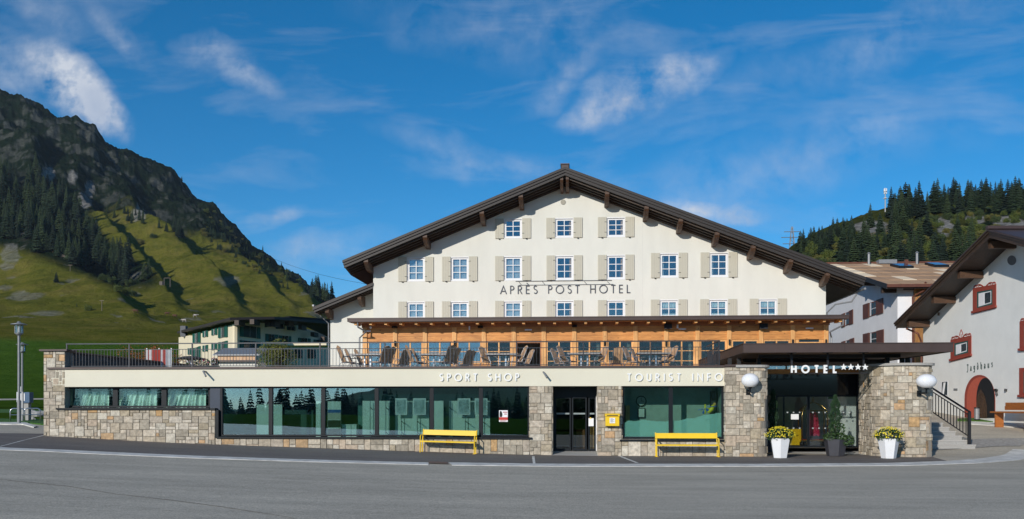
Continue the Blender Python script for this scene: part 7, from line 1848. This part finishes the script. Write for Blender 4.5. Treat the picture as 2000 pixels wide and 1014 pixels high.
m3 = wood_zone([(1600, 475), (1690, 468), (1740, 460), (1830, 470), (1900, 470), (1900, 540), (1620, 540)], 48, (40, 78), 'dark spruce standing among bushes on the right-hand slope', 'spruces among the bushes on the right-hand slope', 13, d0=90, d1=500, mind=14, wd=1.3)
# broadleaf bushes, yellow-green
M['brl'] = [foliage_mat('leaves_a', (.04,.072,.010), (.15,.17,.02), .25), foliage_mat('leaves_b', (.028,.050,.012), (.07,.10,.018), .3), foliage_mat('leaves_c', (.07,.075,.015), (.23,.20,.03), .3)]
bp_ = [bush('leafy_tree', 'x', (0, 0, 3.0), (3.0, 3.0, 3.2), 2600, .28, M['brl'][k], cat='tree', seed=60+k, clumps=22, ground=0.0) for k in range(3)]
bt_ = [snap(b) for b in bp_]; bu_ = [False]*3
def put_bush(loc, s, label, group, rr):
    i = rr.randrange(3); o = copy_tree(bp_[i], None, bt_[i]) if bu_[i] else bp_[i]; bu_[i] = True
    o.location = loc; o.rotation_euler = (0, 0, rr.uniform(0, 6.28)); o.scale = (s*rr.uniform(.9, 1.2), s*rr.uniform(.9, 1.2), s*rr.uniform(.7, 1)); o['label'] = label; o['group'] = group
def bush_zone(poly, n, spx, label, group, seed, mind=8, d1=500):
    rr = random.Random(seed); xs = [p[0] for p in poly]; ys = [p[1] for p in poly]; got = []; tries = 0
    while len(got) < n and tries < n*40:
        tries += 1; x, y = rr.uniform(min(xs), max(xs)), rr.uniform(min(ys), max(ys))
        if not inpoly(x, y, poly) or any(abs(x-a)+abs(y-b)*1.5 < mind for a, b in got): continue
        q = PT(x, y, 90, d1)
        if q is None: continue
        got.append((x, y)); put_bush(tuple(q[0]-Vector((0,0,.6))), rr.uniform(*spx)*q[1]/FP/6.2, label, group, rr)
bush_zone([(1560, 505), (1640, 470), (1690, 465), (1830, 455), (1960, 450), (1960, 560), (1600, 560)], 210, (16, 30), 'leafy yellow-green tree on the right-hand slope', 'leafy trees on the right-hand slope', 21, 6)
bush_zone([(1740, 440), (1800, 420), (1900, 410), (2005, 408), (2005, 440), (1900, 440), (1800, 450)], 46, (12, 22), 'low leafy tree below the skyline spruces of the right-hand hill', 'leafy trees below the skyline spruces', 24, 9)
bush_zone([(190, 545), (255, 560), (260, 580), (200, 575)], 6, (18, 26), 'round dark bush below the left mountain wood', 'bushes below the left mountain wood', 22, 12, 1300)
bush_zone([(400, 400), (470, 460), (600, 560), (560, 560), (450, 510), (395, 460)], 40, (6, 13), 'low scrub clump below the rocky crest', 'scrub clumps below the crest', 23, 8, 1350)
for px, py, s in ((172, 608, 15), (275, 480, 16), (300, 470, 14)):
    q = PT(px, py); put_bush(tuple(q[0]-Vector((0,0,.4))), s*q[1]/FP/6.2, 'small bush on the pasture slope', 'small bushes on the pasture', rr)
# trees across the valley, behind the viewer: they show in the shop window panes
rr = random.Random(77)
for k in range(260):
    x = rr.uniform(-235, 30); y = -rr.uniform(290, 420); h = rr.choice((12, 14, 16, 18, 21)); z = float(H(x, y)); put_tree((x, y, z-.3), h+(3 if x < -100 else 0), None, None, rr, 1.25)
def far_wood():
    V = []; F = []; o_ = 0
    for i, loc, s, w, a in FAR:
        me = protos[i].children[-1].data if protos[i].children[-1].name.startswith('crown') else protos[i].children[0].data
        v = np.empty(len(me.vertices)*3); me.vertices.foreach_get('co', v); v = v.reshape(-1, 3)
        c, q = math.cos(a), math.sin(a)
        V.append(np.stack([(v[:, 0]*c-v[:, 1]*q)*s*w+loc[0], (v[:, 0]*q+v[:, 1]*c)*s*w+loc[1], v[:, 2]*s+loc[2]], 1))
        F += [[j+o_ for j in p.vertices] for p in me.polygons]; o_ += len(v)
    V = np.concatenate(V); me = bpy.data.meshes.new('distant_spruces'); me.from_pydata(V.tolist(), [], F); me.materials.append(M['needle'][1]); me.update()
    o = bpy.data.objects.new('distant_spruces', me); C.objects.link(o); tag(o, 'scattered tiny spruces below the rocky crest and across the valley', 'trees', kind='stuff')
far_wood()

# ------------------------------------------------------------------ cows, mast, pylon, lift towers, fences
def cow(colb, spots):
    t = thing('cow', 'x', 'cow'); b = MB()
    b.tube([(-.85,0,1.05),(-.6,0,1.08),(0,0,1.0),(.55,0,1.08),(.8,0,1.1),(1.0,0,1.2),(1.2,0,1.25),(1.42,0,1.12),(1.55,0,.98)], [.18,.33,.38,.36,.30,.2,.16,.14,.08], 10)
    for x in (-.65, .6):
        for s in (-1, 1): b.tube([(x, s*.2, .95), (x+.03, s*.2, .5), (x, s*.2, 0)], [.14,.075,.05], 6)
    b.tube([(-.88,0,1.15),(-1.0,0,.8),(-1.0,0,.45)], [.03,.02,.035], 5)
    for s in (-1, 1): b.tube([(1.2, s*.1, 1.35), (1.15, s*.3, 1.38)], [.04,.05], 5)
    b.build('body', colb, t, local=True, smooth=True); return t
mb = mat('pied_hide', (.55,.5,.45), .9, scale=1.1, col2=(.02,.015,.012), detail=1); m2_ = mat('brown_hide', (.10,.045,.022), .9, var=.3, scale=2)
cA, cB = cow(mb, 1), cow(m2_, 0); tA, tB = snap(cA), snap(cB); uA = uB = False
for px, py, pied, rz, lb in ((265, 613, 0, 3.3, 'brown cow grazing alone at the left of the herd'), (326, 617, 0, .3, 'brown cow left of the middle of the pasture'), (342, 621, 0, 2.9, 'brown and white cow just above the guest house'),
                             (381, 620.5, 1, .2, 'black and white cow at the right of the herd'), (360, 631, 1, 3.0, 'black and white cow lowest on the slope above the guest house')):
    q = PT(px, py, 90, 900)
    if pied: o = copy_tree(cA, None, tA) if uA else cA; uA = True
    else: o = copy_tree(cB, None, tB) if uB else cB; uB = True
    place(o, tuple(q[0]), rz, 1.15, lb, 'cows on the pasture')
def mast(px, pb, pt_, d, label, name='radio_mast'):
    a, c = PD(px, pb, d), PD(px, pt_, d); t = thing(name, label, 'mast', tuple(a)); MB().tube([a-Vector((0,0,3)), c], [.32, .18], 8).build('pole', M['gsteel'], t); b = MB()
    for k in range(3): q = k*2.1; b.box(c.x+.5*math.cos(q)-.15, c.x+.5*math.cos(q)+.15, c.y+.5*math.sin(q)-.1, c.y+.5*math.sin(q)+.1, c.z-2.2, c.z)
    b.lathe([(.8,-4.2),(.8,-4.0)], tuple(c), 10); b.lathe([(.8,-1.3),(.8,-1.2)], tuple(c), 10); b.build('antenna', M['white'], t)
q = PT(1729, 414, 100, 500); dM = q[1] if q else 380
mast(1729, 414, 368, dM, 'slim pale radio mast on the skyline of the right-hand hill')
def pylon(px, pb, pt_, d, label):
    a, c = PD(px, pb, d), PD(px, pt_, d); t = thing('power_pylon', label, 'pylon', tuple(a)); h = c.z-a.z; b = MB(); w = h*.10
    for sx in (-1, 1):
        for sy in (-1, 1): b.tube([a+Vector((sx*w, sy*w, 0)), c+Vector((sx*w*.15, sy*w*.15, 0))], h*.011, 4)
    for k in range(8):
        u, v = k/8, (k+1)/8; w0, w1 = w*(1-.85*u), w*(1-.85*v); s = 1 if k % 2 else -1
        b.tube([a+Vector((-s*w0, -w0, h*u)), a+Vector((s*w1, -w1, h*v))], h*.007, 4)
    b.build('lattice', M['gsteel'], t); b = MB()
    for u, l in ((.52, .26), (.70, .30), (.86, .22)): b.tube([a+Vector((-h*l, 0, h*u)), a+Vector((h*l, 0, h*u))], h*.010, 4)
    b.build('cross_arm', M['gsteel'], t)
pylon(1547, 512, 443, 520, 'lattice power pylon on the skyline right of the hotel roof')
M['teal2'] = M['fencew'] = mat('weathered_fence', (.16,.13,.10), .9)
for k, (px, py, h) in enumerate(((137, 530, 12), (199, 608, 20), (700, 0, 0))):
    if not h: continue
    q = PT(px, py); r = q[1]/FP; p = q[0]; t = thing('lift_tower', ['small lift tower on the upper pasture at the left', 'green lift tower standing low on the pasture'][k], 'lift tower', tuple(p), group='lift towers on the pasture')
    MB().tube([p-Vector((0,0,1)), p+Vector((0,0,h*r))], .16, 8).build('pole', M['teal2'], t); MB().box(p.x-2.2*r*2, p.x+2.2*r*2, p.y-.1, p.y+.1, p.z+h*r-.15, p.z+h*r+.1).build('cross_arm', M['teal2'], t)
q = PT(318, 561); r = q[1]/FP; p = q[0]; t = thing('lift_hut', 'dark wooden lift hut and frame at the foot of the wood', 'hut', tuple(p))
MB().box(p.x-7*r, p.x-1*r, p.y, p.y+3, p.z-1, p.z+8*r).build('hut', M['dwood'], t); b = MB()
for x in (2, 14): b.box(p.x+x*r, p.x+(x+1)*r, p.y, p.y+.4, p.z-1, p.z+15*r)
b.box(p.x+2*r, p.x+15*r, p.y, p.y+.4, p.z+14*r, p.z+15*r); b.build('frame', M['dwood'], t)
def snow_fence(pts, label, d1=500, h=9, post=3):
    g = [PT(a, c, 90, d1) for a, c in pts]; g = [x for x in g if x]; p0 = g[0][0]; t = thing('snow_fence', label, 'fence', tuple(p0), group='snow fences on the hillsides'); r = g[0][1]/FP
    b = MB()
    for (p, d), (q_, d_) in zip(g, g[1:]):
        for k in (.35, .65, .95): b.beam(p+Vector((0,0,h*r*k)), q_+Vector((0,0,h*r*k)), .1, .22)
    b.build('rail', M['fencew'], t)
    for p, d in g: MB().box(p.x-.13, p.x+.13, p.y-.13, p.y+.13, p.z-.5, p.z+h*r).build('post', M['fencew'], t)
snow_fence([(1696, 466), (1706, 464), (1718, 462), (1728, 460), (1735, 458)], 'weathered snow fence above the hotel-side roof of the right-hand hill')
snow_fence([(1698, 489), (1708, 486), (1720, 483)], 'short snow fence lower on the right-hand hill')
snow_fence([(155, 498), (165, 500), (176, 503)], 'snow fence within the left mountain wood clearing', 1300, 5); snow_fence([(117, 503), (130, 506), (142, 508)], 'snow fence left of the clearing on the mountainside', 1300, 5)
# power line to the left of the roof
b = MB(); a, c = PD(520, 500, 420), PD(760, 562, 300); pts = [a.lerp(c, k/20)-Vector((0,0,6*math.sin(math.pi*k/20)*.3)) for k in range(21)]; b.tube(pts, .05, 4); o = b.build('power_line', M['black']); tag(o, 'thin power line crossing the sky beside the hotel eave', 'cable')
for o_ in list(bpy.data.objects):
    if o_.type == 'MESH' and o_.parent is None and not o_.get('label'): print('UNTAGGED', o_.name)
print('trees', n1, n2, n3, n4, n5, m1, m2, m3)

# ------------------------------------------------------------------ mountain air
hm = bpy.data.materials.new('air'); hm.use_nodes = True; hn = hm.node_tree; hn.nodes.remove(hn.nodes['Principled BSDF'])
pv = hn.nodes.new('ShaderNodeVolumePrincipled'); pv.inputs['Color'].default_value = (.70,.85,1,1); pv.inputs['Density'].default_value = .00005; pv.inputs['Anisotropy'].default_value = .1
hn.links.new(pv.outputs[0], hn.nodes['Material Output'].inputs['Volume'])
ho = MB().box(-4400, 4400, -4400, 4400, -140, 560).build('haze', hm); tag(ho, 'thin blue mountain air over the valley', 'haze', kind='stuff')
